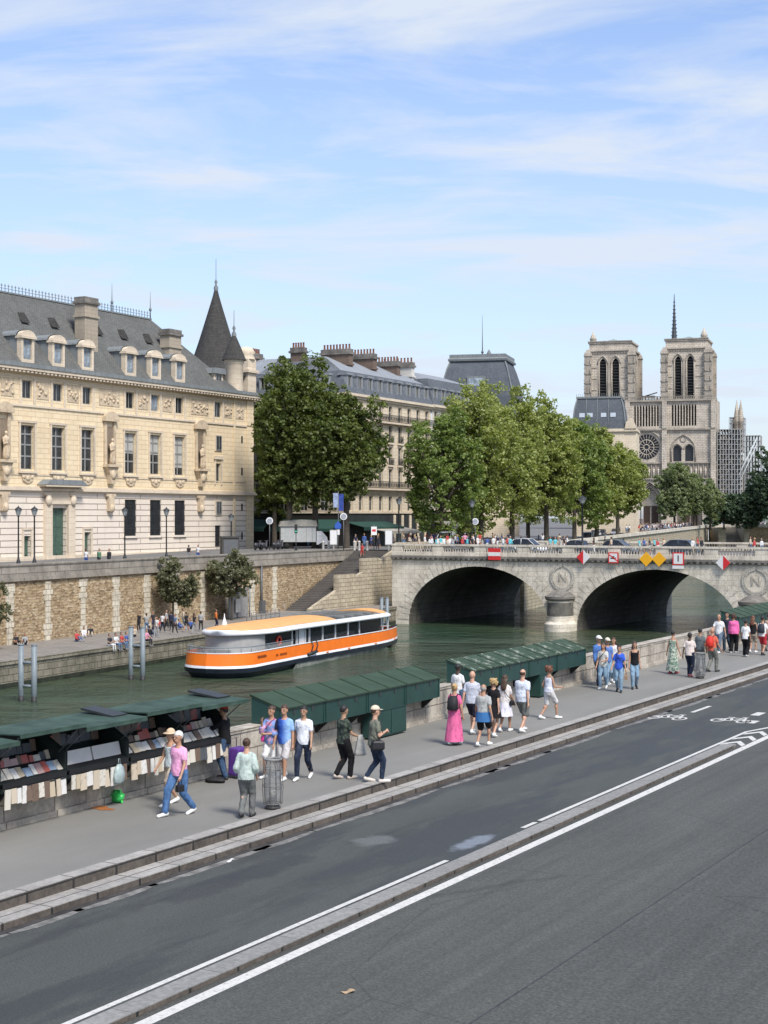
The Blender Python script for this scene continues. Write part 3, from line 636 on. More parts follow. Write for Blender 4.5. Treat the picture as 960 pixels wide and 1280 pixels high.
for si, (a, c, nmz) in enumerate(stalls):
    L = c-a; o0 = Q(-22.05, a, 0)
    t = thing('bookstall', 'open green '+nmz+', lid propped up over rows of books' , 'bookstall', o0, QA, 'open green bookstalls on the parapet')
    m = MB(); m.box(-.47,.42,.0,.025,1.012,1.42); m.box(-.47,.42,L-.025,L,1.012,1.42); m.box(-.47,-.44,.025,L-.025,1.012,1.95); m.box(-.44,.42,.025,L-.025,1.012,1.04)
    m.prism([(-.44,1.42),(.42,1.42),(-.44,1.93)],'xz',0,.025); m.prism([(-.44,1.42),(.42,1.42),(-.44,1.93)],'xz',L-.025,L)
    m.box(.02,.45,.02,L-.02,.84,.93)
    m.build('box_body', paint('stall_inside_dark_green', (.010,.018,.016), .6, .3), t)
    m = MB(); zt = 1.98; th = LIDT[si]
    dz = math.tan(R(th))*1.42
    m.prism([(-.50,zt),(.98,zt+dz),(.98,zt+dz+.035),(-.50,zt+.035)], 'xz', -.01, L+.0)
    m.prism([(.95,zt+dz-.06),(.98,zt+dz-.06),(.98,zt+dz),(.95,zt+dz)],'xz',-.01,L)
    lid = m.build('lid', M['green_lid'], t, bevel=.006)
    if si % 2 == 0:
        m = MB(); m.obox((.05,L-.35,zt+.07),(.9,.5,.05), Matrix.Rotation(R(8),3,'Y')); m.build('folded_flap', M['iron'], t)
    for y in (.08, L-.08):
        m = MB(); m.tube([(.30,y,1.42),(.88,y,zt+dz-.02)], .012, 6); m.build('strut', M['steel_d'], t)
    m = MB(); m.prism([(.05,1.24),(.44,.98),(.46,1.0),(.07,1.27)],'xz',.03,L-.03); m.box(.45,.475,.03,L-.03,.93,1.03); m.build('display_tray', paint('black_display_tray', (.012,.012,.013), .5), t)
    m = MB(); m.box(.46,.475,.02,L-.02,.88,.91)
    for y in (.2, L-.2): m.prism([(.02,.45),(.06,.45),(.42,.84),(.02,.84)], 'xz', y-.02, y+.02)
    m.build('bracket', M['iron'], t)
    # rows of books
    def row(kind, n0, zf, u, wmin, wmax, hmin, hmax, tilt, cols, place, y0=.06, y1=None):
        y = y0; k = 0; y1 = y1 or L-.06
        while y < y1-.08 and k < 24:
            w = rb.uniform(wmin, wmax); h = rb.uniform(hmin, hmax); ci = rb.choice(cols)
            me = bookmesh(round(w*25)/25, round(h*20)/20, .022, ci, rb.randrange(12))
            nm_ = 'print' if kind == 'hang' else 'book'
            o = bpy.data.objects.new(nm_, me); COL.objects.link(o)
            zz_ = zf - (round(h*20)/20 if kind == 'hang' else 0) + rb.uniform(-.01,.015)
            frontx(o, -22.05+u+rb.uniform(-.012,.012), a+y+w/2, zz_, tilt+rb.uniform(-4,4), rb.uniform(-3,3))
            what = 'print' if kind == 'hang' else 'book'
            tag(o, '%s %s %s of the %s, %s from left' % (BOOKC[ci][1], what, place, nmz, ORD[k]), nm_, 'prints hanging below the bookstalls' if kind == 'hang' else 'books on the bookstalls')
            y += w+rb.uniform(.004,.02); k += 1
    if si == 2:
        for k in range(2):
            m = MB(); m.box(-.46,.46,-.02,.02,0,.30); m.box(-.47,.47,-.03,.03,-.02,0)
            o = m.build('display_board', paint('white_card_board', (.60,.585,.55), .7, .05)); frontx(o, -21.76, a+.03+.48+k*.97, 1.09, 14)
            tag(o, 'blank white board in the open bookstall with the white boards, %s of the two' % ('left' if k == 0 else 'right'), 'board', 'white boards in the bookstall')
    else:
        row('book', 9, 1.06, .36, .13, .22, .22, .28, 40, [0,1,4,3,0,2,7,5,1,8,9,0] if si != 4 else [0,1,7,0,1,9], 'in front tray')
        row('book', 9, 1.20, .06, .12, .2, .2, .28, 22, [2,9,4,6,0,5,9,8], 'in second row')
    row('book', 8, 1.42, -.25, .14, .24, .2, .3, 10, [6,9,6,4,9,6], 'in back row', .15, L-.2)
    row('hang', 12, .90, .485, .11, .2, .28, .40, 3, [0,1,0,1,2,5,6,9] if si != 4 else [0,6,1,2,9,6,0], 'below tray')

def at_feet(px, py, z=0.0): return G(px, py, z)
# ------------------------------------------------------------------ litter bins of hoops with a clear bag
def bin_(loc, label, H=1.12):
    t = thing('litter_bin', label, 'litter bin', loc, R(-29), 'hooped litter bins on the pavement')
    k = H/1.12
    m = MB(); N = 10
    for i in range(N):
        a = 2*PI*i/N; ca, sa = math.cos(a), math.sin(a)
        m.tube([(.10*ca,.10*sa,.06*k),(.20*ca,.20*sa,.12*k),(.225*ca,.225*sa,.45*k),(.20*ca,.20*sa,.85*k),(.165*ca,.165*sa,1.03*k)], .0085, 5)
    for z_, r_ in ((.12,.205),(.5,.228),(.86,.203)):
        m.tube([(r_*math.cos(2*PI*i/20), r_*math.sin(2*PI*i/20), z_*k) for i in range(21)], .008, 5)
    m.build('bin_frame', paint('bin_grey_metal', (.13,.13,.125), .45, .2), t)
    m = MB(); m.lathe([(.0,.02),(.16,.02),(.18,.05),(.10,.07)], 18); m.build('bin_base', paint('bin_base_iron', (.05,.05,.05), .6), t)
    m = MB(); m.tube([(.185*math.cos(2*PI*i/24), .185*math.sin(2*PI*i/24), 1.06*k) for i in range(25)], .022, 8); m.build('bin_rim', paint('bin_rim_grey', (.20,.20,.195), .4), t)
    m = MB(); rg = []
    for z_, r_ in ((.09,.05),(.12,.15),(.3,.185),(.6,.18),(.85,.165),(1.03,.15),(1.07,.175)):
        rg.append([((r_+.018*math.sin(5*j+z_*9))*math.cos(2*PI*j/20), (r_+.018*math.sin(5*j+z_*9))*math.sin(2*PI*j/20), z_*k) for j in range(20)])
    m.loft(rg, caps=False)
    tt = NT('clear_grey_bag'); tt.p.inputs['Base Color'].default_value = (.30,.31,.31,1); tt.p.inputs['Roughness'].default_value = .3; tt.p.inputs['Alpha'].default_value = .45
    m.build('bin_bag', tt.m, t)
    m = MB(); m.ell((.04,-.03,.33*k),(.09,.08,.09)); m.ell((-.05,.02,.2*k),(.08,.08,.06)); m.build('rubbish', paint('bin_rubbish', (.42,.40,.36), .8, .5, 12), t)
bin_(at_feet(341,1011), 'grey hooped litter bin with clear bag at the kerb beside the woman in pale green', 1.14)
bin_(at_feet(875,848), 'grey hooped litter bin with clear bag in front of the man with the orange backpack', 1.05)
# ------------------------------------------------------------------ small things on the pavement
def crumple(mb, c, r, seed, sq=(1,1,.6), n=14, m=9, k=.35):
    rnd = random.Random(seed); off = Vector((rnd.uniform(0,50),)*3); b0 = len(mb.v); mb.ell((0,0,0), (r*sq[0],r*sq[1],r*sq[2]), n, m)
    for i in range(b0, len(mb.v)):
        p = Vector(mb.v[i]); f = 1+k*noise.noise(p/r*1.6+off); q = p*f; mb.v[i] = (c[0]+q.x, c[1]+q.y, c[2]+q.z)
g = G(147,1003); m = MB(); crumple(m, (0,0,.12), .17, 4, (1.3,.8,.7)); m.prism([(-.2,.02),(.2,.02),(.12,.3),(-.16,.26)],'xz',-.02,.02)
m.build('plastic_bag', paint('bright_green_plastic', (.04,.50,.10), .35, .2, 8), None, g, R(-50), label='bright green plastic bag lying at the foot of the parapet under the open bookstalls', cat='bag')
g = G(125,1010); m = MB(); blob(m,0,0,.34,.2,.006,9); m.build('orange_stain', paint('rust_orange_stain', (.30,.11,.03), .8, .3, 9), None, g, QA, kind='structure')
g = G(199,984); m = MB(); crumple(m, (0,0,.16), .17, 14, (1,.7,1.0)); m.build('orange_bag', paint('orange_bag_fabric', (.62,.14,.02), .7, .2, 8), None, g, QA, label='small orange bag standing under the bookstall behind the man in pink', cat='bag')
t = thing('hanging_bag', 'pale blue grey plastic bag hanging from the front of the open bookstalls', 'bag', Q(-21.50, 26.9, .52), QA)
m = MB(); rg = []
for z_, r_ in ((0,.08),(.05,.16),(.2,.17),(.35,.13),(.43,.06)):
    rg.append([((r_*(1+.2*math.sin(3*j)))*.5*math.cos(2*PI*j/14), (r_*(1+.2*math.sin(3*j+z_*6)))*math.sin(2*PI*j/14), z_) for j in range(14)])
m.loft(rg); m.build('bag_body', paint('pale_blue_plastic', (.34,.42,.42), .4, .2, 9), t)
m = MB(); m.tube([(0,-.03,.42),(0,-.02,.55),(0,.02,.55),(0,.03,.42)], .008, 5); m.build('handle', paint('pale_blue_plastic', (.34,.42,.42), .4, .2, 9), t)
# purple shopping trolley by the wall
t = thing('suitcase', 'purple suitcase standing against the parapet beside the bookseller', 'suitcase', G(298,972), QA)
m = MB(); m.box(-.16,.16,-.22,.22,.07,.74); m.build('case_body', paint('purple_fabric', (.09,.03,.22), .6, .2, 7), t, bevel=.04)
m = MB(); m.tube([(-.14,-.12,.74),(-.14,-.12,.95),(-.14,.12,.95),(-.14,.12,.74)], .012, 6); m.build('handle', M['steel_d'], t)
for y in (-.17,.17):
    m = MB(); m.lathe([(.0,-.02),(.05,-.02),(.05,.02),(0,.02)], 12); o = m.build('wheel', M['iron'], t); o.location = (.05,y,.05); o.rotation_euler = (0,PI/2,0)
g = G(270,978); m = MB(); crumple(m, (0,0,.06), .22, 24, (1.3,.8,.35)); m.build('dark_bag', paint('black_cloth_bag', (.015,.015,.017), .7), None, g, QA, label='flat black bag lying on the pavement at the feet of the bookseller', cat='bag')
for px, py, nmx in ((436,1240,'fallen brown leaf on the main road near the white line'),(288,1076,'white scrap of paper in the gutter below the kerb')):
    g = G(px,py,RZ+.01); m = MB(); blob(m,0,0,.09,.06,.0,int(px)); m.M = None
    m.v = [(a_, b_, .02*math.sin(30*a_)+.012) for a_, b_, c_ in m.v]
    m.build('leaf' if px == 436 else 'paper_scrap', paint('dry_leaf', (.35,.25,.15), .8) if px == 436 else paint('paper', (.6,.6,.58), .8), None, g, .4, label=nmx, cat='leaf' if px == 436 else 'litter')

# ================================================================== RIVER
b = MB(); b.quad((-500,-60,WZ),(400,-60,WZ),(400,760,WZ),(-500,760,WZ)); struct('river', b, M['water'])

# ================================================================== FAR QUAY (local frame: x = along wall away from camera, y = inland)
FA = math.atan2(.9219, .3875)
FO = Vector((-29.5, 120, 0))
def FQ(x, y, z=0.0): return Vector((FO.x+.3875*x-.9219*y, FO.y+.9219*x+.3875*y, z))
LQ = -3.64        # lower quay level
ST = 1.6          # street level behind the wall
# brick panels (structural wall)
t = thing('quay_wall', 'high embankment wall of brown rubble panels divided by pale stone strips below the long palace', 'wall', FO, FA)
m = MB(); m.box(-110,67.1,0,.9,LQ-.4,1.25); m.build('rubble_panel', M['quay_rubble'], t)
rq = random.Random(3)
for i in range(-8, 10):
    x = 1.1+5.05*i
    if x > 63: break
    m = MB(); z_ = LQ
    while z_ < 1.05:
        h = rq.uniform(.38,.5); wv_ = rq.choice((.36,.62,.50)); m.box(x-wv_, x+wv_*rq.uniform(.8,1.1), -.07-rq.uniform(0,.02), 0.0, z_, min(1.1, z_+h-.012)); z_ += h
    m.build('quoin_strip', M['quoin'], t)
m = MB(); m.box(-110,67.0,-.22,.9,1.25,1.55); m.box(-110,67.0,-.10,.5,1.55,2.42); m.box(-110,67.0,-.16,.56,2.42,2.6); m.build('parapet', M['quay_cap'], t)
# lower quay, river face
def facepoly():
    # river edge line from photo: near edge distance shrinks towards the bridge
    pass
e0 = G(0,827,LQ); e1 = G(234,795,LQ); e2 = G(488,759,LQ)
def toF(p): d = p-FO; return (d.x*.3875+d.y*.9219, -d.x*.9219+d.y*.3875)
f0, f1, f2 = toF(e0), toF(e1), toF(e2)
print('lower quay edge in wall frame', f0, f1, f2)
yl = (f0[1]+f1[1])/2
ED = [(-110, f0[1]), (f0[0], f0[1]), (f1[0], f1[1]), (f2[0], f2[1]), (95, f2[1])]
m = MB()
n = len(ED)
m.add([(x,y,LQ) for x,y in ED]+[(x,.5,LQ) for x,y in ED], [(i,i+1,n+i+1,n+i) for i in range(n-1)], 0)
m.add([(x,y+.0,WZ-1) for x,y in ED]+[(x,y,LQ-.28) for x,y in ED], [(i,i+1,n+i+1,n+i) for i in range(n-1)], 1)
m.add([(x,y-.12,LQ-.28) for x,y in ED]+[(x,y-.12,LQ) for x,y in ED], [(i,i+1,n+i+1,n+i) for i in range(n-1)], 2)
m.add([(x,y-.12,LQ) for x,y in ED]+[(x,y,LQ) for x,y in ED], [(i,i+1,n+i+1,n+i) for i in range(n-1)], 2)
m.add([(x,y-.12,LQ-.28) for x,y in ED]+[(x,y,LQ-.28) for x,y in ED], [(i+1,i,n+i,n+i+1) for i in range(n-1)], 2)
m.add([(x,y-.03,WZ-.2) for x,y in ED]+[(x,y-.03,WZ+.35) for x,y in ED], [(i,i+1,n+i+1,n+i) for i in range(n-1)], 3)
struct('lower_quay', m, [M['quay_pave'], M['quay_low'], M['quay_low'], paint('algae_tide_line', (.025,.03,.018), .6, .5, 1.5)], FA, FO)
# darker stain patches of dirt on quay: low mound at the wall foot
def gz(x, y):
    d = math.hypot(x-8, y-186); k = max(0.0, min(1.0, 1-(d-18)/45)); k = k*k*(3-2*k)
    return ST+(2.45-ST)*k
# ------------------------------------------------------------------ island ground
BD = Vector((math.cos(R(30)), -math.sin(R(30)), 0)); BN = Vector((math.sin(R(30)), math.cos(R(30)), 0))
PIER1 = Vector((18.6, 162.3, 0)); LS = 20.4; BWID = 27.0; DECK = 2.5
def BR(s, d, z=0.0): return PIER1+BD*s+BN*d+Vector((0,0,z))
AB = -18.45     # s of the left abutment
c1 = FQ(67.2, .5); c2_ = FQ(67.2, -5.3); cA = BR(AB-1.0, 7.0); cB = BR(AB-1.0, BWID)
edge = [FQ(-110,.5), FQ(0,.5), FQ(35,.5), c1, c2_, cA, cB, Vector((33,242,0)), Vector((108,520,0)), Vector((175,520,0)), Vector((230,900,0)), Vector((900,3000,0))]
def gpoly():
    # strips from the edge going inland
    m = MB(); pts = []
    inl = Vector((-.93,.37,0))
    for e in edge:
        rowp = []
        for d in (0, 6, 14, 24, 40, 70, 160, 600, 2600):
            q = e+inl*d; rowp.append((q.x, q.y, gz(q.x, q.y)))
        pts.append(rowp)
    vs = [p for r in pts for p in r]; nn = 9; fs = []
    for i in range(len(pts)-1):
        for j in range(nn-1): fs.append((i*nn+j, (i+1)*nn+j, (i+1)*nn+j+1, i*nn+j+1))
    m.add(vs, fs); return m
struct('island_street', gpoly(), M['far_road'])
# wall beyond the bridge following the island
t = thing('embankment_wall', 'pale stone embankment wall rising to the right beyond the bridge', 'wall', (0,0,0))
m = MB()
def wallseg(m, p, q, zb, zp, zq, th, mi=0):
    d = (q-p).normalized(); nn = Vector((-d.y, d.x, 0))*th
    vs = []
    for e, zt in ((p, zp), (q, zq)):
        vs += [(e.x,e.y,zb),(e.x+nn.x,e.y+nn.y,zb),(e.x+nn.x,e.y+nn.y,zt),(e.x,e.y,zt)]
    m.add(vs, [(0,4,7,3),(1,2,6,5),(3,7,6,2),(0,3,2,1),(4,5,6,7)], mi)
wallseg(m, Vector((17.6,196,0)), Vector((33,242,0)), WZ-1, 2.6, 2.9, .5); wallseg(m, Vector((33,242,0)), Vector((108,520,0)), WZ-1, 2.9, 3.3, .6)
m.build('wall_face', M['abut'], t)
m = MB(); wallseg(m, Vector((17.5,195.7,0)), Vector((33.1,241.8,0)), 2.3, 2.75, 3.05, .6); wallseg(m, Vector((33.2,241.8,0)), Vector((108.3,519.7,0)), 2.6, 3.05, 3.45, .8); m.build('coping', M['bridge'], t)
t = thing('far_bridge_wall', 'distant brown quay wall with steps at the right, below the dark trees', 'wall', (0,0,0))
m = MB(); m.box(118,250,517,519,WZ,2.6); m.build('wall_face', M['quay_rubble'], t)
m = MB(); m.box(108,250,516.6,519.4,2.6,3.6); m.build('coping', M['bridge'], t)
m = MB()
for k in range(24): m.box(110.5,116.5,505+k*.5,519,-3.6+k*.26,-3.34+k*.26)
m.build('steps', M['quay_cap'], t)
m = MB(); m.box(116.5,118,504,519,WZ,2.6); m.box(108,110.5,504,519,WZ,2.6); m.build('pier', M['abut'], t)

# ------------------------------------------------------------------ stairs from the quay up to the bridge
s0 = toF(G(385,764,LQ)); print('stair foot', s0)
SX0, SX1 = 48.5, 67.0; SY = -0.35
NS = 38; top = DECK-.15
def SWd(x): return 2.6+1.8*max(0, min(1, (x-SX0)/(SX1-SX0)))
t = thing('quay_staircase', 'long stone staircase climbing from the lower quay to the bridge end', 'staircase', FO, FA)
m = MB()
for k in range(NS):
    xa = SX0+(SX1-SX0)*k/NS; xb = SX0+(SX1-SX0)*(k+1)/NS+.04; zt = LQ+(top-LQ)*(k+1)/NS; zb = zt-(top-LQ)/NS-.02
    wa, wb = SWd(xa), SWd(xb)
    m.add([(xa,SY-wa,zb),(xb,SY-wb,zb),(xb,SY,zb),(xa,SY,zb),(xa,SY-wa,zt),(xb,SY-wb,zt),(xb,SY,zt),(xa,SY,zt)], [(0,3,2,1),(4,5,6,7),(0,1,5,4),(1,2,6,5),(2,3,7,6),(3,0,4,7)])
    m.box(xa-.01,xa+.03,SY-wa,SY,zt-.05,zt+.004)
m.build('steps', stone('worn_stair_treads', (.17,.155,.14), (.12,.11,.10), (.05,.05,.05), 1.2, 5, .01, .5, (.06,.055,.05), streak=False), t)
m = MB()
A_1 = (SX0-.3, SY-SWd(SX0)-.02); B_1 = (SX1, SY-SWd(SX1)-.02); C_1 = (76.0, B_1[1]-1.3)
def offp(p, q, e):
    d = Vector((q[0]-p[0], q[1]-p[1], 0)).normalized(); return (p[0]+d.y*e, p[1]-d.x*e), (q[0]+d.y*e, q[1]-d.x*e)
a2, b2_ = offp(A_1, B_1, .45)
m.add([(a2[0],a2[1],LQ-2),(b2_[0],b2_[1],LQ-2),(b2_[0],b2_[1],top+.1),(a2[0],a2[1],LQ+.25)], [(0,1,2,3)])
m.add([(a2[0],a2[1],LQ+.25),(b2_[0],b2_[1],top+.1),(B_1[0],B_1[1],top+.1),(A_1[0],A_1[1],LQ+.25)], [(0,1,2,3)])
m.add([(a2[0],a2[1],LQ-.1),(a2[0],a2[1],LQ+.25),(A_1[0],A_1[1],LQ+.25),(A_1[0],A_1[1],LQ-.1)], [(0,1,2,3)])
m.add([(A_1[0],A_1[1],LQ-.1),(B_1[0],B_1[1],LQ-.1),(B_1[0],B_1[1],top+.1),(A_1[0],A_1[1],LQ+.25)], [(0,1,2,3)])
for u0, u1, hh in ((.30,.52,.95),(.60,.80,.95)):     # stepped parapet pieces
    za = LQ+.25+(top-LQ-.15)*u1
    p_, q_ = [(A_1[0]+(B_1[0]-A_1[0])*u, A_1[1]+(B_1[1]-A_1[1])*u) for u in (u0, u1)]; p2, q2 = offp(p_, q_, .47); p_, q_ = offp(p_, q_, -.03)
    m.add([(p2[0],p2[1],za-2.0),(q2[0],q2[1],za-2.0),(q_[0],q_[1],za-2.0),(p_[0],p_[1],za-2.0),(p2[0],p2[1],za+.35),(q2[0],q2[1],za+.35),(q_[0],q_[1],za+.35),(p_[0],p_[1],za+.35)], [(4,5,6,7),(0,1,5,4),(1,2,6,5),(2,3,7,6),(3,0,4,7)])
# wall from the stair head round to the bridge
m.add([(b2_[0],b2_[1],LQ-2),(C_1[0],C_1[1],LQ-2),(C_1[0],C_1[1],top+.95),(b2_[0],b2_[1],top+.95)], [(0,1,2,3)])
m.add([(b2_[0]+.0,b2_[1],top+.95),(C_1[0],C_1[1],top+.95),(C_1[0]+.5,C_1[1]+.1,top+.95),(b2_[0]+.5,b2_[1]+.1,top+.95)], [(0,1,2,3)])
m.add([(b2_[0]+.5,b2_[1]+.1,top-.5),(C_1[0]+.5,C_1[1]+.1,top-.5),(C_1[0]+.5,C_1[1]+.1,top+.95),(b2_[0]+.5,b2_[1]+.1,top+.95)], [(3,2,1,0)])
m.add([(b2_[0],b2_[1],top-.5),(b2_[0],b2_[1],top+.95),(b2_[0]+.5,b2_[1]+.1,top+.95),(b2_[0]+.5,b2_[1]+.1,top-.5)], [(0,1,2,3)])
m.build('side_wall', M['abut'], t)

# ------------------------------------------------------------------ BRIDGE (local frame: x along bridge, y across)
t = thing('stone_bridge', 'pale stone bridge of three wide arches with wreath medallions and a balustrade, crossing the river', 'bridge', PIER1, R(-30))
m = MB()
arches = [(-LS/2+.25, 16.7), (LS/2, 17.2), (1.5*LS, 17.2)]
CZ = -5.0; RH = 5.95
arch_wall(m, AB-2, 43, WZ-1.2, 2.0, [(c, w, WZ-1.2, CZ, CZ+RH, 'round') for c, w in arches], 0, 0, seg=28)
m.build('river_face', M['bridge'], t)
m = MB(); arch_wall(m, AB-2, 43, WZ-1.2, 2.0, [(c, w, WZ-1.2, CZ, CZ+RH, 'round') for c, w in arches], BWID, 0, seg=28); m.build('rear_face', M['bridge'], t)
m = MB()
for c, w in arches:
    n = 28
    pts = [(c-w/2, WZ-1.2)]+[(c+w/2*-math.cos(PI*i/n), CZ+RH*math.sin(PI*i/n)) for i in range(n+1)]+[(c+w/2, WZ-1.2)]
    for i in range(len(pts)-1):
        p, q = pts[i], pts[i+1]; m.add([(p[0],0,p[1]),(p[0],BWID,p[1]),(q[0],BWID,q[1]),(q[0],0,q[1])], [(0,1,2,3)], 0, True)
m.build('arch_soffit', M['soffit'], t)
# voussoirs, standing 4 cm proud and stepped into the courses
for c, w in arches:
    m = MB(); n = 35
    for i in range(n):
        a0, a1 = PI*(i+.06)/n, PI*(i+.94)/n
        if math.sin(a0)*RH+CZ < WZ+1.2 and False: continue
        ln = .95 if i % 2 else 1.35
        def pt(a, e):
            x = -math.cos(a)*w/2; z_ = math.sin(a)*RH; nn = Vector((x/(w/2)**2, z_/RH**2)).normalized()
            return (c+x+nn.x*e, min(1.72, CZ+z_+nn.y*e))
        q = [pt(a0,.0), pt(a1,.0), pt(a1,ln), pt(a0,ln)]
        m.prism(q, 'xz', -.045, .2)
    m.build('voussoirs', M['bridge'], t)
# cornice, balustrade
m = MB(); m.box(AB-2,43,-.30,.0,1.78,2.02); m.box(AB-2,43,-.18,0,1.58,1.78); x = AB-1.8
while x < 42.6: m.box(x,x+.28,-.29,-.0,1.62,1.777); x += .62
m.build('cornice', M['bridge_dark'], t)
def balustrade(yy, name):
    bl = MB(); bl.box(AB-2,43,yy-.02,yy+.36,2.02,2.42); bl.box(AB-2,43,yy-.05,yy+.39,3.08,3.30); x = AB-2; k = 0
    while x < 42.5:
        bl.box(x, x+1.35, yy, yy+.34, 2.42, 3.08)
        bl.box(x+4.1-.0, x+4.1+.001, yy, yy+.34, 2.42, 3.08)
        x += 5.1
    return bl
for yy, nmb in ((-.1,'parapet'), (BWID-.3,'rear_parapet')):
    balustrade(yy, nmb).build(nmb, M['bridge'], t)
    x = AB-2; m = MB(); nb_ = 0
    prof = [(.07,2.42),(.07,2.47),(.045,2.5),(.085,2.66),(.05,2.88),(.045,3.0),(.07,3.03),(.07,3.08)]
    one = MB(); one.lathe(prof, 6); bme = one.mesh('baluster', M['bridge'])
    while x < 42.5:
        k = x+1.35+.17
        while k < x+5.1-.1:
            if nmb == 'parapet' and k > -17 and nb_ < 100: link('baluster', bme, t, (k, yy+.17, 0)); nb_ += 1
            else: m.lathe(prof, 6, (k, yy+.17, 0))
            k += .31
        x += 5.1
    m.build('balusters', M['bridge'], t, kind='stuff')
m = MB(); m.box(AB-1.5,43,.3,BWID-.3,1.9,DECK-.25); m.build('deck_slab', M['bridge'], t)
m = MB(); m.box(AB-1.5,43,.27,4.2,DECK-.25,DECK-.1); m.box(AB-1.5,43,BWID-4.2,BWID-.32,DECK-.25,DECK-.1); m.build('footway', M['quay_pave'], t)
# piers with rounded cutwaters and caps
for i, s in enumerate((0, LS, )):
    m = MB(); n = 18; R1 = 1.22
    def ring(r, z_): return [(s+r*math.cos(PI+PI*j/n), -.9+r*1.15*math.sin(PI+PI*j/n), z_) for j in range(n+1)]+[(s+r, .3, z_), (s-r, .3, z_)]
    m.loft([ring(R1+.28,WZ-1),ring(R1+.28,WZ+.75),ring(R1+.12,WZ+.95),ring(R1,WZ+1.0),ring(R1-.05,-2.35)], 0, False)
    m.build('cutwater', M['bridge'], t)
    m = MB(); m.loft([ring(R1+.08,-2.35),ring(R1+.22,-2.2),ring(R1+.22,-1.95),ring(R1+.02,-1.85),ring(R1-.5,-1.5),ring(.3,-1.35)], 0, False); m.build('cutwater_cap', M['bridge_dark'], t)
    m = MB(); m.loft([ring(R1+.012,WZ+1.6),ring(R1-.02,-2.6)], 0, False, False); m.build('weathered_panel', paint('grey_algae_stone', (.11,.105,.09), .9, .35, 1.5), t)
    m = MB(); m.box(s-1.55,s+1.55,BWID,BWID+2,WZ-1,-2); m.build('rear_cutwater', M['bridge'], t)
# wreath medallions with letter
def letterN(h, mat, depth=.05):
    cu = bpy.data.curves.new('letter', 'FONT'); cu.body = 'N'; cu.size = h; cu.extrude = depth; cu.align_x = 'CENTER'; cu.align_y = 'CENTER'
    o = bpy.data.objects.new('letter', cu); COL.objects.link(o); me = bpy.data.meshes.new_from_object(o); bpy.data.objects.remove(o); me.materials.clear(); me.materials.append(mat); return me
def textmesh(s, h, mat, depth=.01):
    cu = bpy.data.curves.new('lettering', 'FONT'); cu.body = s; cu.size = h; cu.extrude = depth; cu.align_x = 'CENTER'; cu.align_y = 'CENTER'
    o = bpy.data.objects.new('lettering', cu); COL.objects.link(o); me = bpy.data.meshes.new_from_object(o); bpy.data.objects.remove(o); me.materials.clear(); me.materials.append(mat); return me
M['relief'] = stone('medallion_relief_stone', (.70,.66,.57), (.62,.58,.5), (.4,.37,.3), 3, 3, .002, .6, (.22,.19,.15), speck=.4, dscale=2)
nmesh = letterN(1.35, M['bridge'], .02)
for i, s in enumerate((0, LS, -21.5)):
    if i == 2: break
    m = MB(); zc = -.02; n = 34
    for j in range(n):
        a = 2*PI*j/n+.05
        if abs(math.cos(a)) < .12 and math.sin(a) > 0: continue
        for rr_, tw in ((1.12,.5),(1.33,-.5)):
            x, z_ = s+rr_*math.cos(a), zc+rr_*math.sin(a)
            M3 = Matrix.Rotation(-a+tw, 3, 'Y')
            m.obox((x, -.06, z_), (.11, .08, .28), M3)
    m.tube([(s+1.22*math.cos(2*PI*j/28), -.0, zc+1.22*math.sin(2*PI*j/28)) for j in range(29)], .09, 6)
    m.build('wreath', M['relief'], t)
    o = link('wreath_letter', nmesh, t, (s, -.05, zc)); o.rotation_euler = (PI/2, 0, 0)
# ------------------------------------------------------------------ navigation signs on the bridge
sg = [('red','white','white_')]
RED = paint('sign_red', (.62,.025,.03), .45, .05); WHT = paint('sign_white', (.74,.74,.73), .5, .04); YEL = paint('sign_yellow', (.85,.42,.01), .45, .05); BLK = paint('sign_black', (.02,.02,.02), .5)
def sign(px, py, z_, label, fn, rot45=False):
    # s coordinate where the pixel ray meets the bridge face
    tt = (px-CX)/F; s = (tt*PIER1.y-PIER1.x)/(BD.x-tt*BD.y); 
    t = thing('navigation_sign', label, 'sign', BR(s, -.42, 0), R(-30)); fn(t, z_)
    m = MB(); m.box(-.04,.04,.03,.42,z_-.05,z_+.05); m.build('bracket', M['steel_d'], t)
def nav_rect(t, z_):
    m = MB(); m.box(-.72,.72,0,.05,z_-.62,z_+.62); m.build('sign_plate', RED, t); m = MB(); m.box(-.72,.72,-.012,0,z_-.2,z_+.2); m.build('white_band', WHT, t)
def nav_split(left_red):
    def f(t, z_):
        r = .74
        m = MB(); m.prism([(-r,z_),(0,z_-r),(r,z_),(0,z_+r)],'xz',0,.05); m.build('sign_plate', WHT, t)
        sgn = -1 if left_red else 1
        m = MB(); m.prism([(sgn*r,z_),(0,z_-r),(0,z_+r)],'xz',-.012,-.001); m.build('red_half', RED, t)
    return f
def nav_yellow(t, z_):
    r = .74; m = MB(); m.prism([(-r,z_),(0,z_-r),(r,z_),(0,z_+r)],'xz',0,.05); m.build('sign_plate', YEL, t)
def nav_noturn(t, z_):
    m = MB(); m.box(-.55,.55,0,.05,z_-.55,z_+.55); m.build('sign_plate', RED, t); m = MB(); m.box(-.43,.43,-.012,0,z_-.43,z_+.43); m.build('white_field', WHT, t)
    m = MB(); m.obox((0,-.02,z_),(1.1,.012,.11), Matrix.Rotation(R(35),3,'Y')); m.build('red_slash', RED, t)
    m = MB(); m.prism([(-.32,z_-.12),(.25,z_-.16),(.33,z_+.02),(-.3,z_+.0)],'xz',-.018,-.013); m.prism([(-.1,z_+.0),(.12,z_+.0),(.1,z_+.16),(-.08,z_+.16)],'xz',-.018,-.013); m.build('boat_symbol', BLK, t)
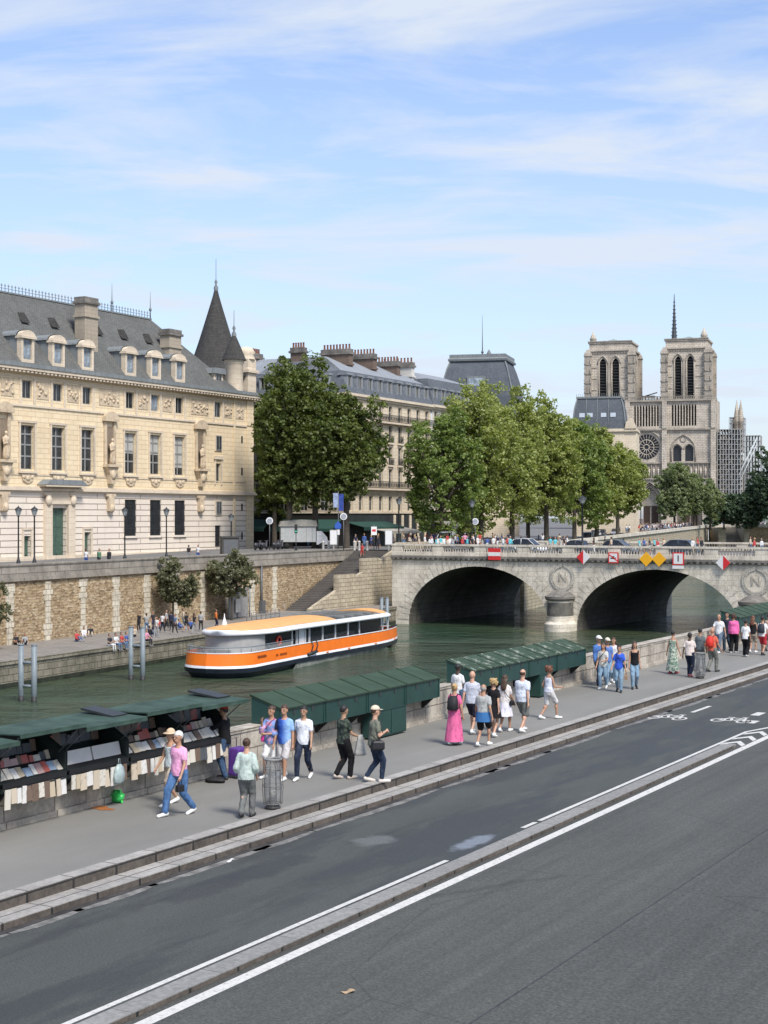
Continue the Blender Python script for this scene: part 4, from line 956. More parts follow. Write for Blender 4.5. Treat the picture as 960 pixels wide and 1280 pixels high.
def nav_gauge(t, z_):
    m = MB(); m.box(-.60,.60,0,.05,z_-.55,z_+.72); m.build('sign_plate', RED, t); m = MB(); m.box(-.47,.47,-.012,0,z_-.43,z_+.6); m.build('white_field', WHT, t)
    m = MB(); m.box(-.06,.06,-.02,-.013,z_-.2,z_+.42); m.build('black_bar', BLK, t); m = MB(); m.box(-.60,.60,0,.05,z_-.92,z_-.60); m.build('lower_plate', WHT, t)
sign(620,692,2.30,'red sign with a white horizontal band on the parapet above the left arch', nav_rect)
sign(731,697,2.1,'red and white diamond sign between the two arches', nav_split(True))
sign(768.5,698,2.1,'square red-bordered sign with struck out boat on the bridge parapet', nav_noturn)
sign(809.5,698,2.0,'left of the two yellow diamond signs above the middle arch', nav_yellow)
sign(825.5,698.5,2.0,'right of the two yellow diamond signs above the middle arch', nav_yellow)
sign(849.5,698,2.0,'red-bordered white sign with a black upright bar and small white plate', nav_gauge)
sign(905.5,704,1.75,'white and red diamond sign at the right of the middle arch', nav_split(False))

# ------------------------------------------------------------------ mooring posts in the water
def dolphin(px, py, ztop, label, w=.92, rot=FA-PI/2):
    t = thing('mooring_post', label, 'mooring post', G(px,py,WZ), rot, 'paired steel mooring posts in the river')
    for sx_ in (-w/2, w/2):
        m = MB(); m.tube([(sx_,0,-1),(sx_,0,ztop-WZ)], .18, 14); m.build('pile', M['steel'], t)
        m = MB(); m.tube([(sx_,0,ztop-WZ),(sx_,0,ztop-WZ+.06)], .20, 14); m.build('pile_cap', M['steel'], t)
        m = MB(); m.tube([(sx_,0,-.5),(sx_,0,.35)], .185, 14); m.build('tide_mark', paint('black_tide_mark', (.02,.02,.02), .6), t)
    for z_ in (1.0, 2.5): 
        m = MB(); m.tube([(-w/2,0,z_),(w/2,0,z_)], .09, 8); m.build('cross_brace', M['steel'], t)
dolphin(34.5,877,-1.95,'paired grey steel mooring posts in the river at the left edge', 1.0)
dolphin(171,850,-1.75,'paired grey steel mooring posts beside the people sitting on the quay edge', 1.0)
dolphin(480.5,791,-2.0,'grey steel mooring posts standing behind the bow of the orange boat', .6)
# ================================================================== BOAT
BO = Vector((-13.0, 113.9, 0)); BA = math.atan2(.929, .370)
t = thing('passenger_boat', 'orange and white river passenger boat with dark glass roof panel cruising beside the quay', 'boat', BO, BA)
LEN = 34.6; HW = 2.8
def hw(x, k=1.0, front=2.8):
    if x < front: return HW*k*math.sqrt(max(0, 1-((front-x)/front)**2.2))
    if x > 26: return HW*k*(1-.45*((x-26)/(LEN-26))**2.2)
    return HW*k
def sheer(x): return -.22*max(0, (x-10)/25)
def hull_band(zb, zt, kb, kt, mat, name, xmaxb=LEN, xmaxt=LEN, x0b=0.0, x0t=0.0, closed=False):
    m = MB(); N = 60; tops = []; bots = []
    for sd in (-1, 1):
        a = []; 
        for i in range(N+1):
            u = i/N; u = u*u*(3-2*u)*.3+u*.7 if False else u**1.3
            xb = x0b+(xmaxb-x0b)*u; xt = x0t+(xmaxt-x0t)*u
            f = lambda x, x0, k: sd*hw(max(0, x-x0) if x < 5 else x, k)
            a.append(((xb, f(xb, x0b, kb), zb+sheer(xb)), (xt, f(xt, x0t, kt), zt+sheer(xt))))
        m.add([p for q in a for p in q], [((2*i,2*i+2,2*i+3,2*i+1) if sd < 0 else (2*i,2*i+1,2*i+3,2*i+2)) for i in range(N)], 0, True)
        if sd < 0: e1_ = a[-1]; 
        else: e2_ = a[-1]
        tops.append([q[1] for q in a])
    m.add([e1_[0], e2_[0], e2_[1], e1_[1]], [(0,1,2,3)])
    return m, tops
m, _ = hull_band(-6.2, -5.12, .80, .985, None, '', 27.0, 33.4, .9, .15); m.build('hull_bottom', M['boat_black'], t)
m, _ = hull_band(-5.14, -4.80, 1.03, 1.03, None, '', 33.5, 34.9, .02, -.06); m.build('rubbing_strake', M['boat_black'], t)
m, tp = hull_band(-4.80, -4.62, 1.02, 1.0, None, '', 34.9, 34.85, -.05, .0); m.build('white_stripe', M['boat_white'], t)
m, tp = hull_band(-4.62, -3.72, 1.0, .975, None, '', 34.7, 34.2, .0, .12)
m.build('hull_side', M['orange'], t)
m = MB()
m.add([(9,-HW*.99-.01,-5.6),(30,-HW*.93,-5.62),(28,-HW*.985,-5.22),(9.6,-HW*.998-.02,-5.16)],[(0,1,2,3)]); m.build('boot_top', M['boat_wear'], t)
# deck
m = MB(); N = 30; L_ = [(.3+33.6*i/N) for i in range(N+1)]
m.add([(x, -hw(x,.96), -4.5+sheer(x)) for x in L_]+[(x, hw(x,.96), -4.5+sheer(x)) for x in L_], [(i,i+1,N+2+i,N+1+i) for i in range(N)]); m.build('deck', paint('boat_deck_grey', (.16,.16,.16), .7), t)
m, _ = hull_band(-3.73, -3.66, .99, .985, None, '', 34.3, 34.3, .1, .1); m.build('gunwale', M['boat_white'], t)
m = MB(); m.add([(18,-HW*.985-.02,-3.66+sheer(18)),(LEN-.4,-hw(LEN-.4,.985)-.02,-3.66+sheer(LEN)),(LEN-.4,-hw(LEN-.4,.985)-.02,-3.52+sheer(LEN)),(18,-HW*.985-.02,-3.6+sheer(18))],[(0,1,2,3)]); m.build('dark_rail_edge', M['boat_black'], t)
# roof
def roofring(x, k, z_):
    return (x, k, z_)
RX0, RX1, RH_ = 1.9, 31.3, 3.0
def rw(x):
    f = 5.5
    a = RH_*math.sqrt(max(0, 1-((f-(x-RX0))/f)**2.4)) if x-RX0 < f else RH_
    if x > 28.5: a = RH_*(1-.35*((x-28.5)/2.8)**2)
    return a
def rz(x): return sheer(x)*1.0
N = 60; xs = [RX0+(RX1-RX0)*(i/N)**1.25 for i in range(N+1)]
m = MB()
cross = [(1.0,-2.52),(1.0,-2.36),(.96,-2.28),(.80,-2.17)]
full = [(-k, z_) for k, z_ in cross]+[(k, z_) for k, z_ in reversed(cross)]+[(.80,-2.56),(-.80,-2.56)]
rings = [[(x, rw(x)*k, z_+rz(x)) for k, z_ in full] for x in xs]
m.loft(rings, 0, True); m.build('roof', M['boat_white'], t)
def roofcap(x0, x1, mat, name, z0=-2.175, crown=.30, k=.83, ends=0.0):
    m = MB(); n = 40; rg = []
    for i in range(n+1):
        x = x0+(x1-x0)*i/n; wv_ = rw(x)*k
        e = 1.0
        if x-x0 < 2.5 and ends: e = .35+.65*math.sqrt((x-x0)/2.5)
        rg.append([(x, wv_*u, z0+rz(x)+e*crown*(1-abs(u)**2.2)) for u in (-1,-.8,-.55,-.25,0,.25,.55,.8,1)])
    vs = [p for r in rg for p in r]; fs = [(i*9+j, (i+1)*9+j, (i+1)*9+j+1, i*9+j+1) for i in range(n) for j in range(8)]
    m.add(vs, fs, 0, True)
    m.add([rg[-1][j] for j in range(9)], [tuple(range(9))]); m.add([rg[0][j] for j in range(9)], [tuple(range(8,-1,-1))])
    m.build(name, mat, t)
roofcap(2.7, 18.2, M['orange_roof'], 'orange_roof_panel', ends=1)
roofcap(18.22, 28.2, M['solar'], 'glass_roof_panel', crown=.22)
roofcap(28.22, 31.0, M['orange_roof'], 'orange_roof_panel')
m = MB()
for x in (20, 22, 24, 26): m.box(x-.04,x+.04,-2.4,2.4,-2.17+rz(x),-1.93+rz(x))
m.build('roof_bar', M['wframe'], t)
m = MB(); m.lathe([(.22,0),(.16,.25),(.05,.6),(.03,.9)], 12, (5.2,1.2,-2.0)); m.build('roof_mast', M['boat_white'], t)
# cabin
m = MB(); rg = []
outl = []
for i in range(19):
    a = PI/2+PI*i/18; outl.append((5.0+2.7*math.cos(a), 2.35*math.sin(a)))
rgp = [[(x, y, z_) for x, y in outl] for z_ in (-4.5, -2.5)]
vs = rgp[0]+rgp[1]; m.add(vs, [(i,i+1,20+i,19+i) for i in range(18)], 0, True)
m.build('cabin_front', paint('cabin_light_grey', (.36,.36,.35), .5, .08), t)
m = MB()
zf = lambda x: sheer(x)
m.box(5.0,9.6,-2.38,-2.30,-4.5,-2.5); m.build('dark_panel', M['navy'], t)
m = MB(); m.tube([(7.2+.34*math.cos(2*PI*j/18), -2.45, -3.25+.34*math.sin(2*PI*j/18)) for j in range(19)], .085, 8); m.build('lifebuoy_holder', paint('lifebuoy_red', (.65,.06,.03), .5), t)
for x in (9.7, 10.6, 12.2, 13.0, 15.6, 18.2, 20.9, 23.4):
    for y in (-2.36, 2.36): m = MB(); m.box(x-.07,x+.07,y-.06,y+.06,-4.5+zf(x),-2.5+zf(x)); m.build('cabin_post', M['boat_white'], t)
m = MB(); m.box(11.0,12.0,-2.40,-2.33,-4.5,-2.6); m.build('door', M['boat_white'], t)
m = MB()
for x0_, x1_ in ((13.1,15.5),(15.7,18.1),(18.3,20.8),(21.0,23.3)): m.box(x0_,x1_,-2.37,-2.35,-3.62+zf(x0_),-2.55+zf(x1_))
tg = NT('boat_window_glass'); tg.p.inputs['Base Color'].default_value = (.05,.06,.07,1); tg.p.inputs['Roughness'].default_value = .05; tg.p.inputs['Alpha'].default_value = .35
m.build('window', tg.m, t)
m = MB(); m.box(24.0,28.6,-2.30,2.30,-4.5+zf(26),-2.55+zf(26)); m.build('rear_cabin', M['navy'], t)
m = MB(); m.box(28.7,28.8,-2.45,-2.35,-4.5+zf(28),-2.55+zf(28)); m.box(30.6,30.7,-2.2,-2.1,-4.5+zf(30),-2.6+zf(30)); m.build('cabin_post', M['boat_white'], t)
m = MB(); m.box(5,24,2.30,2.36,-4.5,-2.6); m.build('far_side_panel', paint('cabin_far_side', (.06,.065,.07), .4), t)
SEAT = paint('boat_seat_pale', (.55,.56,.57), .6)
m0 = MB(); m0.box(-.2,.2,-.42,.42,.38,.46); m0.box(.14,.2,-.42,.42,.46,1.0); m0.box(-.12,.12,-.3,-.26,0,.38); m0.box(-.12,.12,.26,.3,0,.38); sm = m0.mesh('seat', SEAT)
for k in range(11):
    for y in (-1.6, 1.2): link('seat', sm, t, (13.4+k*.95, y, -4.5+zf(18)))
m = MB(); m.box(18.3,23.2,-2.33,-2.28,-4.45+zf(20),-4.0+zf(20)); m.build('low_panel', M['boat_white'], t)
# front deck rail: glass balustrade with steel rail
m = MB(); N = 26; pr = []
for i in range(N+1):
    a = PI*.5+PI*i/N; pr.append((2.9+2.72*math.cos(a), 2.66*math.sin(a)))
pr = pr+[(5.0,-2.66),(7.0,-2.68),(9.4,-2.68)]
m.tube([(x,y,-3.28) for x,y in pr], .035, 6); m.build('hand_rail', M['steel'], t)
m = MB()
for i in range(0, len(pr), 3): m.tube([(pr[i][0],pr[i][1],-3.7),(pr[i][0],pr[i][1],-3.28)], .022, 6)
m.build('rail_post', M['steel'], t)
m = MB()
vs = [(x*.995,y*.99,-3.68) for x,y in pr]+[(x*.995,y*.99,-3.34) for x,y in pr]; n = len(pr); m.add(vs, [(i,i+1,n+i+1,n+i) for i in range(n-1)])
tg = NT('rail_glass'); tg.p.inputs['Base Color'].default_value = (.45,.47,.48,1); tg.p.inputs['Roughness'].default_value = .1; tg.p.inputs['Alpha'].default_value = .45
m.build('rail_panel', tg.m, t)
m = MB(); m.box(2.0,3.4,-.9,.9,-4.5,-4.05); m.box(2.0,2.2,-.9,.9,-4.05,-3.6); m.build('bench', M['iron'], t)
for x in (12.5, 13.4): 
    m = MB(); m.tube([(x,-2.78,-3.6),(x+.1,-2.9,-4.0),(x-.3,-2.92,-4.5)], .05, 6); m.build('fender_rope', M['iron'], t)
m = MB(); m.tube([(11.6,-2.93,-4.62),(13.2,-2.93,-4.5)], .13, 10); m.build('fender', M['iron'], t)
m = MB()
for x in (15.5, 20.0, 26.0, 32.0): m.tube([(x-.18,-hw(x)-.05,-4.7+sheer(x)),(x+.18,-hw(x)-.05,-4.7+sheer(x))], .06, 6)
m.build('mooring_eye', M['orange'], t)
m = MB()
for k, hh in enumerate((.22,.22,.17,.22,.17,.22,.22,.17)): m.box(2.9+k*.19, 2.9+k*.19+.13, -HW*.985-.035, -HW*.985-.025, -4.22, -4.22+hh)
m.build('name_lettering', paint('boat_lettering', (.20,.05,.01), .5), t)
m = MB()
for k in range(9):
    if k in (2,): continue
    m.box(6.0+k*.22, 6.0+k*.22+.13, -HW*.99-.03, -HW*.99-.02, -4.32, -4.14)
m.build('registration_lettering', paint('boat_lettering', (.20,.05,.01), .5), t)

# gangway / pontoon behind the boat's left end
t = thing('landing_stage', 'dark landing stage with grey railings between the lower quay and the orange boat', 'landing stage', FQ(31,-8.7,0), FA)
m = MB(); m.box(-4,9,-3.2,0,-4.35,-3.9); m.build('platform', M['iron'], t)
m = MB()
for y in (-.1,-3.1):
    for k in range(12): m.tube([(-3.9+k*1.15,y,-3.9),(-3.9+k*1.15,y,-2.8)], .03, 6)
    for z_ in (-2.8,-3.15,-3.5): m.tube([(-3.9,y,z_),(8.8,y,z_)], .025, 6)
m.build('railing', M['steel'], t)
t = thing('metal_gate', 'grey metal gate and panel on the lower quay behind the boat', 'gate', FQ(33.8,-1.6,LQ), FA)
m = MB()
for x in (0,1.7,4.2): m.tube([(x,0,0),(x,0,2.9)], .06, 8)
m.tube([(0,0,2.9),(4.2,0,2.9)], .05, 8); m.build('gate_frame', M['steel'], t)
m = MB(); m.box(.1,4.1,.12,.16,.1,2.75); m.build('gate_panel', paint('gate_grey_panel', (.27,.26,.245), .6, .15), t)
m = MB(); m.box(1.2,2.2,-.06,-.03,.6,1.9); m.build('notice_board', paint('notice_pale', (.42,.40,.36), .6, .15), t)
t = thing('quay_railing', 'grey railing on the lower quay edge beside the seated group', 'railing', FQ(26.4,-7.4,LQ), FA)
m = MB()
for k in range(8): m.tube([(k*.95,0,0),(k*.95,0,1.15)], .035, 6)
m.build('rail_post', M['steel_d'], t)
m = MB()
for z_ in (.45,.8,1.15): m.tube([(0,0,z_),(6.65,0,z_)], .025, 6)
m.build('hand_rail', M['steel_d'], t)
t = thing('drain_pipe', 'dark vertical drain pipe on the brick embankment wall left of the stairs', 'pipe', FQ(50.6-7.2,-.12,0), FA)
m = MB(); m.tube([(0,0,LQ),(0,0,1.2)], .14, 8); m.build('pipe', M['steel_d'], t); m = MB(); m.box(-.35,.35,-.3,.1,LQ,LQ+1.3); m.build('pipe_box', M['steel_d'], t)

# ================================================================== WINDOWS
_wm = {}
def window(parent, x, w_, z0, z1, y, style='cross', glass='glass', frame='wframe', name='window', blind=0.0):
    key = (round(w_,2), round(z1-z0,2), style, glass, frame, blind)
    if key not in _wm:
        h = z1-z0; f = MB(); g = MB(); e = .09
        f.box(-w_/2,-w_/2+e,-.0,.07,0,h); f.box(w_/2-e,w_/2,0,.07,0,h); f.box(-w_/2+e,w_/2-e,0,.07,0,e); f.box(-w_/2+e,w_/2-e,0,.07,h-e,h)
        g.box(-w_/2+e,w_/2-e,.03,.04,e,h-e)
        if style in ('cross','stone'):
            k = .16 if style == 'stone' else .07
            yy = -.05 if style == 'stone' else .005
            f.box(-k/2,k/2,yy,.06,e,h-e)
            for q in ((.62,) if style == 'cross' else (.30,.56,.80)): f.box(-w_/2+e,w_/2-e,yy+.003,.057,h*q-k/2,h*q+k/2)
        if style == 'double':
            f.box(-.05,.05,.0,.06,e,h-e)
        if style == 'bars':
            n = max(3, int(w_/.22))
            for i in range(1, n): f.box(-w_/2+w_*i/n-.02,-w_/2+w_*i/n+.02,-.02,.02,0,h)
            for i in range(1, 5): f.box(-w_/2,w_/2,-.018,.022,h*i/5-.02,h*i/5+.02)
        if style == 'panel':
            for q in (.33,.66): f.box(-w_/2+e,w_/2-e,-.01,.05,h*q-.05,h*q+.05)
            f.box(-.05,.05,-.012,.052,e,h-e)
        bm = None
        if blind: bm = MB(); bm.box(-w_/2+e,w_/2-e,.012,.02,h*(1-blind),h-e); bm = bm.mesh('blind', M['blind'])
        _wm[key] = (f.mesh(name, M[frame]), g.mesh('pane', M[glass]), bm)
    fm, gm, bm = _wm[key]
    o = link(name, fm, parent, (x, y, z0)); link('pane', gm, o)
    if bm: link('blind', bm, o)
    return o

# ================================================================== PALACE (left)
PO = Vector((-38.6, 157, 0)); PA = math.atan2(.883, .469)
t = thing('palace_building', 'long cream limestone palace with slate mansard roof, dormers, statue niches and corner turret', 'building', PO, PA)
bays = [-15.7,-10.85,-6.0, 4.0,8.85,13.7, 21.3,26.0,30.8]
X0, X1 = -26.0, 46.7; PB = 1.2
m = MB()
# ground storey
gops = [(8.9,2.5,PB,7.2,7.2),(4.0,1.1,PB,4.3,4.3),(13.7,1.1,PB,4.6,4.6)]+[(x,2.1,4.1,8.2,8.2) for x in (-15.7,-10.85,-6.0,21.3,26.0,30.8)]+[(38.9,1.3,2.6,5.2,5.2),(38.9,1.1,6.5,8.2,8.2)]
arch_wall(m, X0, X1, PB, 9.0, [o for o in gops if not (o[0]==38.9 and o[2]>6)], 0, .55)
m.build('ground_storey_wall', M['palais_low'], t)
# small upper ground window at 38.9: framed on the wall
m = MB(); m.box(38.9-.75,38.9+.75,-.10,-.001,6.4,8.3); m.build('window_surround', M['palais_trim'], t); window(t, 38.9, 1.1, 6.55, 8.15, -.17, 'double')
m = MB(); arch_wall(m, X0, X1, 9.35, 17.6, [(x,2.15,11.15,15.7,15.7) for x in bays]+[(38.9,1.2,10.4,12.8,12.8)], 0, .5); m.build('main_storey_wall', M['palais_up'], t)
m = MB(); m.box(38.15,39.65,-.10,-.001,14.3,16.3); m.build('window_surround', M['palais_trim'], t); window(t, 38.9, 1.15, 14.4, 16.2, -.17, 'double')
m = MB(); arch_wall(m, X0, X1, 17.75, 21.0, [(x,1.5,18.45,20.3,20.3) for x in bays+[38.9]], 0, .4); m.build('attic_wall', M['palais_up'], t)
m = MB(); m.box(X0,X1,.0,.6,9.0,9.35); m.box(X0,X1,.0,.6,17.6,17.75); m.box(X1-.02,X1,0.001,14,PB,21)
m.quad((X1,0.002,PB),(X1,14,PB),(X1,14,21),(X1,0.002,21)); m.build('end_wall', M['palais_up'], t)
m = MB(); m.box(X0,X1+.4,-.42,.0,8.98,9.22); m.box(X0,X1+.25,-.28,0,9.22,9.42); m.box(X0,X1+.12,-.16,0,8.80,8.98)
m.box(X0,X1+.15,-.14,0,17.58,17.8); m.box(X0,X1+.1,-.08,0,20.55,20.7); m.box(X0,X1+.1,-.07,0,10.55,10.65)
m.box(X0,X1+.2,-.22,0,PB-.2,2.2); m.build('string_course', M['palais_trim'], t)
for i in range(1, 12):    # rusticated bands
    z_ = 2.2+.62*(i-.5)
m = MB(); m.box(X0,X1+.9,-.85,.3,21.25,21.55); m.box(X0,X1+.6,-.55,.2,21.0,21.25); x = X0
while x < X1+.5: m.box(x,x+.3,-.78,-.552,21.02,21.247); x += .62
m.build('cornice', M['palais_trim'], t)
m = MB(); m.box(X0,X1+1.0,-.95,-.2,21.55,21.95); m.build('gutter', M['lead'], t)
# frieze: carved panels and pilaster strips in the attic
for x in [-18.1,-13.3,-8.4,-3.0,1.0,6.4,11.3,17.5,23.7,28.4,34.9,41.0,43.6]:
    wd = 1.9 if x not in (17.5, 34.9, -3.0) else 3.6
    m = MB(); m.box(x-wd/2,x+wd/2,-.05,0,18.5,20.3); rnd = random.Random(int(x*10))
    for k in range(int(wd*5)): 
        a = rnd.uniform(-wd/2+.2, wd/2-.2); m.ell((x+a,-.05,19.4+rnd.uniform(-.55,.55)),(rnd.uniform(.1,.3),.13,rnd.uniform(.1,.28)),8,5)
    m.build('carved_panel', M['carve'], t)
for x in bays+[38.9]:
    for d in (-1.05, 1.05): m = MB(); m.box(x+d-.16,x+d+.16,-.10,0,17.8,20.55); m.build('pilaster', M['palais_trim'], t)
for x in bays:
    bl = .5 if x == 21.3 or x == 26.0 else (.8 if x == 30.8 else 0)
    window(t, x, 2.15, 11.15, 15.7, .34, 'stone', blind=bl)
    m = MB(); m.box(x-1.32,x-1.08,-.12,0,10.9,15.95); m.box(x+1.08,x+1.32,-.12,0,10.9,15.95); m.box(x-1.4,x+1.4,-.16,0,15.95,16.2); m.box(x-1.4,x+1.4,-.25,0,10.75,10.95)
    m.build('window_surround', M['palais_trim'], t)
    m = MB(); m.prism([(x-1.0,10.7),(x+1.0,10.7),(x+.75,10.0),(x+.2,9.75),(x-.2,9.75),(x-.75,10.0)],'xz',-.14,0); m.ell((x,-.15,10.25),(.35,.12,.3),8,5); m.ell((x-.6,-.13,10.35),(.25,.1,.2),8,5); m.ell((x+.6,-.13,10.35),(.25,.1,.2),8,5)
    m.build('carved_apron', M['carve'], t)
for x in bays+[38.9]: window(t, x, 1.5, 18.45, 20.3, .22, 'double', 'glass_b' if x == 26.0 else 'glass')
for x in (-15.7,-10.85,-6.0,21.3,26.0,30.8):
    window(t, x, 2.1, 4.1, 8.2, .05, 'bars', frame='wframe_d'); 
    m = MB(); m.box(x-1.25,x+1.25,-.18,0,3.85,4.1); m.box(x-1.2,x-1.05,-.06,0,4.1,8.35); m.box(x+1.05,x+1.2,-.06,0,4.1,8.35); m.box(x-1.05,x+1.05,-.06,0,8.2,8.35); m.build('window_surround', M['palais_low'], t)
window(t, 38.9, 1.2, 10.4, 12.8, .3, 'double'); window(t, 38.9, 1.3, 2.6, 5.2, .2, 'bars', frame='wframe_d')
m = MB(); m.box(37.9,39.9,-.22,0,13.3,13.7); m.box(38.1,38.3,-.12,0,10.2,13.3); m.box(39.5,39.7,-.12,0,10.2,13.3); m.build('window_surround', M['palais_trim'], t)
M['door_pal'] = M['door_g']
def door(parent, x, w_, z0, z1, y):
    m = MB(); m.box(x-w_/2,x+w_/2,y,y+.1,z0,z1); d = m.build('door', M['door_g'], parent)
    m = MB(); h = z1-z0
    for sx_ in (-1,1):
        for a, b_ in ((.05,.3),(.34,.62),(.66,.94)):
            xa, xb = (x-w_/2+.12, x-.08) if sx_ < 0 else (x+.08, x+w_/2-.12)
            m.box(xa, xb, y-.03, y-.001, z0+h*a, z0+h*b_)
    m.build('door_panel', M['door_g'], d); m = MB(); m.ell((x+.12,y-.08,z0+1.1),(.06,.06,.1),8,6); m.build('handle', M['iron'], d)
door(t, 8.9, 2.5, PB, 7.2, .4); door(t, 4.0, 1.1, PB, 4.3, .4); door(t, 13.7, 1.1, PB, 4.6, .4)
m = MB()
for sx_ in (-1,1):
    m.box(8.9+sx_*1.85-.55,8.9+sx_*1.85+.55,-.35,0,PB,7.6); m.box(8.9+sx_*1.75-.7,8.9+sx_*1.75+.7,-.5,0,PB,1.9); m.ell((8.9+sx_*2.0,-.4,8.0),(.45,.3,.6),10,6); m.box(8.9+sx_*2.0-.5,8.9+sx_*2.0+.5,-.45,0,8.5,8.8)
m.box(6.6,11.2,-.40,0,7.6,8.0); m.box(6.9,10.9,-.25,0,8.0,8.8); m.box(5.6,12.2,-1.2,0,9.42,9.62); m.build('portal_surround', M['palais_trim'], t)
m = MB(); m.prism([(5.5,9.62),(12.3,9.62),(11.4,10.15),(6.4,10.15)],'xz',-1.25,-.0); m.build('portal_canopy', M['lead'], t)
m = MB()
for x in (4.0,13.7): m.box(x-.85,x-.55,-.1,0,PB,4.9); m.box(x+.55,x+.85,-.1,0,PB,4.9); m.box(x-.85,x+.85,-.12,0,4.9,5.1)
m.build('door_surround', M['palais_trim'], t)
# statue niches
def statue(parent, x, z_):
    m = MB(); m.loft([[(x+r_*math.cos(2*PI*j/10)*1.0, -.45+r_*.8*math.sin(2*PI*j/10), z_+h) for j in range(10)] for h, r_ in ((0,.42),(.4,.40),(1.0,.34),(1.5,.30),(1.9,.40),(2.15,.42),(2.32,.16),(2.42,.14))])
    m.ell((x,-.47,2.62+z_),(.17,.18,.22),10,7); m.cap((x-.38,-.45,z_+2.1),(x-.45,-.6,z_+1.5),.12,.09); m.cap((x-.45,-.6,z_+1.5),(x-.15,-.8,z_+1.6),.09,.07); m.cap((x+.38,-.45,z_+2.1),(x+.5,-.5,z_+1.45),.12,.09)
    for k in range(5): m.cap((x-.3+k*.15,-.72,z_+.05),(x-.22+k*.11,-.68,z_+1.4),.05,.04,6)
    return m.build('statue', M['carve'], parent)
for x in (-20.5,-2.0+.0,17.5,34.9,.3):
    if x == -2.0: continue
    m = MB(); m.box(x-1.0,x-.62,-.22,0,12.0,16.8); m.box(x+.62,x+1.0,-.22,0,12.0,16.8); m.box(x-1.25,x+1.25,-.5,0,16.8,17.15)
    n = 10; pts = [(x-1.25,17.15)]+[(x-1.2*math.cos(PI*i/n), 17.15+.75*math.sin(PI*i/n)) for i in range(n+1)]+[(x+1.25,17.15)]
    m.prism(pts,'xz',-.45,0); m.box(x-1.15,x+1.15,-.85,0,11.75,12.05); m.prism([(x-.95,11.75),(x+.95,11.75),(x+.5,10.9),(x+.35,9.9),(x-.35,9.9),(x-.5,10.9)],'xz',-.6,0)
    m.ell((x,-.5,10.9),(.5,.35,.6),10,6); m.build('niche_surround', M['carve'], t)
    m = MB(); m.box(x-.62,x+.62,-.06,-.02,12.05,16.2); m.build('niche_shade_panel', paint('niche_shadow_stone', (.22,.17,.12), .9), t)  # flat panel coloured dark as the shade inside the niche
    statue(t, x, 12.1)
    m = MB(); m.box(x-.8,x+.8,-.35,0,8.5,8.8); m.box(x-.45,x+.45,-.4,0,6.9,8.5); m.ell((x,-.4,7.2),(.4,.3,.5),8,6); m.build('console', M['carve'], t)
# corner pilaster strips
m = MB(); m.box(42.2,42.6,-.12,0,PB,21); m.box(45.2,46.72,-.14,0,PB,21); m.build('corner_pilaster', M['palais_up'], t)
m = MB()
for z_ in (3.4,7.0,11.5,15.5,19.0): m.box(44.05,44.35,-.04,-.01,z_,z_+.9)
m.build('slit_window', M['void'], t)
# roof
RZ0, RZ1, RY = 21.9, 30.3, 6.6
m = MB()
m.quad((X0,-.3,RZ0),(43.2,-.3,RZ0),(34.0,RY,RZ1),(X0,RY,RZ1)); m.quad((X0,RY,RZ1),(34.0,RY,RZ1),(43.2,2*RY,RZ0),(X0,2*RY,RZ0)); m.add([(43.2,-.3,RZ0),(43.2,2*RY,RZ0),(34.0,RY,RZ1)],[(0,1,2)])
m.build('roof', M['slate'], t)
m = MB(); m.quad((X0,-.9,21.6),(X1+.9,-.9,21.6),(X1-2,4,23.4),(X0,4,23.4)); m.quad((X1+.9,-.9,21.6),(X1+.9,14,21.6),(X1-2,12,23.4),(X1-2,4,23.4)); m.build('lower_roof', M['slate'], t)
m = MB(); m.box(X0,34.1,RY-.15,RY+.15,RZ1-.05,RZ1+.12); x = X0
while x < 34: 
    m.tube([(x,RY,RZ1+.1),(x,RY,RZ1+.95)], .035, 4); m.obox((x,RY,RZ1+.75),(.28,.04,.1)); x += .55
m.box(X0,34,RY-.02,RY+.02,RZ1+.42,RZ1+.47); m.build('ridge_cresting', M['lead'], t)
for x in (26.5, 34.0):
    m = MB(); m.tube([(x,RY,RZ1),(x,RY,RZ1+3.4)], [.09,.02], 6); m.ell((x,RY,RZ1+1.2),(.18,.18,.25),8,6); m.build('finial', M['lead'], t)
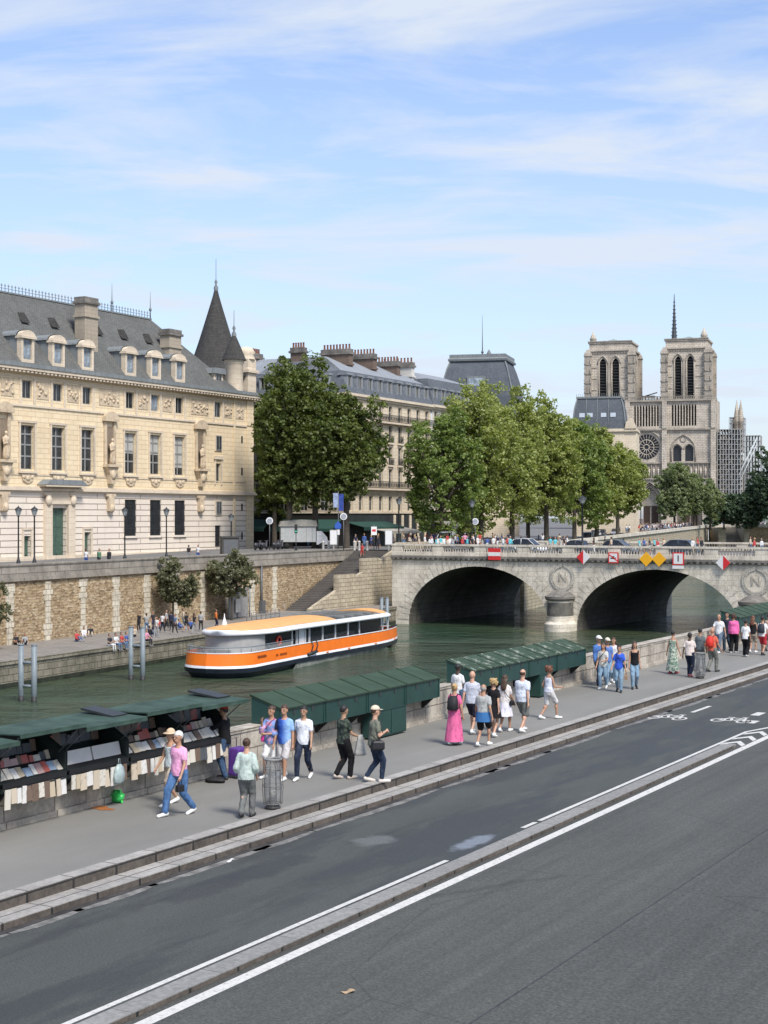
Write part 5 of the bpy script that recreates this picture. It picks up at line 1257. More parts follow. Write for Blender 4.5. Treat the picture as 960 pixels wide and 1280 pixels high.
def dormer(x):
    yb = -.1; m = MB(); m.box(x-1.0,x-.68,yb,yb+.6,21.95,24.6); m.box(x+.68,x+1.0,yb,yb+.6,21.95,24.6); m.box(x-.68,x+.68,yb,yb+.5,21.95,22.45)
    n = 10; m.box(x-1.15,x+1.15,yb-.2,yb+.7,24.6,24.85); m.prism([(x-1.1,24.85)]+[(x-1.08*math.cos(PI*i/n),24.85+.6*math.sin(PI*i/n)) for i in range(n+1)]+[(x+1.1,24.85)],'xz',yb-.12,yb+.5)
    d = m.build('dormer', M['palais_trim'], t)
    m = MB(); pts = [(-1.2*math.cos(PI*i/n), 24.87+.66*math.sin(PI*i/n)) for i in range(n+1)]
    for i in range(n):
        p, q = pts[i], pts[i+1]; m.add([(x+p[0],yb+.5,p[1]),(x+q[0],yb+.5,q[1]),(x+q[0],4.2,q[1]),(x+p[0],4.2,p[1])],[(0,1,2,3)],0,True)
    m.quad((x-1.0,yb+.6,21.95),(x-1.0,yb+.6,24.87),(x-1.0,3.3,24.87),(x-1.0,3.3,21.95)); m.quad((x+1.0,yb+.6,21.95),(x+1.0,yb+.6,24.87),(x+1.0,3.3,24.87),(x+1.0,3.3,21.95))
    m.build('dormer_roof', M['lead'], d); window(d, x, 1.36, 22.45, 24.6, yb+.2, 'cross', 'glass_b', 'wframe')
    m = MB(); xx = x-.9; yy = 4.4; zz_ = RZ0+(RZ1-RZ0)*(yy+.3)/(RY+.3); m.add([(xx-.65,yy-.9,zz_-.9+.15),(xx+.65,yy-.9,zz_-.9+.15),(xx,yy-.6,zz_+.35),(xx,yy+.9,zz_+.5)],[(0,1,2),(0,2,3),(1,3,2)]); m.build('roof_vent', M['slate_d'], t)
for x in bays: dormer(x)
def chimney(parent, x, y, wd, dp, z0, z1, mat, pots=0, name='chimney', band=True, pmat=None):
    m = MB(); m.box(x-wd/2,x+wd/2,y-dp/2,y+dp/2,z0,z1); 
    if band: m.box(x-wd/2-.15,x+wd/2+.15,y-dp/2-.15,y+dp/2+.15,z1-1.5,z1-1.25); 
    c = m.build(name, mat, parent)
    if band: m = MB(); m.box(x-wd/2-.2,x+wd/2+.2,y-dp/2-.2,y+dp/2+.2,z1,z1+.28); m.box(x-wd/2-.05,x+wd/2+.05,y-dp/2-.05,y+dp/2+.05,z1+.28,z1+.75); m.build('chimney_cap', M['bridge_dark'], c)
    if pots:
        m = MB(); zz_ = z1+(.75 if band else 0)
        n = pots
        for i in range(n):
            if wd > dp: p = (x-wd/2+wd*(i+.5)/n, y)
            else: p = (x, y-dp/2+dp*(i+.5)/n)
            m.lathe([(.15,zz_),(.12,zz_+.55),(.15,zz_+.6),(.15,zz_+.7)], 8, (p[0],p[1],0))
        m.build('chimney_pots', pmat or M['pot'], c)
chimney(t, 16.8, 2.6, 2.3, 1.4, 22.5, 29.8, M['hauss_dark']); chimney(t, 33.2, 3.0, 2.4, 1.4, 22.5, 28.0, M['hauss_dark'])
# big conical turret and small round turret
def cone(parent, x, y, r, zb, ze, za, tip, slmat, name, n=20, flare=.25):
    tw = None
    if ze > zb:
        m = MB(); m.lathe([(r*.92,zb),(r*.92,ze-.5),(r*1.02,ze-.35),(r*1.06,ze)], n, (x,y,0)); tw = m.build(name+'_drum', M['palais_trim'], parent)
    m = MB(); pf = []
    for i in range(9):
        u = i/8; pf.append((r*1.15*(1-u)*(1+flare*(1-u)**6)*(1+.10*math.sin(PI*u)), ze+(za-ze)*u))
    pf[-1] = (.06, za); m.lathe(pf, n, (x,y,0)); m.build(name+'_roof', slmat, tw or parent)
    m = MB(); m.lathe([(.25,za-.9),(.32,za-.4),(.10,za),(.22,za+.35),(.05,za+.7),(.03,tip)], 8, (x,y,0)); m.build(name+'_finial', M['lead'], tw or parent)
# positions derived from the picture
def loc_in(px, Y, O, A):
    p = P(px, 645, Y); d = p-O; return (d.x*math.cos(A)+d.y*math.sin(A), -d.x*math.sin(A)+d.y*math.cos(A))
x, y = loc_in(270, 206, PO, PA); cone(t, x, y, 2.9, 21, 24.7, 36.9, 40.3, M['slate_d'], 'great_turret', 8, .35)
x, y = loc_in(292.5, 196, PO, PA); cone(t, x, y, 1.25, 21.9, 25.9, 29.6, 32.2, M['slate_d'], 'corner_turret', 16, .1)
x, y = loc_in(307, 206, PO, PA)
m = MB(); m.box(x-1.0,x+1.0,y-1,y+1,21.5,27.0); m.box(x-1.3,x+1.3,y-1.3,y+1.3,25.2,25.6); m.lathe([(1.3,27),(1.1,27.6),(1.3,27.9),(.9,28.5),(.2,28.7)], 12, (x,y,0)); m.build('stair_tower', M['palais_trim'], t)
m = MB(); x, y = loc_in(268, 193, PO, PA); m.box(x-1.0,x+1.0,y-.6,y+.9,21.6,24.0); d = m.build('dormer', M['palais_trim'], t); m = MB(); m.prism([(-1.3,23.9),(1.3,23.9),(1.1,24.6),(-1.1,24.6)],'xz',-.9,2.2); o = m.build('dormer_roof', M['lead'], d, (x,y,0)); window(d, x, 1.2, 22.2, 23.8, y-.68, 'double')
# wing behind the roof, seen beside the turret
m = MB(); m.box(36,45.5,3,14,21.5,23.2); m.build('roof_block', M['slate'], t)
# ================================================================== APARTMENT BUILDING
HO = Vector(((431-480)/F*205, 205, 0)); HA = math.atan2(.891, .454)
def railing(parent, x0, x1, z_, y, wd=.5, name='balcony', axis='x', slab=True):
    m = MB()
    if slab: m.box(x0,x1,-wd,0,z_-.22,z_)
    o = None
    if slab: o = m.build(name, M['palais_trim'], parent)
    m = MB(); m.box(x0,x1,-wd+.02,-wd+.06,z_+.95,z_+1.0); m.box(x0,x1,-wd+.02,-wd+.06,z_+.05,z_+.1); n = int((x1-x0)/.16)
    for i in range(n+1):
        x = x0+(x1-x0)*i/n; m.box(x-.018,x+.018,-wd+.03,-wd+.055,z_+.1,z_+.95)
    for i in range(int((x1-x0)/.5)):
        x = x0+.25+i*.5; m.box(x-.09,x+.09,-wd+.025,-wd+.06,z_+.3,z_+.75)
    return m.build('railing', M['iron'], o or parent)
def apartment(O, A, L, nb, label, floors, zc, side=0, wallm='hauss', zg=2.2, name='apartment_building', shops=True, mans=3.3, roofh=3.0, depth=13, balc=()):
    t = thing(name, label, 'building', O, A)
    sp = L/nb; xs = [sp*(i+.5) for i in range(nb)]
    def facade(par, Lx, xs_, nm_):
        m = MB(); z0 = zg+4.3 if shops else zg
        for i, (zf, hh) in enumerate(floors):
            z1 = floors[i+1][0] if i+1 < len(floors) else zc
            arch_wall(m, 0, Lx, zf, z1, [(x,1.15,zf+.15,zf+.15+hh,zf+.15+hh) for x in xs_], 0, .35)
        return m.build('wall', M[wallm], par)
    facade(t, L, xs, 'wall')
    for zf, hh in floors:
        for x in xs: window(t, x, 1.15, zf+.15, zf+.15+hh, .2, 'cross', 'glass', 'shutter')
    m = MB()
    for zf, hh in floors:
        for x in xs: m.box(x-.75,x-.58,-.06,0,zf+.15,zf+.3+hh); m.box(x+.58,x+.75,-.06,0,zf+.15,zf+.3+hh); m.box(x-.82,x+.82,-.12,0,zf+.3+hh,zf+.45+hh)
    m.box(-.15,L+.1,-.15,0,floors[0][0]-.2,floors[0][0]+.02)
    m.box(-.3,L+.2,-.55,.1,zc-.05,zc+.3); m.box(-.2,L+.1,-.3,0,zc-.35,zc-.05); m.build('moulding', M['palais_trim'], t)
    for k, kind in balc:
        zf = floors[k][0]
        if kind == 'long': railing(t, 0.1, L-.1, zf, 0, .7)
        else:
            for x in xs: railing(t, x-.8, x+.8, zf+.1, 0, .28, 'balcony')
    # mansard
    m = MB(); zm = zc+.3+mans; m.quad((-.2,-.35,zc+.3),(L+.1,-.35,zc+.3),(L+.1,1.3,zm),(1.3,1.3,zm)); m.quad((-.2,depth,zc+.3),(-.2,-.35,zc+.3),(1.3,1.3,zm),(1.3,depth,zm)); m.quad((L+.1,-.35,zc+.3),(L+.1,depth,zc+.3),(L+.1,depth,zm),(L+.1,1.3,zm))
    m.build('mansard', M['slate_b'], t)
    m = MB(); zr = zm+roofh; m.quad((1.3,1.3,zm),(L+.1,1.3,zm),(L+.1,depth/2,zr),(depth/2,depth/2,zr)); m.quad((1.3,depth,zm),(1.3,1.3,zm),(depth/2,depth/2,zr),(depth/2,depth,zr)); m.quad((L+.1,1.3,zm),(L+.1,depth,zm),(L+.1,depth,zm+.3),(L+.1,depth/2,zr)); m.quad((depth/2,depth/2,zr),(L+.1,depth/2,zr),(L+.1,depth,zm+.3),(depth/2,depth,zm+.3))
    m.build('roof', M['zinc'], t)
    for x in xs:
        m = MB(); yb = .05; m.box(x-.75,x-.5,yb,yb+1.0,zc+.35,zc+2.7); m.box(x+.5,x+.75,yb,yb+1.0,zc+.35,zc+2.7); m.box(x-.85,x+.85,yb-.1,yb+1.4,zc+2.7,zc+2.95)
        d = m.build('dormer', M['zinc'], t); window(d, x, 1.0, zc+.5, zc+2.7, yb+.12, 'double', 'glass', 'shutter')
    return t, xs, zm, zr
fl = [(6.9,2.0),(10.1,2.5),(13.3,2.4),(16.4,2.3),(19.3,2.1)]
tH, xs, zm, zr = apartment(HO, HA, 26.5, 9, 'tall cream apartment block with iron balconies and brick chimneys behind the dark trees', fl, 22.3, balc=((1,'long'),(2,'s'),(3,'s'),(4,'long')), mans=3.1, roofh=2.6, depth=14)
m = MB(); m.quad((0,14,2),(0,0,2),(0,0,22.3),(0,14,22.3)); m.quad((26.5,0,2),(26.5,14,2),(26.5,14,22.3),(26.5,0,22.3)); 
# side facade facing the bridge street (camera side)
def sidewall():
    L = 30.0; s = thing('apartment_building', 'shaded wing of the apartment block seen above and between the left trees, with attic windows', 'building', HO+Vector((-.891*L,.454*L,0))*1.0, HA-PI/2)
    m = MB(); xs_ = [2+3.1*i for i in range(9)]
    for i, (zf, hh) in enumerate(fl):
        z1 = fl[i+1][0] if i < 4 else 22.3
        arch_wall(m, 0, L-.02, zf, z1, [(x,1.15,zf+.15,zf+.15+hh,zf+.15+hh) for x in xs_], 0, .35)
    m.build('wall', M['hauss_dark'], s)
    for zf, hh in fl:
        for x in xs_: window(s, x, 1.15, zf+.15, zf+.15+hh, .2, 'cross', 'glass', 'shutter')
    m = MB(); m.box(0,L+.3,-.5,0,22.25,22.6); m.box(0,L,-.15,0,6.7,6.9); m.build('moulding', M['palais_trim'], s)
    m = MB(); zz_ = 22.6; m.quad((0,-.35,zz_),(L+.2,-.35,zz_),(L-1.3,1.3,zz_+3.1),(0,1.3,zz_+3.1)); m.build('mansard', M['slate_b'], s)
    m = MB(); m.quad((0,1.3,zz_+3.1),(L-1.3,1.3,zz_+3.1),(L-7,7,zz_+5.7),(0,7,zz_+5.7)); m.quad((0,7,zz_+5.7),(L-7,7,zz_+5.7),(L-1.3,14,zz_+3.1),(0,14,zz_+3.1)); m.build('roof', M['zinc'], s)
    for x in xs_+[29.0]:
        if x > L-2: continue
        m = MB(); m.box(x-.75,x-.5,.05,1.0,22.7,25.0); m.box(x+.5,x+.75,.05,1.0,22.7,25.0); m.box(x-.85,x+.85,-.05,1.4,25.0,25.25); d = m.build('dormer', M['zinc'], s); window(d, x, 1.0, 22.8, 25.0, .2, 'double', 'glass', 'shutter')
    m = MB()
    for x in (8,12,17,21): m.obox((x,3.8,zz_+4.35),(1.0,1.3,.12), Matrix.Rotation(R(24),3,'X'))
    m.build('skylight', M['glass'], s)
    chimney(s, 12.0, 7, 1.0, 2.0, 24, 28.4, M['brick'], 4); chimney(s, 19.5, 6.0, 2.0, 1.0, 24, 28.8, M['brick'], 5); chimney(s, 5.5, 8, 2.6, 1.0, 24, 28.0, M['brick'], 6)
    # shop fronts under awnings
    m = MB(); m.box(0,L,-.02,.3,1.5,6.7); m.build('shop_front', M['void'], s)
    for a_, b2, mt, nm_ in ((2,9,paint('red_awning_cloth',(.22,.02,.02),.8),'awning'),(11,19,paint('dark_green_awning_cloth',(.015,.06,.045),.8),'awning'),(20,29.5,paint('dark_green_awning_cloth',(.015,.06,.045),.8),'awning')):
        m = MB(); m.prism([(0,5.9),(-2.4,4.7),(-2.4,4.3),(-2.35,4.3),(-2.35,4.65),(0,5.8)],'yz',a_,b2); m.build('awning', mt, s)
    return s
sW = sidewall()
for x in (8.8,16.0,23.5): chimney(tH, x, 6.0, 1.1, 4.4, 24.5, 28.6 if x < 20 else 28.2, M['brick'], 9)
m = MB(); m.box(0,26.5,.0,.3,1.5,6.7); m.build('shop_front', paint('dark_shop_front', (.025,.03,.03), .5, .5, .6), tH)
m = MB(); m.prism([(0,5.6),(-2.8,4.9),(-2.8,4.45),(-2.75,4.45),(-2.75,4.85),(0,5.5)],'yz',.2,12); m.build('awning', paint('dark_green_awning_cloth',(.015,.06,.045),.8), tH)
m = MB(); m.prism([(-1.2,4.9),(-4.4,4.35),(-4.4,4.0),(-4.35,4.0),(-4.35,4.3),(-1.2,4.8)],'yz',3,14); m.build('awning', paint('cream_awning_cloth',(.55,.50,.42),.8), tH)
for x in (14.5,17,19.5,22,24.5): m = MB(); m.box(x-.3,x+.3,-.12,0,1.5,6.5); m.build('pilaster', M['hauss'], tH)
# next, whiter house down the street
O2 = HO+Vector((.454,.891,0))*26.7
t2, xs2, zm2, zr2 = apartment(O2, HA, 17, 6, 'white rendered house with slate mansard right of the cream apartment block', [(7.2,2.0),(10.3,2.4),(13.5,2.4),(16.6,2.2),(19.6,2.0)], 22.4, wallm='white_stone', mans=4.0, roofh=1.6, balc=((2,'s'),))
chimney(t2, 1.0, 6, 1.0, 5, 24, 28.4, M['white_stone'], 9)
m = MB(); m.box(0,17,0,.3,1.5,7.2); m.build('shop_front', M['void'], t2)
m = MB(); m.prism([(0,5.6),(-2.6,4.9),(-2.6,4.5),(-2.55,4.5),(-2.55,4.85),(0,5.5)],'yz',1,9); m.build('awning', paint('cream_awning_cloth',(.55,.50,.42),.8), t2)
# glass market pavilion / pale row behind the middle trees
O3 = O2+Vector((.454,.891,0))*40
for k in range(2):
    tt_, *_ = apartment(O3+Vector((.40,.916,0))*k*30, HA+.05, 28, 9, 'pale stone block glimpsed behind the quay trees, %s along the street' % ORD[k], [(6.5,2.2),(10,2.4),(13.5,2.2)], 16.8, wallm='hauss', mans=3, roofh=2, shops=False)
# ------------------------------------------------------------------ square domed roof with mast
t = thing('domed_building', 'large square blue-grey domed roof with a tall mast above the quay trees', 'building', P0(603,330), R(-14))
m = MB(); W2 = 6.6; pf = [(34.6-34.6+0,0)]
def sqring(w_, z_): return [(-w_,-w_,z_),(w_,-w_,z_),(w_,w_,z_),(-w_,w_,z_)]
m.loft([sqring(7.6,26),sqring(7.6,31),sqring(7.3,33),sqring(6.9,35),sqring(6.3,37),sqring(5.7,38.6)],0,False); m.build('dome_roof', M['slate_b'], t)
m = MB(); m.loft([sqring(6.1,38.6),sqring(6.2,39.0),sqring(5.9,39.3)],0,False); m.box(-5.9,5.9,-5.9,-5.85,39.3,40.0); m.box(-5.9,5.9,5.85,5.9,39.3,40.0); m.box(-5.9,-5.85,-5.9,5.9,39.3,40.0); m.box(5.85,5.9,-5.9,5.9,39.3,40.0)
m.build('roof_platform', M['lead'], t)
m = MB(); 
for sx_ in (-1,1): m.tube([(sx_*7.65,-7.65,26),(sx_*7.65,-7.65,31),(sx_*7.35,-7.35,33),(sx_*6.35,-6.35,37),(sx_*5.75,-5.75,38.7)], .16, 6)
m.build('ridge_roll', M['lead'], t)
m = MB(); m.box(-1.9,1.9,-7.2,-6.0,33.0,35.3); d = m.build('dormer', M['lead'], t); m = MB(); m.box(-1.6,1.6,-7.23,-7.2,33.3,34.9); m.build('pane', M['glass_b'], d)
m = MB(); m.lathe([(7.9,2),(7.9,26)], 4); m.M = None; m.build('lower_walls', M['hauss'], t)
m = MB(); m.lathe([(1.5,28),(1.5,31.5),(1.1,32.8),(.2,33.4)], 12, (-2,-8.2,0)); m.build('stone_turret', M['palais_trim'], t)
m = MB(); m.tube([(0,0,39.3),(0,0,43),(0,0,48.9)], [.16,.10,.03], 6); m.ell((0,0,41),(.3,.3,.3),8,6); m.build('mast', M['steel_d'], t)
m = MB(); m.lathe([(.5,39.3),(.5,40.6),(.1,41.4)], 8, (1.6,-1,0)); m.build('roof_lantern', M['lead'], t)
# blue-grey mansard in front of the cathedral
t = thing('mansard_building', 'blue-grey mansard roof with white skylights standing in front of the left cathedral tower', 'building', P0(751,340), R(-12))
m = MB()
def rr(wx, wy, z_): return [(-wx,-wy,z_),(wx,-wy,z_),(wx,wy,z_),(-wx,wy,z_)]
m.loft([rr(5.6,6,25),rr(5.5,5.8,27),rr(5.2,5.4,29.5),rr(4.7,5,31.6)],0,False); m.build('mansard', M['slate_b'], t)
m = MB()
for sx_ in (-1,1): m.tube([(sx_*5.62,-6.02,25),(sx_*5.52,-5.82,27),(sx_*5.22,-5.42,29.5),(sx_*4.72,-5.02,31.6)], .14, 6)
for x in (-2.7,-.4,2.0): m.tube([(x,-6.03,25),(x,-5.83,27),(x,-5.43,29.5),(x,-5.03,31.6)], .07, 5)
m.build('roof_rolls', M['lead'], t)
m = MB(); m.loft([rr(4.9,5.2,31.6),rr(4.9,5.2,32.0)],0,False); x = -4.8
while x < 4.9: m.box(x-.04,x+.04,-5.2,-5.14,32,32.6); x += .45
m.build('roof_edge', M['lead'], t)
m = MB()
for x in (-3.6,-1.9,1.0,3.0): m.obox((x,-5.72,28.0),(1.15,.08,.9), Matrix.Rotation(R(-7),3,'X'))
m.build('skylight', paint('pale_skylight', (.45,.5,.55), .3), t)
m = MB(); m.box(-5.4,5.4,-5.9,6,2,25); m.box(-5.7,8.2,-6.3,6,24.4,25.0); m.box(5.4,8.0,-5.8,6,2,24.4); m.build('wall', M['hauss'], t)
m = MB(); m.prism([(5.5,25),(8.0,25),(7.6,26.3),(7.2,26.9),(6.7,27.1),(6.2,26.9),(5.8,26.3)],'xz',-6.5,-6.0); m.build('gable', M['palais_trim'], t)

# ================================================================== CATHEDRAL
NY = 565.0; K = NY/F; NA = R(-18)
t = thing('cathedral', 'gothic stone cathedral with two square towers, rose window and thin spire', 'cathedral', Vector(((812-480)*K, NY, 0)), NA)
kx = K/math.cos(R(8)); X = lambda px: ((px-480)/F*565-96.2)/(.951+.309*(px-480)/F); Z = lambda py: EYE+(HY-py)*K
CD = M['cathedral']; CK = M['cathedral_dark']
m = MB()
# portal storey with three portals
arch_wall(m, X(729), X(895), 2, Z(598), [(X(760),9.0,2,9,16,'pointed'),(X(812),9.5,2,10.5,18.5,'pointed'),(X(862),9.0,2,9,16,'pointed')], 0, 3.0, rmi=0, seg=14)
m.build('portal_storey', CD, t)
for cx, w_, zs, zt in ((X(760),9.0,9,16),(X(812),9.5,10.5,18.5),(X(862),9.0,9,16)):
    for j in range(1, 5):
        mm_ = MB(); e = j*.42; n = 14; pts = []
        k = 1-2*e/w_
        for i in range(n+1):
            u = -math.cos(PI*i/n); pts.append((cx+w_/2*k*u, -.0+j*.6, zs+(zt-zs)*k*hcurve('pointed', u)))
        mm_.tube([(pts[0][0], j*.6, 2)]+pts+[(pts[-1][0], j*.6, 2)], .22, 5)
        mm_.build('archivolt', CK if j % 2 else CD, t)
    mm_ = MB(); mm_.box(cx-w_/2,cx+w_/2,2.9,3.2,zs-.5,zt); mm_.build('tympanum', CK, t); mm_ = MB(); mm_.box(cx-w_/2,cx-.3,2.95,3.1,2,zs-.5); mm_.box(cx+.3,cx+w_/2,2.95,3.1,2,zs-.5); mm_.build('door', paint('cathedral_door', (.05,.03,.02), .8), t)
# kings gallery
zk0, zk1 = Z(598), Z(578)
m = MB(); m.box(X(729),X(895),.0,1.2,zk0,zk1); m.box(X(728),X(896),-.7,.2,zk1-.5,zk1); m.box(X(728),X(896),-.7,.2,zk0-.4,zk0+.1); m.build('kings_gallery_wall', CK, t)
kg = MB(); x = X(731)
while x < X(894):
    kg.loft([[(x+r_*math.cos(2*PI*j/6), -.35+r_*math.sin(2*PI*j/6), zk0+.3+h) for j in range(6)] for h, r_ in ((0,.42),(1.8,.36),(2.9,.45),(3.2,.18))]); kg.ell((x,-.35,zk0+3.75),(.24,.24,.32),6,4); kg.box(x+.78,x+.92,-.5,0,zk0,zk1-.5); x += 1.68
kg.build('king_statues', CD, t)
# rose storey
zr0, zr1 = zk1, Z(537)
m = MB(); rc = (X(808), Z(559)); RR = 4.85
# centre with round hole: build ring of quads
def holewall(m, x0, x1, z0, z1, c, r, y, n=32):
    pts = [(c[0]+r*math.cos(2*PI*i/n), c[1]+r*math.sin(2*PI*i/n)) for i in range(n)]
    def outp(a):
        ca, sa = math.cos(a), math.sin(a); ts = []
        if ca > 1e-6: ts.append((x1-c[0])/ca)
        if ca < -1e-6: ts.append((x0-c[0])/ca)
        if sa > 1e-6: ts.append((z1-c[1])/sa)
        if sa < -1e-6: ts.append((z0-c[1])/sa)
        tt = min(ts); return (c[0]+ca*tt, c[1]+sa*tt)
    angs = sorted([2*PI*i/n for i in range(n)]+[math.atan2(zc-c[1], xc-c[0]) % (2*PI) for xc in (x0,x1) for zc in (z0,z1)])
    for i in range(len(angs)):
        a, b_ = angs[i], angs[(i+1) % len(angs)]
        p, q = (c[0]+r*math.cos(a), c[1]+r*math.sin(a)), (c[0]+r*math.cos(b_), c[1]+r*math.sin(b_))
        P2, Q2 = outp(a), outp(b_)
        m.quad((p[0],y,p[1]),(q[0],y,q[1]),(Q2[0],y,Q2[1]),(P2[0],y,P2[1])); m.quad((p[0],y,p[1]),(p[0],y+1,p[1]),(q[0],y+1,q[1]),(q[0],y,q[1]))
xa, xb = X(790), X(826)
holewall(m, xa, xb, zr0, zr1, rc, RR, 0)
rops = [(X(846.5),3.0,Z(577),Z(562),Z(556.5),'pointed'),(X(861.5),3.0,Z(577),Z(562),Z(556.5),'pointed')]
arch_wall(m, xb, X(895), zr0, zr1, rops, 0, .8)
lops = [(X(752),3.0,Z(577),Z(562),Z(556.5),'pointed'),(X(768),3.0,Z(577),Z(562),Z(556.5),'pointed')]
arch_wall(m, X(729), xa, zr0, zr1, lops, 0, .8); m.build('rose_storey', CD, t)
m = MB(); m.lathe([(RR,0),(0.02,0.01)], 32); o = m.build('rose_glass', paint('rose_dark_glass', (.02,.022,.028), .4), t, (rc[0], .6, rc[1])); o.rotation_euler = (PI/2,0,0)
m = MB()
for r_ in (RR*.97, RR*.55, RR*.2): m.tube([(rc[0]+r_*math.cos(2*PI*i/32), .3, rc[1]+r_*math.sin(2*PI*i/32)) for i in range(33)], .17, 5)
for i in range(24):
    a = 2*PI*i/24; m.tube([(rc[0]+RR*.55*math.cos(a), .3, rc[1]+RR*.55*math.sin(a)),(rc[0]+RR*.97*math.cos(a), .3, rc[1]+RR*.97*math.sin(a))], .11, 4)
    if i % 2 == 0: m.tube([(rc[0]+RR*.2*math.cos(a), .3, rc[1]+RR*.2*math.sin(a)),(rc[0]+RR*.55*math.cos(a), .3, rc[1]+RR*.55*math.sin(a))], .12, 4)
m.build('rose_tracery', CD, t)
m = MB(); m.tube([(rc[0]+(RR+1.0)*-math.cos(PI*i/18), -.1, rc[1]+(RR+1.0)*math.sin(PI*i/18)) for i in range(19)], .35, 6)
for cx in (X(854), X(760)):
    w_ = 8.6; n = 14
    pts = [(cx+w_/2*-math.cos(PI*i/n), -.12, Z(562)+5.2*hcurve('pointed', -math.cos(PI*i/n))) for i in range(n+1)]
    m.tube([(pts[0][0],-.12,zr0)]+pts+[(pts[-1][0],-.12,zr0)], .3, 6)
    for dxx in (-2.2, 2.2):
        pts = [(cx+dxx+1.9*-math.cos(PI*i/n), -.1, Z(562)+2.0*hcurve('pointed', -math.cos(PI*i/n))) for i in range(n+1)]; m.tube(pts, .2, 5)
    m.tube([(cx+1.0*math.cos(2*PI*i/16), -.1, Z(549.5)+1.0*math.sin(2*PI*i/16)) for i in range(17)], .16, 5)
m.build('arch_moulding', CK, t)
def dark(x, w_, z0, z1, y=.7, ytop='pointed'): 
    mm_ = MB(); mm_.box(x-w_/2,x+w_/2,y,y+.1,z0,z1); mm_.build('window', paint('gothic_dark_glass', (.022,.024,.028), .4), t)
for o_ in rops+lops: dark(o_[0], o_[1], o_[2], o_[4])
# upper gallery of thin arcades
zg0, zg1 = zr1, Z(501)
gz0, gz1 = Z(533), Z(506)
m = MB()
ops = []
for a_, b_, n in ((792,824,9),(839,871,9),(744,776,9)):
    for i in range(n):
        ops.append((X(a_+(b_-a_)*(i+.5)/n), .66, gz0, gz1-1.2, gz1, 'pointed'))
arch_wall(m, X(729), X(895), zg0, zg1, ops, 0, 1.0, seg=6); m.build('arcade_storey', CD, t)
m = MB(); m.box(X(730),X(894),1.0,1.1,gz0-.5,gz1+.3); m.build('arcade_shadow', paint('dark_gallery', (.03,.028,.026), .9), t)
m = MB()
for i in range(0, 90): pass
for z_ in (Z(537), Z(501)): m.box(X(727.5),X(896.5),-.8,.3,z_-.35,z_+.35)
x = X(728)
while x < X(896): m.box(x,x+.22,-.7,-.5,Z(501)+.3,Z(501)+1.3); x += .6
m.box(X(728),X(896),-.75,-.45,Z(501)+1.3,Z(501)+1.5); m.build('gallery_moulding', CK, t)
# buttresses
for px in (732, 785, 831, 892):
    m = MB()
    wd = 6.5*kx/1; x = X(px)
    m.box(x-wd/2*1.0,x+wd/2,-1.7,.2,2,Z(598)); m.box(x-wd/2*.9,x+wd/2*.9,-1.4,.2,Z(598),Z(537)-.4); m.box(x-wd/2*.85,x+wd/2*.85,-1.1,.2,Z(537)+.3,Z(501)-.3)
    m.build('buttress', CD, t)
# side walls and body behind
m = MB(); m.box(X(729)+.1,X(895)-.1,3.3,14,2,Z(501)); m.build('tower_base', CD, t)
m = MB(); m.box(X(785),X(840),14,95,2,Z(520)); m.box(X(775),X(905),60,74,2,Z(535)); m.box(X(760),X(915),14,95,2,12); m.build('nave', CD, t)
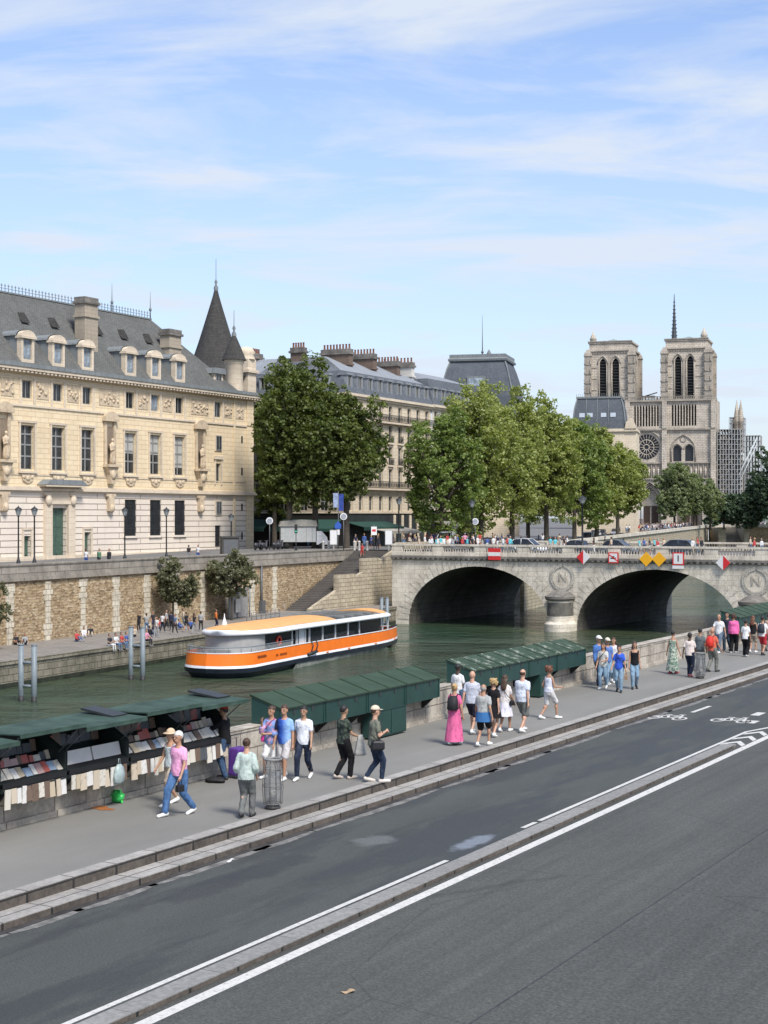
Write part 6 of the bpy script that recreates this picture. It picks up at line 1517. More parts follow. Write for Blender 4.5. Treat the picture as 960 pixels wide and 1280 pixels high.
# towers
def tower(pa, pb, wins):
    xa, xb = X(pa), X(pb); zt0, zt1 = Z(501)+.3, Z(437); D = xb-xa
    wsp = [(X(c), w_*kx, Z(499), Z(453), Z(446), 'pointed') for c, w_ in wins]
    m = MB(); arch_wall(m, xa, xb, zt0, zt1, wsp, .6, 1.0)
    m2 = MB(); arch_wall(m2, 0, D, zt0, zt1, [(D/2-2.3, 2.4, Z(499), Z(453), Z(446), 'pointed'),(D/2+2.3, 2.4, Z(499), Z(453), Z(446), 'pointed')], 0, 1.0)
    for (ox, oy, ang) in ((xb, .6, PI/2), (xa, .6+D, -PI/2), (xb, .6+D, PI)):
        mt = Matrix.Translation((ox, oy, 0)) @ Matrix.Rotation(ang, 4, 'Z'); m.M = mt; m.add(m2.v, m2.f); m.M = None
    # cornice block
    m.box(xa-.6,xb+.6,0,.6+D+.6,zt1,zt1+.7); m.box(xa+.3,xb-.3,.9,.6+D-.3,zt1+.7,Z(427)); m.box(xa-.1,xb+.1,.5,.6+D+.1,Z(427),Z(425))
    tw = m.build('tower', CD, t)
    for x, y in ((xa,.6),(xb,.6),(xa,.6+D),(xb,.6+D)):
        m = MB(); m.box(x-1.25,x+1.25,y-1.25,y+1.25,zt0,Z(444)); m.loft([[(x+sx_*w_,y+sy_*w_,z_) for sx_,sy_ in ((-1,-1),(1,-1),(1,1),(-1,1))] for w_, z_ in ((1.25,Z(444)),(1.5,Z(443)),(1.2,Z(439)),(.5,Z(435)))],0,False)
        for k in range(14): m.obox((x+random.choice((-1.3,1.3)), y-1.3, zt0+k*1.1), (.3,.3,.35))
        m.build('corner_buttress', CK, tw)
    m = MB()
    for cx, w_ in wins:
        for sx_ in (-1,1): m.tube([(X(cx)+sx_*w_*kx*.62,.45,Z(499)),(X(cx)+sx_*w_*kx*.62,.45,Z(453))], .2, 5)
        pts = [(X(cx)+(w_*kx*.75)*-math.cos(PI*i/12), .45, Z(453)+2.9*hcurve('pointed', -math.cos(PI*i/12))) for i in range(13)]; m.tube(pts, .28, 5)
    mid = (X(wins[0][0])+X(wins[1][0]))/2; m.box(mid-.4,mid+.4,.2,.6,Z(499),Z(450))
    m.build('belfry_moulding', CK, tw)
    for cx, w_ in wins:
        m = MB(); z_ = Z(498)
        while z_ < Z(449): m.obox((X(cx), 1.25, z_), (w_*kx, .9, .12), Matrix.Rotation(R(-35),3,'X')); z_ += 1.05
        m.build('louvres', paint('dark_slate_louvres', (.05,.055,.06), .7), tw)
    m = MB(); m.box(xa+1.7,xb-1.7,1.8,D-1,zt0,zt1-1); m.build('tower_core', M['void'], tw)
    m = MB()
    for z_ in (Z(486),Z(472),Z(458)):
        m.box(xa+1.3,X(wins[0][0])-wins[0][1]*kx*.9,.42,.6,z_,z_+.22); m.box(X(wins[1][0])+wins[1][1]*kx*.9,xb-1.3,.42,.6,z_,z_+.22)
    for x in (xa,xb):
        for z_ in (Z(490),Z(478),Z(466),Z(454)): m.box(x-1.4,x+1.4,-.85,-.6,z_,z_+.3); m.lathe([(.28,z_+.3),(.2,z_+1.6),(.02,z_+2.4)],6,(x-1.0,-.8,0)); m.lathe([(.28,z_+.3),(.2,z_+1.6),(.02,z_+2.4)],6,(x+1.0,-.8,0))
    m.build('belfry_ornament', CK, tw)
    m = MB(); m.box(xa-.2,xb+.2,.2,.4,Z(425),Z(424)); 
    x = xa
    while x < xb: m.box(x,x+.25,.25,.45,Z(440),Z(438)); x += .6
    m.build('parapet_rail', CK, tw)
    m = MB(); cx, cy = (xa+xb)/2, .6+D/2; m.add([(xa+2.5,3,Z(426)),(xb-2.5,3,Z(426)),(xb-2.5,D-2,Z(426)),(xa+2.5,D-2,Z(426)),(cx,cy,Z(419))],[(0,1,4),(1,2,4),(2,3,4),(3,0,4)]); m.build('tower_roof', paint('green_grey_lead', (.22,.27,.26), .6), tw)
    return tw, xa, xb, D
twl = tower(735, 789.5, ((753.2,8.2),(769.2,8.2)))
twr = tower(830.5, 885, ((847.3,7.6),(862.6,7.6)))
m = MB()
for tw, xa, xb, D in (twl, twr):
    x = xa+1.6 if tw is twl[0] else xb-1.6
    m.lathe([(1.2,Z(427)),(1.2,Z(422)),(1.35,Z(421.5)),(.9,Z(418)),(.05,Z(411))], 8, (x,1.8,0))
m.build('stair_turret', CD, t)
# spire
m = MB(); sxx, syy = .2, 66; Zs = lambda py: EYE+(HY-py)*K*1.113; 
m.lathe([(2.0,Zs(500)),(1.7,Zs(440)),(1.1,Zs(425)),(.65,Zs(405)),(.32,Zs(385)),(.10,Zs(368))], 8, (sxx,syy,0)); z_ = Zs(420)
while z_ < Zs(376):
    r_ = 1.5*(Zs(370)-z_)/(Zs(370)-Zs(420))+.15
    for j in range(8): a = 2*PI*j/8; m.obox((sxx+.7*r_*math.cos(a), syy+.7*r_*math.sin(a), z_), (.3,.3,.25))
    z_ += 1.5
m.build('spire', paint('lead_spire', (.06,.065,.075), .6), t)
# crane gear between the towers and scaffolding on the south side: separate things
def lattice(m, x0, x1, y, z0, z1, nx, nz, r=.12):
    for i in range(nx+1): x = x0+(x1-x0)*i/nx; m.box(x-r,x+r,y-r,y+r,z0,z1)
    for j in range(nz+1): z_ = z0+(z1-z0)*j/nz; m.box(x0,x1,y-r*.7,y+r*.7,z_-r*.7,z_+r*.7)
    for i in range(nx):
        for j in range(nz):
            if (i+j) % 3 == 0:
                a = (x0+(x1-x0)*i/nx, y, z0+(z1-z0)*j/nz); b_ = (x0+(x1-x0)*(i+1)/nx, y, z0+(z1-z0)*(j+1)/nz); m.tube([a,b_], r*.6, 4)
def scaff(label, px0, px1, py0, py1, dy, dp=6, nx=8, nz=10):
    s = thing('scaffolding', label, 'scaffolding', Vector(((812-480)*K, NY, 0)), NA)
    x0, x1, z0, z1 = X(px0), X(px1), Z(py1), Z(py0)
    for yy in (dy, dy+dp/2, dy+dp):
        m = MB(); lattice(m, x0, x1, yy, z0, z1, nx, nz); m.build('scaffold_frame', paint('scaffold_steel', (.36,.37,.37), .5), s)
    m = MB(); 
    for j in range(nz+1): z_ = z0+(z1-z0)*j/nz; m.box(x0,x1,dy,dy+dp,z_-.06,z_+.02)
    m.build('scaffold_deck', paint('scaffold_board', (.22,.20,.18), .8), s)
    return s
scaff('grey scaffolding wrapped round the cathedral flank beside the stone pinnacles', 896, 925, 538, 650, 2, 16, 8, 18)
s_ = scaff('tall glassy scaffold tower behind the right cathedral corner', 896, 915, 514, 560, 45, 10, 5, 6); m = MB(); m.box(X(897),X(914),50,54,Z(560),Z(516)); m.build('sheeting', paint('translucent_sheeting', (.38,.42,.45), .6, .15), s_)
scaff('slender scaffold tower at the right of the cathedral, next to the white chutes', 926, 945, 543, 650, 20, 6, 5, 16)
m = MB()
for px in (917, 922): m.lathe([(.9,Z(650)),(.9,Z(528)),(1.2,Z(527)),(.8,Z(515)),(.05,Z(499))], 6, (X(px),12,0))
m.box(X(897),X(926),24,40,2,Z(575)); m.build('pinnacle', CD, t)
s_ = thing('rubble_chute', 'long pale construction chute slanting down in front of the scaffolding at the right', 'chute', Vector(((812-480)*K, NY, 0)), NA)
for k, (a_, b_, r_) in enumerate((((944,548),(908,622),.45),((925,566),(904,606),.3),((943,556),(912,625),.3))):
    m = MB(); m.tube([(X(a_[0]),8+k,Z(a_[1])),(X(b_[0]),4+k,Z(b_[1]))], r_*.7, 6); m.build('chute', paint('pale_grey_chute', (.42,.46,.47), .6), s_)
# work gear on the roof between towers
s_ = thing('work_platform', 'dark work platform on the gallery between the two cathedral towers', 'platform', Vector(((812-480)*K, NY, 0)), NA)
m = MB(); lattice(m, X(792), X(822), 7, Z(500), Z(494), 8, 2, .15); m.box(X(798),X(815),6,9,Z(495),Z(493)); m.box(X(794),X(799),6,9,Z(500),Z(495)); m.tube([(X(800),7,Z(494)),(X(818),7,Z(489))],.2,5); m.build('platform_frame', M['iron'], s_)
# hoarding in the square
t = thing('site_hoarding', 'white construction hoarding on a pinkish base left of the cathedral door', 'hoarding', P0(781,470), R(-10))
m = MB(); m.box(-6,5.5,0,5,5.5,9.3); m.build('white_panel', paint('hoarding_white', (.66,.66,.64), .7, .04), t); m = MB(); m.box(-6,5.6,-.2,5,2,5.5); m.build('base', paint('hoarding_base_pink', (.46,.37,.31), .8), t)
t = thing('site_hoarding', 'smaller pale hoarding cabin behind the trunks left of the white hoarding', 'hoarding', P0(760,455), R(-10))
m = MB(); m.box(-5,1,0,5,2,7.6); m.build('panel', paint('hoarding_grey', (.45,.45,.44), .7, .08), t); m = MB(); m.box(-5.2,1.2,-.3,5,7.6,7.9); m.build('roof', M['lead'], t)
# ================================================================== TREES
def leafmesh(name, clumps, nleaf, size, mat, seed, flat=.7):
    rs = np.random.RandomState(seed); C = np.array([c[:3] for c in clumps]); Rr = np.array([c[3] for c in clumps])
    n = len(clumps); idx = np.repeat(np.arange(n), nleaf); N = len(idx)
    d = rs.normal(size=(N,3)); d /= np.linalg.norm(d,axis=1)[:,None]+1e-9; rad = rs.uniform(.25,1,(N,1))**.6
    c = C[idx]+d*rad*Rr[idx][:,None]*np.array([1,1,flat])
    nrm = rs.normal(size=(N,3))+d*.9+np.array([0,0,.5]); nrm /= np.linalg.norm(nrm,axis=1)[:,None]
    a = np.cross(nrm, rs.normal(size=(N,3))); a /= np.linalg.norm(a,axis=1)[:,None]; b2 = np.cross(nrm, a)
    s = size*rs.uniform(.6,1.3,(N,1))
    v = np.empty((N,4,3)); v[:,0] = c-a*s*.5; v[:,1] = c-b2*s*.36+a*s*.05; v[:,2] = c+a*s*.5; v[:,3] = c+b2*s*.36+a*s*.05
    me = bpy.data.meshes.new(name); me.vertices.add(N*4); me.vertices.foreach_set('co', v.reshape(-1).astype(np.float32))
    me.loops.add(N*4); me.loops.foreach_set('vertex_index', np.arange(N*4, dtype=np.int32)); me.polygons.add(N)
    me.polygons.foreach_set('loop_start', np.arange(0,N*4,4,dtype=np.int32)); me.materials.append(mat); me.update(calc_edges=True); return me
def tree(loc, zb, zt, rx, ry, trunk_r, label, mat, seed, nlobe=16, per=34, nleaf=26, leaf=.36, lean=0, group=None, low=.0, name='plane_tree', shape=1.0):
    """crown between heights zb..zt (absolute), radii rx, ry; foot at loc"""
    t = thing(name, label, 'tree', loc, 0, group); rnd = random.Random(seed)
    z0 = loc[2]; H = zt-z0; cz = (zb+zt)/2-z0; rz_ = (zt-zb)/2
    lobes = []
    nlobe = int(nlobe*1.7); per = int(per*.8)
    for i in range(nlobe):
        while True:
            p = Vector((rnd.uniform(-1,1), rnd.uniform(-1,1), rnd.uniform(-1,1)))
            if .2 < p.length < .86: break
        wz = 1.0-.30*max(0, p.z)*shape
        r = rnd.uniform(.20,.40)
        lobes.append((p.x*rx*wz+lean*(p.z+1), p.y*ry*wz, cz+p.z*rz_, r))
    clumps = []
    mr = (rx+ry+rz_)/3
    for lx, ly, lz, r in lobes:
        for k in range(per):
            d = Vector((rnd.gauss(0,1), rnd.gauss(0,1), rnd.gauss(0,1)+.25)).normalized(); q = rnd.uniform(.55,1.0)
            px, py, pz = lx+d.x*r*rx*q, ly+d.y*r*ry*q, lz+d.z*r*rz_*q
            if pz+z0 < zb-low: continue
            clumps.append((px, py, pz, rnd.uniform(.35,1.0)*mr*.13))
    me = leafmesh('crown', clumps, nleaf, leaf, mat, seed); link('crown', me, t)
    m = MB(); hz = max(1.5, cz-rz_*.45)
    m.tube([(0,0,-.3),(0,0,.3),(lean*.1,0,hz*.5),(lean*.3,.1,hz),(lean*.8,.0,cz+rz_*.3)], [trunk_r*1.35,trunk_r*1.05,trunk_r*.85,trunk_r*.7,trunk_r*.25], 10); m.build('trunk', M['bark'], t)
    m = MB()
    for i, (lx,ly,lz,r) in enumerate(lobes):
        st = Vector((lean*.3,.05,hz*rnd.uniform(.7,1.15))); en = Vector((lx,ly,lz)); mid = st.lerp(en,.5)+Vector((rnd.uniform(-.6,.6),rnd.uniform(-.6,.6),.3*(en-st).length*.4))
        m.tube([st,mid,en], [trunk_r*.42,trunk_r*.24,.03], 6)
    m.build('limb', M['bark'], t)
    return t
g0 = 'trees along the island quay'
def T(px, Y): p = P(px, 645, Y); return Vector((p.x, p.y, gz(p.x, p.y)))
tree(T(362,187), 6.0, 25.2, 4.9, 5.6, .42, 'tall dark green plane tree nearest the palace corner', M['leaf_dark'], 1, 30, 38, 26, .40, group=g0)
tree(T(394,188), 6.4, 24.6, 6.2, 6, .42, 'dark green plane tree in the middle of the left clump, above the white van', M['leaf_dark'], 2, 26, 38, 26, .40, group=g0)
tree(T(433,187), 7.4, 22.4, 5.0, 5.5, .40, 'right-hand dark plane tree of the left clump, in front of the apartment corner', M['leaf_dark'], 3, 26, 38, 26, .40, group=g0)
tree(T(343,207), 5.5, 24.0, 4.0, 4.0, .35, 'dark tree behind the palace corner, partly hidden', M['leaf_dark'], 12, 18, 34, 24, .42, group=g0)
tree(T(552,196), 3.4, 21.2, 5.0, 5.0, .34, 'leftmost lighter green tree behind the bridge end', M['leaf_mid2'], 4, 20, 34, 26, .36, group=g0)
tree(T(601,203), 3.8, 25.0, 6.6, 6, .40, 'tall yellow-green tree behind the left arch of the bridge', M['leaf_mid'], 5, 28, 38, 26, .38, group=g0)
tree(T(640,222), 4.4, 24.8, 5.6, 5.6, .40, 'green tree second in the middle row, behind the white car', M['leaf_mid'], 6, 22, 36, 26, .38, group=g0)
tree(T(683,232), 4.6, 23.6, 6.2, 6, .42, 'broad yellow-green tree in the middle of the island row', M['leaf_mid'], 7, 26, 36, 26, .40, group=g0)
tree(T(718,246), 4.4, 22.0, 6.0, 6, .38, 'fresh green tree left of the big street lamp', M['leaf_mid2'], 8, 22, 36, 26, .40, group=g0)
tree(T(746,262), 5.0, 21.2, 6.6, 6, .40, 'yellow-green tree below the grey mansard roof', M['leaf_mid'], 9, 24, 36, 26, .42, group=g0)
tree(T(772,285), 5.0, 20.4, 6.0, 5.5, .38, 'rightmost yellow-green tree of the island row, left of the hoarding', M['leaf_mid'], 10, 20, 34, 26, .44, group=g0)
tree(T(660,262), 5.0, 23.0, 6, 5.0, .38, 'tree further back in the island row, filling the gap between crowns', M['leaf_mid'], 11, 22, 34, 22, .44, group=g0)
g1 = 'trees in the cathedral square'
def TQ(px, Y, z=2.4): p = P(px, 645, Y); return Vector((p.x, p.y, z))
tree(TQ(843,455), 5.0, 22.8, 6.6, 6.5, .4, 'round green tree in front of the middle of the cathedral', M['leaf_far'], 21, 24, 32, 22, .62, group=g1, name='square_tree')
tree(TQ(868,460), 5.0, 20.2, 5.4, 6.5, .4, 'smaller green tree right of the round one, before the cathedral', M['leaf_far'], 22, 20, 32, 22, .62, group=g1, name='square_tree')
tree(TQ(888,470), 4.5, 16.5, 4.2, 5, .35, 'low loose tree at the cathedral right corner', M['leaf_far'], 23, 16, 30, 20, .6, group=g1, name='square_tree')
tree(TQ(905,500), 2.5, 12.0, 8.0, 6, .3, 'dark low tree under the scaffolding', M['leaf_blue'], 24, 16, 32, 22, .75, group=g1, name='square_tree')
tree(TQ(938,500), 2.5, 17.0, 8.0, 6, .4, 'dark rounded tree at the right edge in front of the scaffold tower', M['leaf_blue'], 25, 20, 34, 22, .75, group=g1, name='square_tree')
tree(TQ(962,495), 3.0, 27.5, 7.0, 6, .4, 'tall dark tree cut by the right edge', M['leaf_blue'], 26, 22, 34, 22, .75, group=g1, name='square_tree')
tree(TQ(985,505), 3.0, 29, 10.0, 6, .4, 'tall dark tree beyond the right edge', M['leaf_blue'], 27, 22, 34, 20, .8, group=g1, name='square_tree')
g2 = 'small trees on the lower quay'
tree(FQ(23.2,-1.6,LQ), -2.0, 2.7, 2.5, 2.0, .10, 'small grey-green tree on the lower quay left of the metal gate', M['leaf_olive'], 31, 16, 26, 18, .22, group=g2, name='small_tree', low=.4)
tree(FQ(33.0,-2.3,LQ), -1.7, 3.0, 2.6, 2.2, .12, 'small grey-green tree on the lower quay beside the metal gate', M['leaf_olive'], 32, 18, 28, 18, .22, group=g2, name='small_tree', low=.4)
tree(FQ(-4.5,-2.0,LQ), -2.9, 1.9, 2.2, 2.2, .12, 'small tree on the lower quay cut by the left edge', M['leaf_olive'], 33, 14, 26, 18, .22, group=g2, name='small_tree', low=.4)
# distant wooded / built skyline so the horizon is closed
b = MB()
rnd = random.Random(5)
cl = []
for i in range(900):
    x = rnd.uniform(190, 700); y = rnd.uniform(640, 800); cl.append((x, y, rnd.uniform(2, 15)+rnd.uniform(0,4), rnd.uniform(2,4)))
link('distant_trees', leafmesh('distant_trees', cl, 18, 2.0, M['leaf_blue'], 77), None, kind='stuff', label='dark mass of far-off trees at the right of the cathedral', cat='trees')

# ================================================================== STREET LAMPS, SIGNS, VEHICLES
def lamp(loc, H, label, kind='lantern', group='black street lamps on the island', sc=1.0):
    t = thing('street_lamp', label, 'street lamp', loc, 0, group)
    m = MB(); m.lathe([(.22*sc,0),(.24*sc,.15),(.15*sc,.35),(.13*sc,.8),(.08*sc,1.0),(.055*sc,1.2),(.045*sc,H-.75),(.09*sc,H-.72),(.05*sc,H-.66),(.05*sc,H-.6)], 10); m.build('lamp_post', M['iron'], t)
    m = MB(); m.lathe([(.10*sc,H-.6),(.21*sc,H-.12),(.21*sc,H-.11),(.20*sc,H-.1)], 6, mi=0, smooth=False); g_ = NT('lamp_glass') if 'lg' not in _mc else None
    if g_: g_.p.inputs['Base Color'].default_value = (.30,.33,.33,1); g_.p.inputs['Roughness'].default_value = .2; _mc['lg'] = g_.m
    m.build('lantern', _mc['lg'], t)
    m = MB(); m.lathe([(.25*sc,H-.11),(.22*sc,H-.02),(.10*sc,H+.1),(.04*sc,H+.16),(.015*sc,H+.26)], 8); 
    for j in range(6): a = 2*PI*j/6; m.tube([(.10*sc*math.cos(a),.10*sc*math.sin(a),H-.6),(.215*sc*math.cos(a),.215*sc*math.sin(a),H-.11)], .012, 4)
    m.build('lamp_hood', M['iron'], t)
def onst(px, d=-3.0, zz=None):   # on the palace street at distance d in front of the facade
    # solve for facade coordinate
    tt = (px-CX)/F; ax, ay = .469, .883; O = PO+Vector((-.883,.469,0))*d
    s = (tt*O.y-O.x)/(ax-tt*ay); return Vector((O.x+ax*s, O.y+ay*s, ST))
for px, lb in ((23,'black lamp left of the green door, nearest the left edge'),(43,'black lamp just left of the tall green palace door'),(156,'black lamp before the first barred window'),(208,'black lamp between the barred windows of the palace'),(289,'small black lamp at the palace corner')):
    lamp(onst(px, -16), 5.4 if px < 280 else 4.8, lb, sc=1.35)
def onbr(px, d=2.0):
    tt = (px-CX)/F; O = PIER1+BN*d; s = (tt*O.y-O.x)/(BD.x-tt*BD.y); return Vector((O.x+BD.x*s, O.y+BD.y*s, DECK-.1))
def lampbr(px, d, pytop, lb, sc=1.6):
    l = onbr(px, d); H = EYE+(HY-pytop)*l.y/F-l.z; lamp(l, H, lb, sc=sc)
lampbr(728, 3.6, 622, 'large black lamp on the bridge above the red and white diamond sign', 1.9)
lampbr(590, 8, 627, 'black lamp behind the left arch, in front of the trees')
lampbr(498.5, 10, 624, 'black lamp at the left end of the bridge before the cream awning')
l = T(795, 420); lamp(TQ(801,420,2.4), 9.0, 'distant black lamp before the cathedral door', sc=2.4)
def signpost(px, Y, ztop, label, kind):
    l = T(px, Y); t = thing('sign_post', label, 'sign', l, 0)
    m = MB(); m.tube([(0,0,0),(0,0,ztop-l.z)], .05, 6); m.build('post', M['steel_d'], t); zt = ztop-l.z
    if kind == 'round': m = MB(); m.lathe([(.40,-.02),(.40,.02)],16); o = m.build('sign_disc', WHT, t, (0,-.08,zt-.3)); o.rotation_euler = (PI/2,0,0); m = MB(); m.lathe([(.30,-.01),(.30,.01)],16); o = m.build('sign_centre', paint('sign_grey_pattern', (.30,.32,.36), .5), t, (0,-.12,zt-.3)); o.rotation_euler = (PI/2,0,0)
    if kind == 'blue': m = MB(); m.prism([(-.36,zt-.7),(.36,zt-.7),(.36,zt-.2),(0,zt+.15),(-.36,zt-.2)],'xz',-.1,-.06); m.build('sign_plate', paint('sign_blue', (.03,.10,.42), .5), t)
    if kind == 'blue': m = MB(); m.box(-.2,.2,-.1,-.06,zt-1.4,zt-.8); m.build('lower_plate', WHT, t)
    if kind == 'light':
        m = MB(); m.box(-.16,.16,-.25,.05,zt-1.0,zt); m.box(-.16,.16,-.22,.05,zt-3.2,zt-2.6); m.build('signal_head', M['iron'], t); m = MB(); m.ell((0,-.26,zt-.82),(.10,.05,.10),8,6); m.build('green_light', paint('signal_green', (.02,.55,.30), .4), t)
    if kind == 'entry': m = MB(); m.box(-.32,.32,-.1,-.06,zt-1.2,zt-.25); m.build('sign_plate', WHT, t); m = MB(); m.box(-.2,.2,-.12,-.101,zt-.8,zt-.55); m.build('red_bar', RED, t)
signpost(337, 178, 6.1, 'round white traffic sign near the palace corner', 'round'); signpost(370, 177, 5.4, 'green traffic light in front of the white truck', 'light')
signpost(422.5, 178, 5.6, 'blue direction sign on a post before the dark green awning', 'blue'); signpost(429.5, 176, 6.6, 'tall post with round white sign right of the blue sign', 'round')
signpost(467.5, 176, 5.4, 'post with white no entry plate above the stairs', 'entry')
signpost(594, 185, 6.0, 'round sign on a post before the quay trees', 'round')
t = thing('banner', 'blue and white vertical banner hanging from a post among the left trees', 'banner', T(423,183), 0)
m = MB(); m.tube([(0,0,0),(0,0,6.8)], .06, 6); m.build('post', M['steel_d'], t)
m = MB(); m.box(-.60,-.05,-.03,.0,4.9,6.6); m.build('white_banner', paint('banner_pale', (.28,.34,.48), .7, .3, 2), t); m = MB(); m.box(.05,.60,-.03,.0,4.5,6.5); m.build('blue_banner', paint('banner_blue', (.02,.05,.26), .7, .35, 2), t)
for px, lb in ((417,'left of the two blank white posters by the stair top'),(486,'right of the two blank white posters, at the bridge end')):
    Y = 176; l = T(px, Y); t = thing('poster_stand', lb, 'poster stand', l, R(-10), 'white poster stands by the stairs'); h = 2.35
    m = MB(); m.box(-.42,.42,-.08,.08,.6,h); m.box(-.08,.08,-.05,.05,0,.6); m.build('stand', paint('stand_grey', (.30,.30,.29), .6), t); m = MB(); m.box(-.37,.37,-.1,-.081,.7,h-.08); m.build('poster', WHT, t)
t = thing('advertising_column', 'dark grey advertising box on the palace street by the corner', 'kiosk', onst(287,-18), R(20)); m = MB(); m.box(-.9,.9,-.5,.5,0,2.5); m.box(-1,1,-.6,.6,2.5,2.65); m.build('kiosk_body', paint('kiosk_dark', (.06,.055,.05), .6), t); m = MB(); m.box(-.75,.75,-.53,-.501,.3,2.3); m.build('kiosk_panel', M['steel_d'], t)

def car(loc, rot, col, label, kind='hatch', L=4.2, H=1.48, W=1.78, group='cars on the bridge and streets'):
    t = thing('parked_car' if kind != 'van' else 'van', label, 'car' if kind != 'van' else 'van', loc, rot, group)
    pm = paint('car_paint_%s' % '_'.join('%d' % (c*100) for c in col), col, .25, .03)
    x0 = -L/2
    if kind == 'hatch': prof = [(0,.55,.0),(.10,.72,.02),(.9,.86,.0),(1.15,.92,0),(L-.65,.98,0),(L-.08,.90,0),(L,.6,0)]; gh = [(.95,.90),(1.75,H-.04),(2.3,H),(L-.95,H-.06),(L-.25,.95)]
    elif kind == 'sedan': prof = [(0,.55,0),(.12,.72,0),(1.1,.86,0),(L-1.0,.98,0),(L-.1,.92,0),(L,.6,0)]; gh = [(1.15,.88),(2.0,H-.03),(2.6,H),(3.3,H-.08),(L-.7,.97)]
    else: prof = [(0,.6,0),(.1,.95,0),(.8,1.1,0),(1.0,1.15,0),(L-.05,1.15,0),(L,.8,0)]; gh = [(.75,1.08),(1.45,H-.15),(1.8,H),(L-.15,H),(L-.03,1.1)]
    def sec(x, zt, w_): return [(x0+x,-w_*.94,.22),(x0+x,-w_,.45),(x0+x,-w_*.99,zt-.10),(x0+x,-w_*.90,zt),(x0+x,w_*.90,zt),(x0+x,w_*.99,zt-.10),(x0+x,w_,.45),(x0+x,w_*.94,.22)]
    m = MB(); m.loft([sec(x, z_, W/2*(.86 if x in (0, L) else 1)) for x, z_, _ in prof], 0, True); m.build('body', pm, t)
    def gs(x, z_, w_, b_=.86): return [(x0+x,-w_*.97,b_),(x0+x,-w_*.80,z_),(x0+x,w_*.80,z_),(x0+x,w_*.97,b_)]
    m = MB(); m.loft([gs(x, max(z_,.93), W/2) for x, z_ in gh], 0, False); m.build('windows', M['glass'], t)
    m = MB(); m.loft([[(x0+x,-W/2*.81,z_-.03),(x0+x,-W/2*.72,z_+.025),(x0+x,W/2*.72,z_+.025),(x0+x,W/2*.81,z_-.03)] for x, z_ in gh[1:-1]], 0, False)
    for sy_ in (-1,1):
        ps = [gh[0]]+gh[1:]
        for q in ((gh[0],gh[1]),(gh[-2],gh[-1])): m.tube([(x0+q[0][0],sy_*W/2*.93,max(q[0][1],.93)),(x0+q[1][0],sy_*W/2*.80,max(.95,q[1][1]))], .035, 5)
        xm = (gh[1][0]+gh[-2][0])/2; m.tube([(x0+xm,sy_*W/2*.955,.95),(x0+xm,sy_*W/2*.81,H-.02)], .035, 5)
        if kind == 'van': m.box(x0+2.0,x0+L-.1,sy_*W/2*.88-.03,sy_*W/2*.88+.03,1.15,H-.05)
    m.build('roof', pm, t)
    for x in (.78, L-.82):
        for sy_ in (-1,1):
            m = MB(); m.lathe([(.0,-.1),(.30,-.1),(.32,-.06),(.32,.06),(.30,.1),(0,.1)], 18); o = m.build('wheel', M['void'], t, (x0+x, sy_*(W/2-.1), .32)); o.rotation_euler = (PI/2,0,0)
            m = MB(); m.lathe([(.0,-.112),(.19,-.11),(.2,-.10),(.2,.10),(.19,.11),(0,.112)], 12); m.build('rim', M['steel'], o)
    for sy_ in (-1,1):
        m = MB(); m.ell((x0+.08,sy_*W*.36,.66),(.09,.18,.08),8,6); m.build('headlight', WHT, t); m = MB(); m.ell((x0+L-.06,sy_*W*.38,.80),(.07,.12,.13),8,6); m.build('tail_light', RED, t)
    return t
def brcar(px, d, rot, col, label, kind='hatch', **k): l = onbr(px, d); l.z = DECK-.25; return car(l, rot, col, label, kind, **k)
DK = DECK-.25
m = MB(); m.box(AB-1.4,43,.31,BWID-.31,DECK-.3,DECK-.245); struct('bridge_roadway', m, M['far_road'], R(-30), PIER1)
brcar(659, 8, R(-30)+PI, (.70,.71,.72), 'white hatchback crossing the bridge above the left arch', L=4.3, H=1.6)
brcar(717, 9, R(-30), (.09,.10,.12), 'dark grey car on the bridge beside the big lamp', 'sedan', H=1.45)
brcar(773, 7, R(-30)+PI, (.18,.20,.23), 'grey-blue saloon on the bridge between the lamp and the yellow signs', 'sedan', L=4.5, H=1.55)
brcar(846, 6.5, R(-30), (.06,.08,.11), 'dark blue-black car on the bridge above the gauge sign', 'hatch', L=4.6, H=1.62)
def stcar(px, Y, rot, col, label, kind='hatch', **k): l = T(px, Y); return car(l, rot, col, label, kind, **k)
stcar(558, 196, R(75), (.66,.67,.68), 'white van at the bridge end under the leftmost light green tree', 'van', L=4.6, H=1.95, W=1.9)
stcar(736, 262, R(70), (.62,.63,.64), 'white van parked under the trees beyond the bridge', 'van', L=4.8, H=2.1, W=1.9)
stcar(752, 268, R(65), (.45,.47,.49), 'silver car parked right of the white van beyond the bridge', 'sedan')
stcar(762, 285, R(70), (.03,.03,.035), 'black car parked beyond the bridge, left of a row', 'hatch')
stcar(775, 300, R(70), (.04,.04,.05), 'dark car parked next to the hoarding', 'hatch')
stcar(690, 236, R(60), (.05,.05,.06), 'black car under the middle trees', 'hatch')
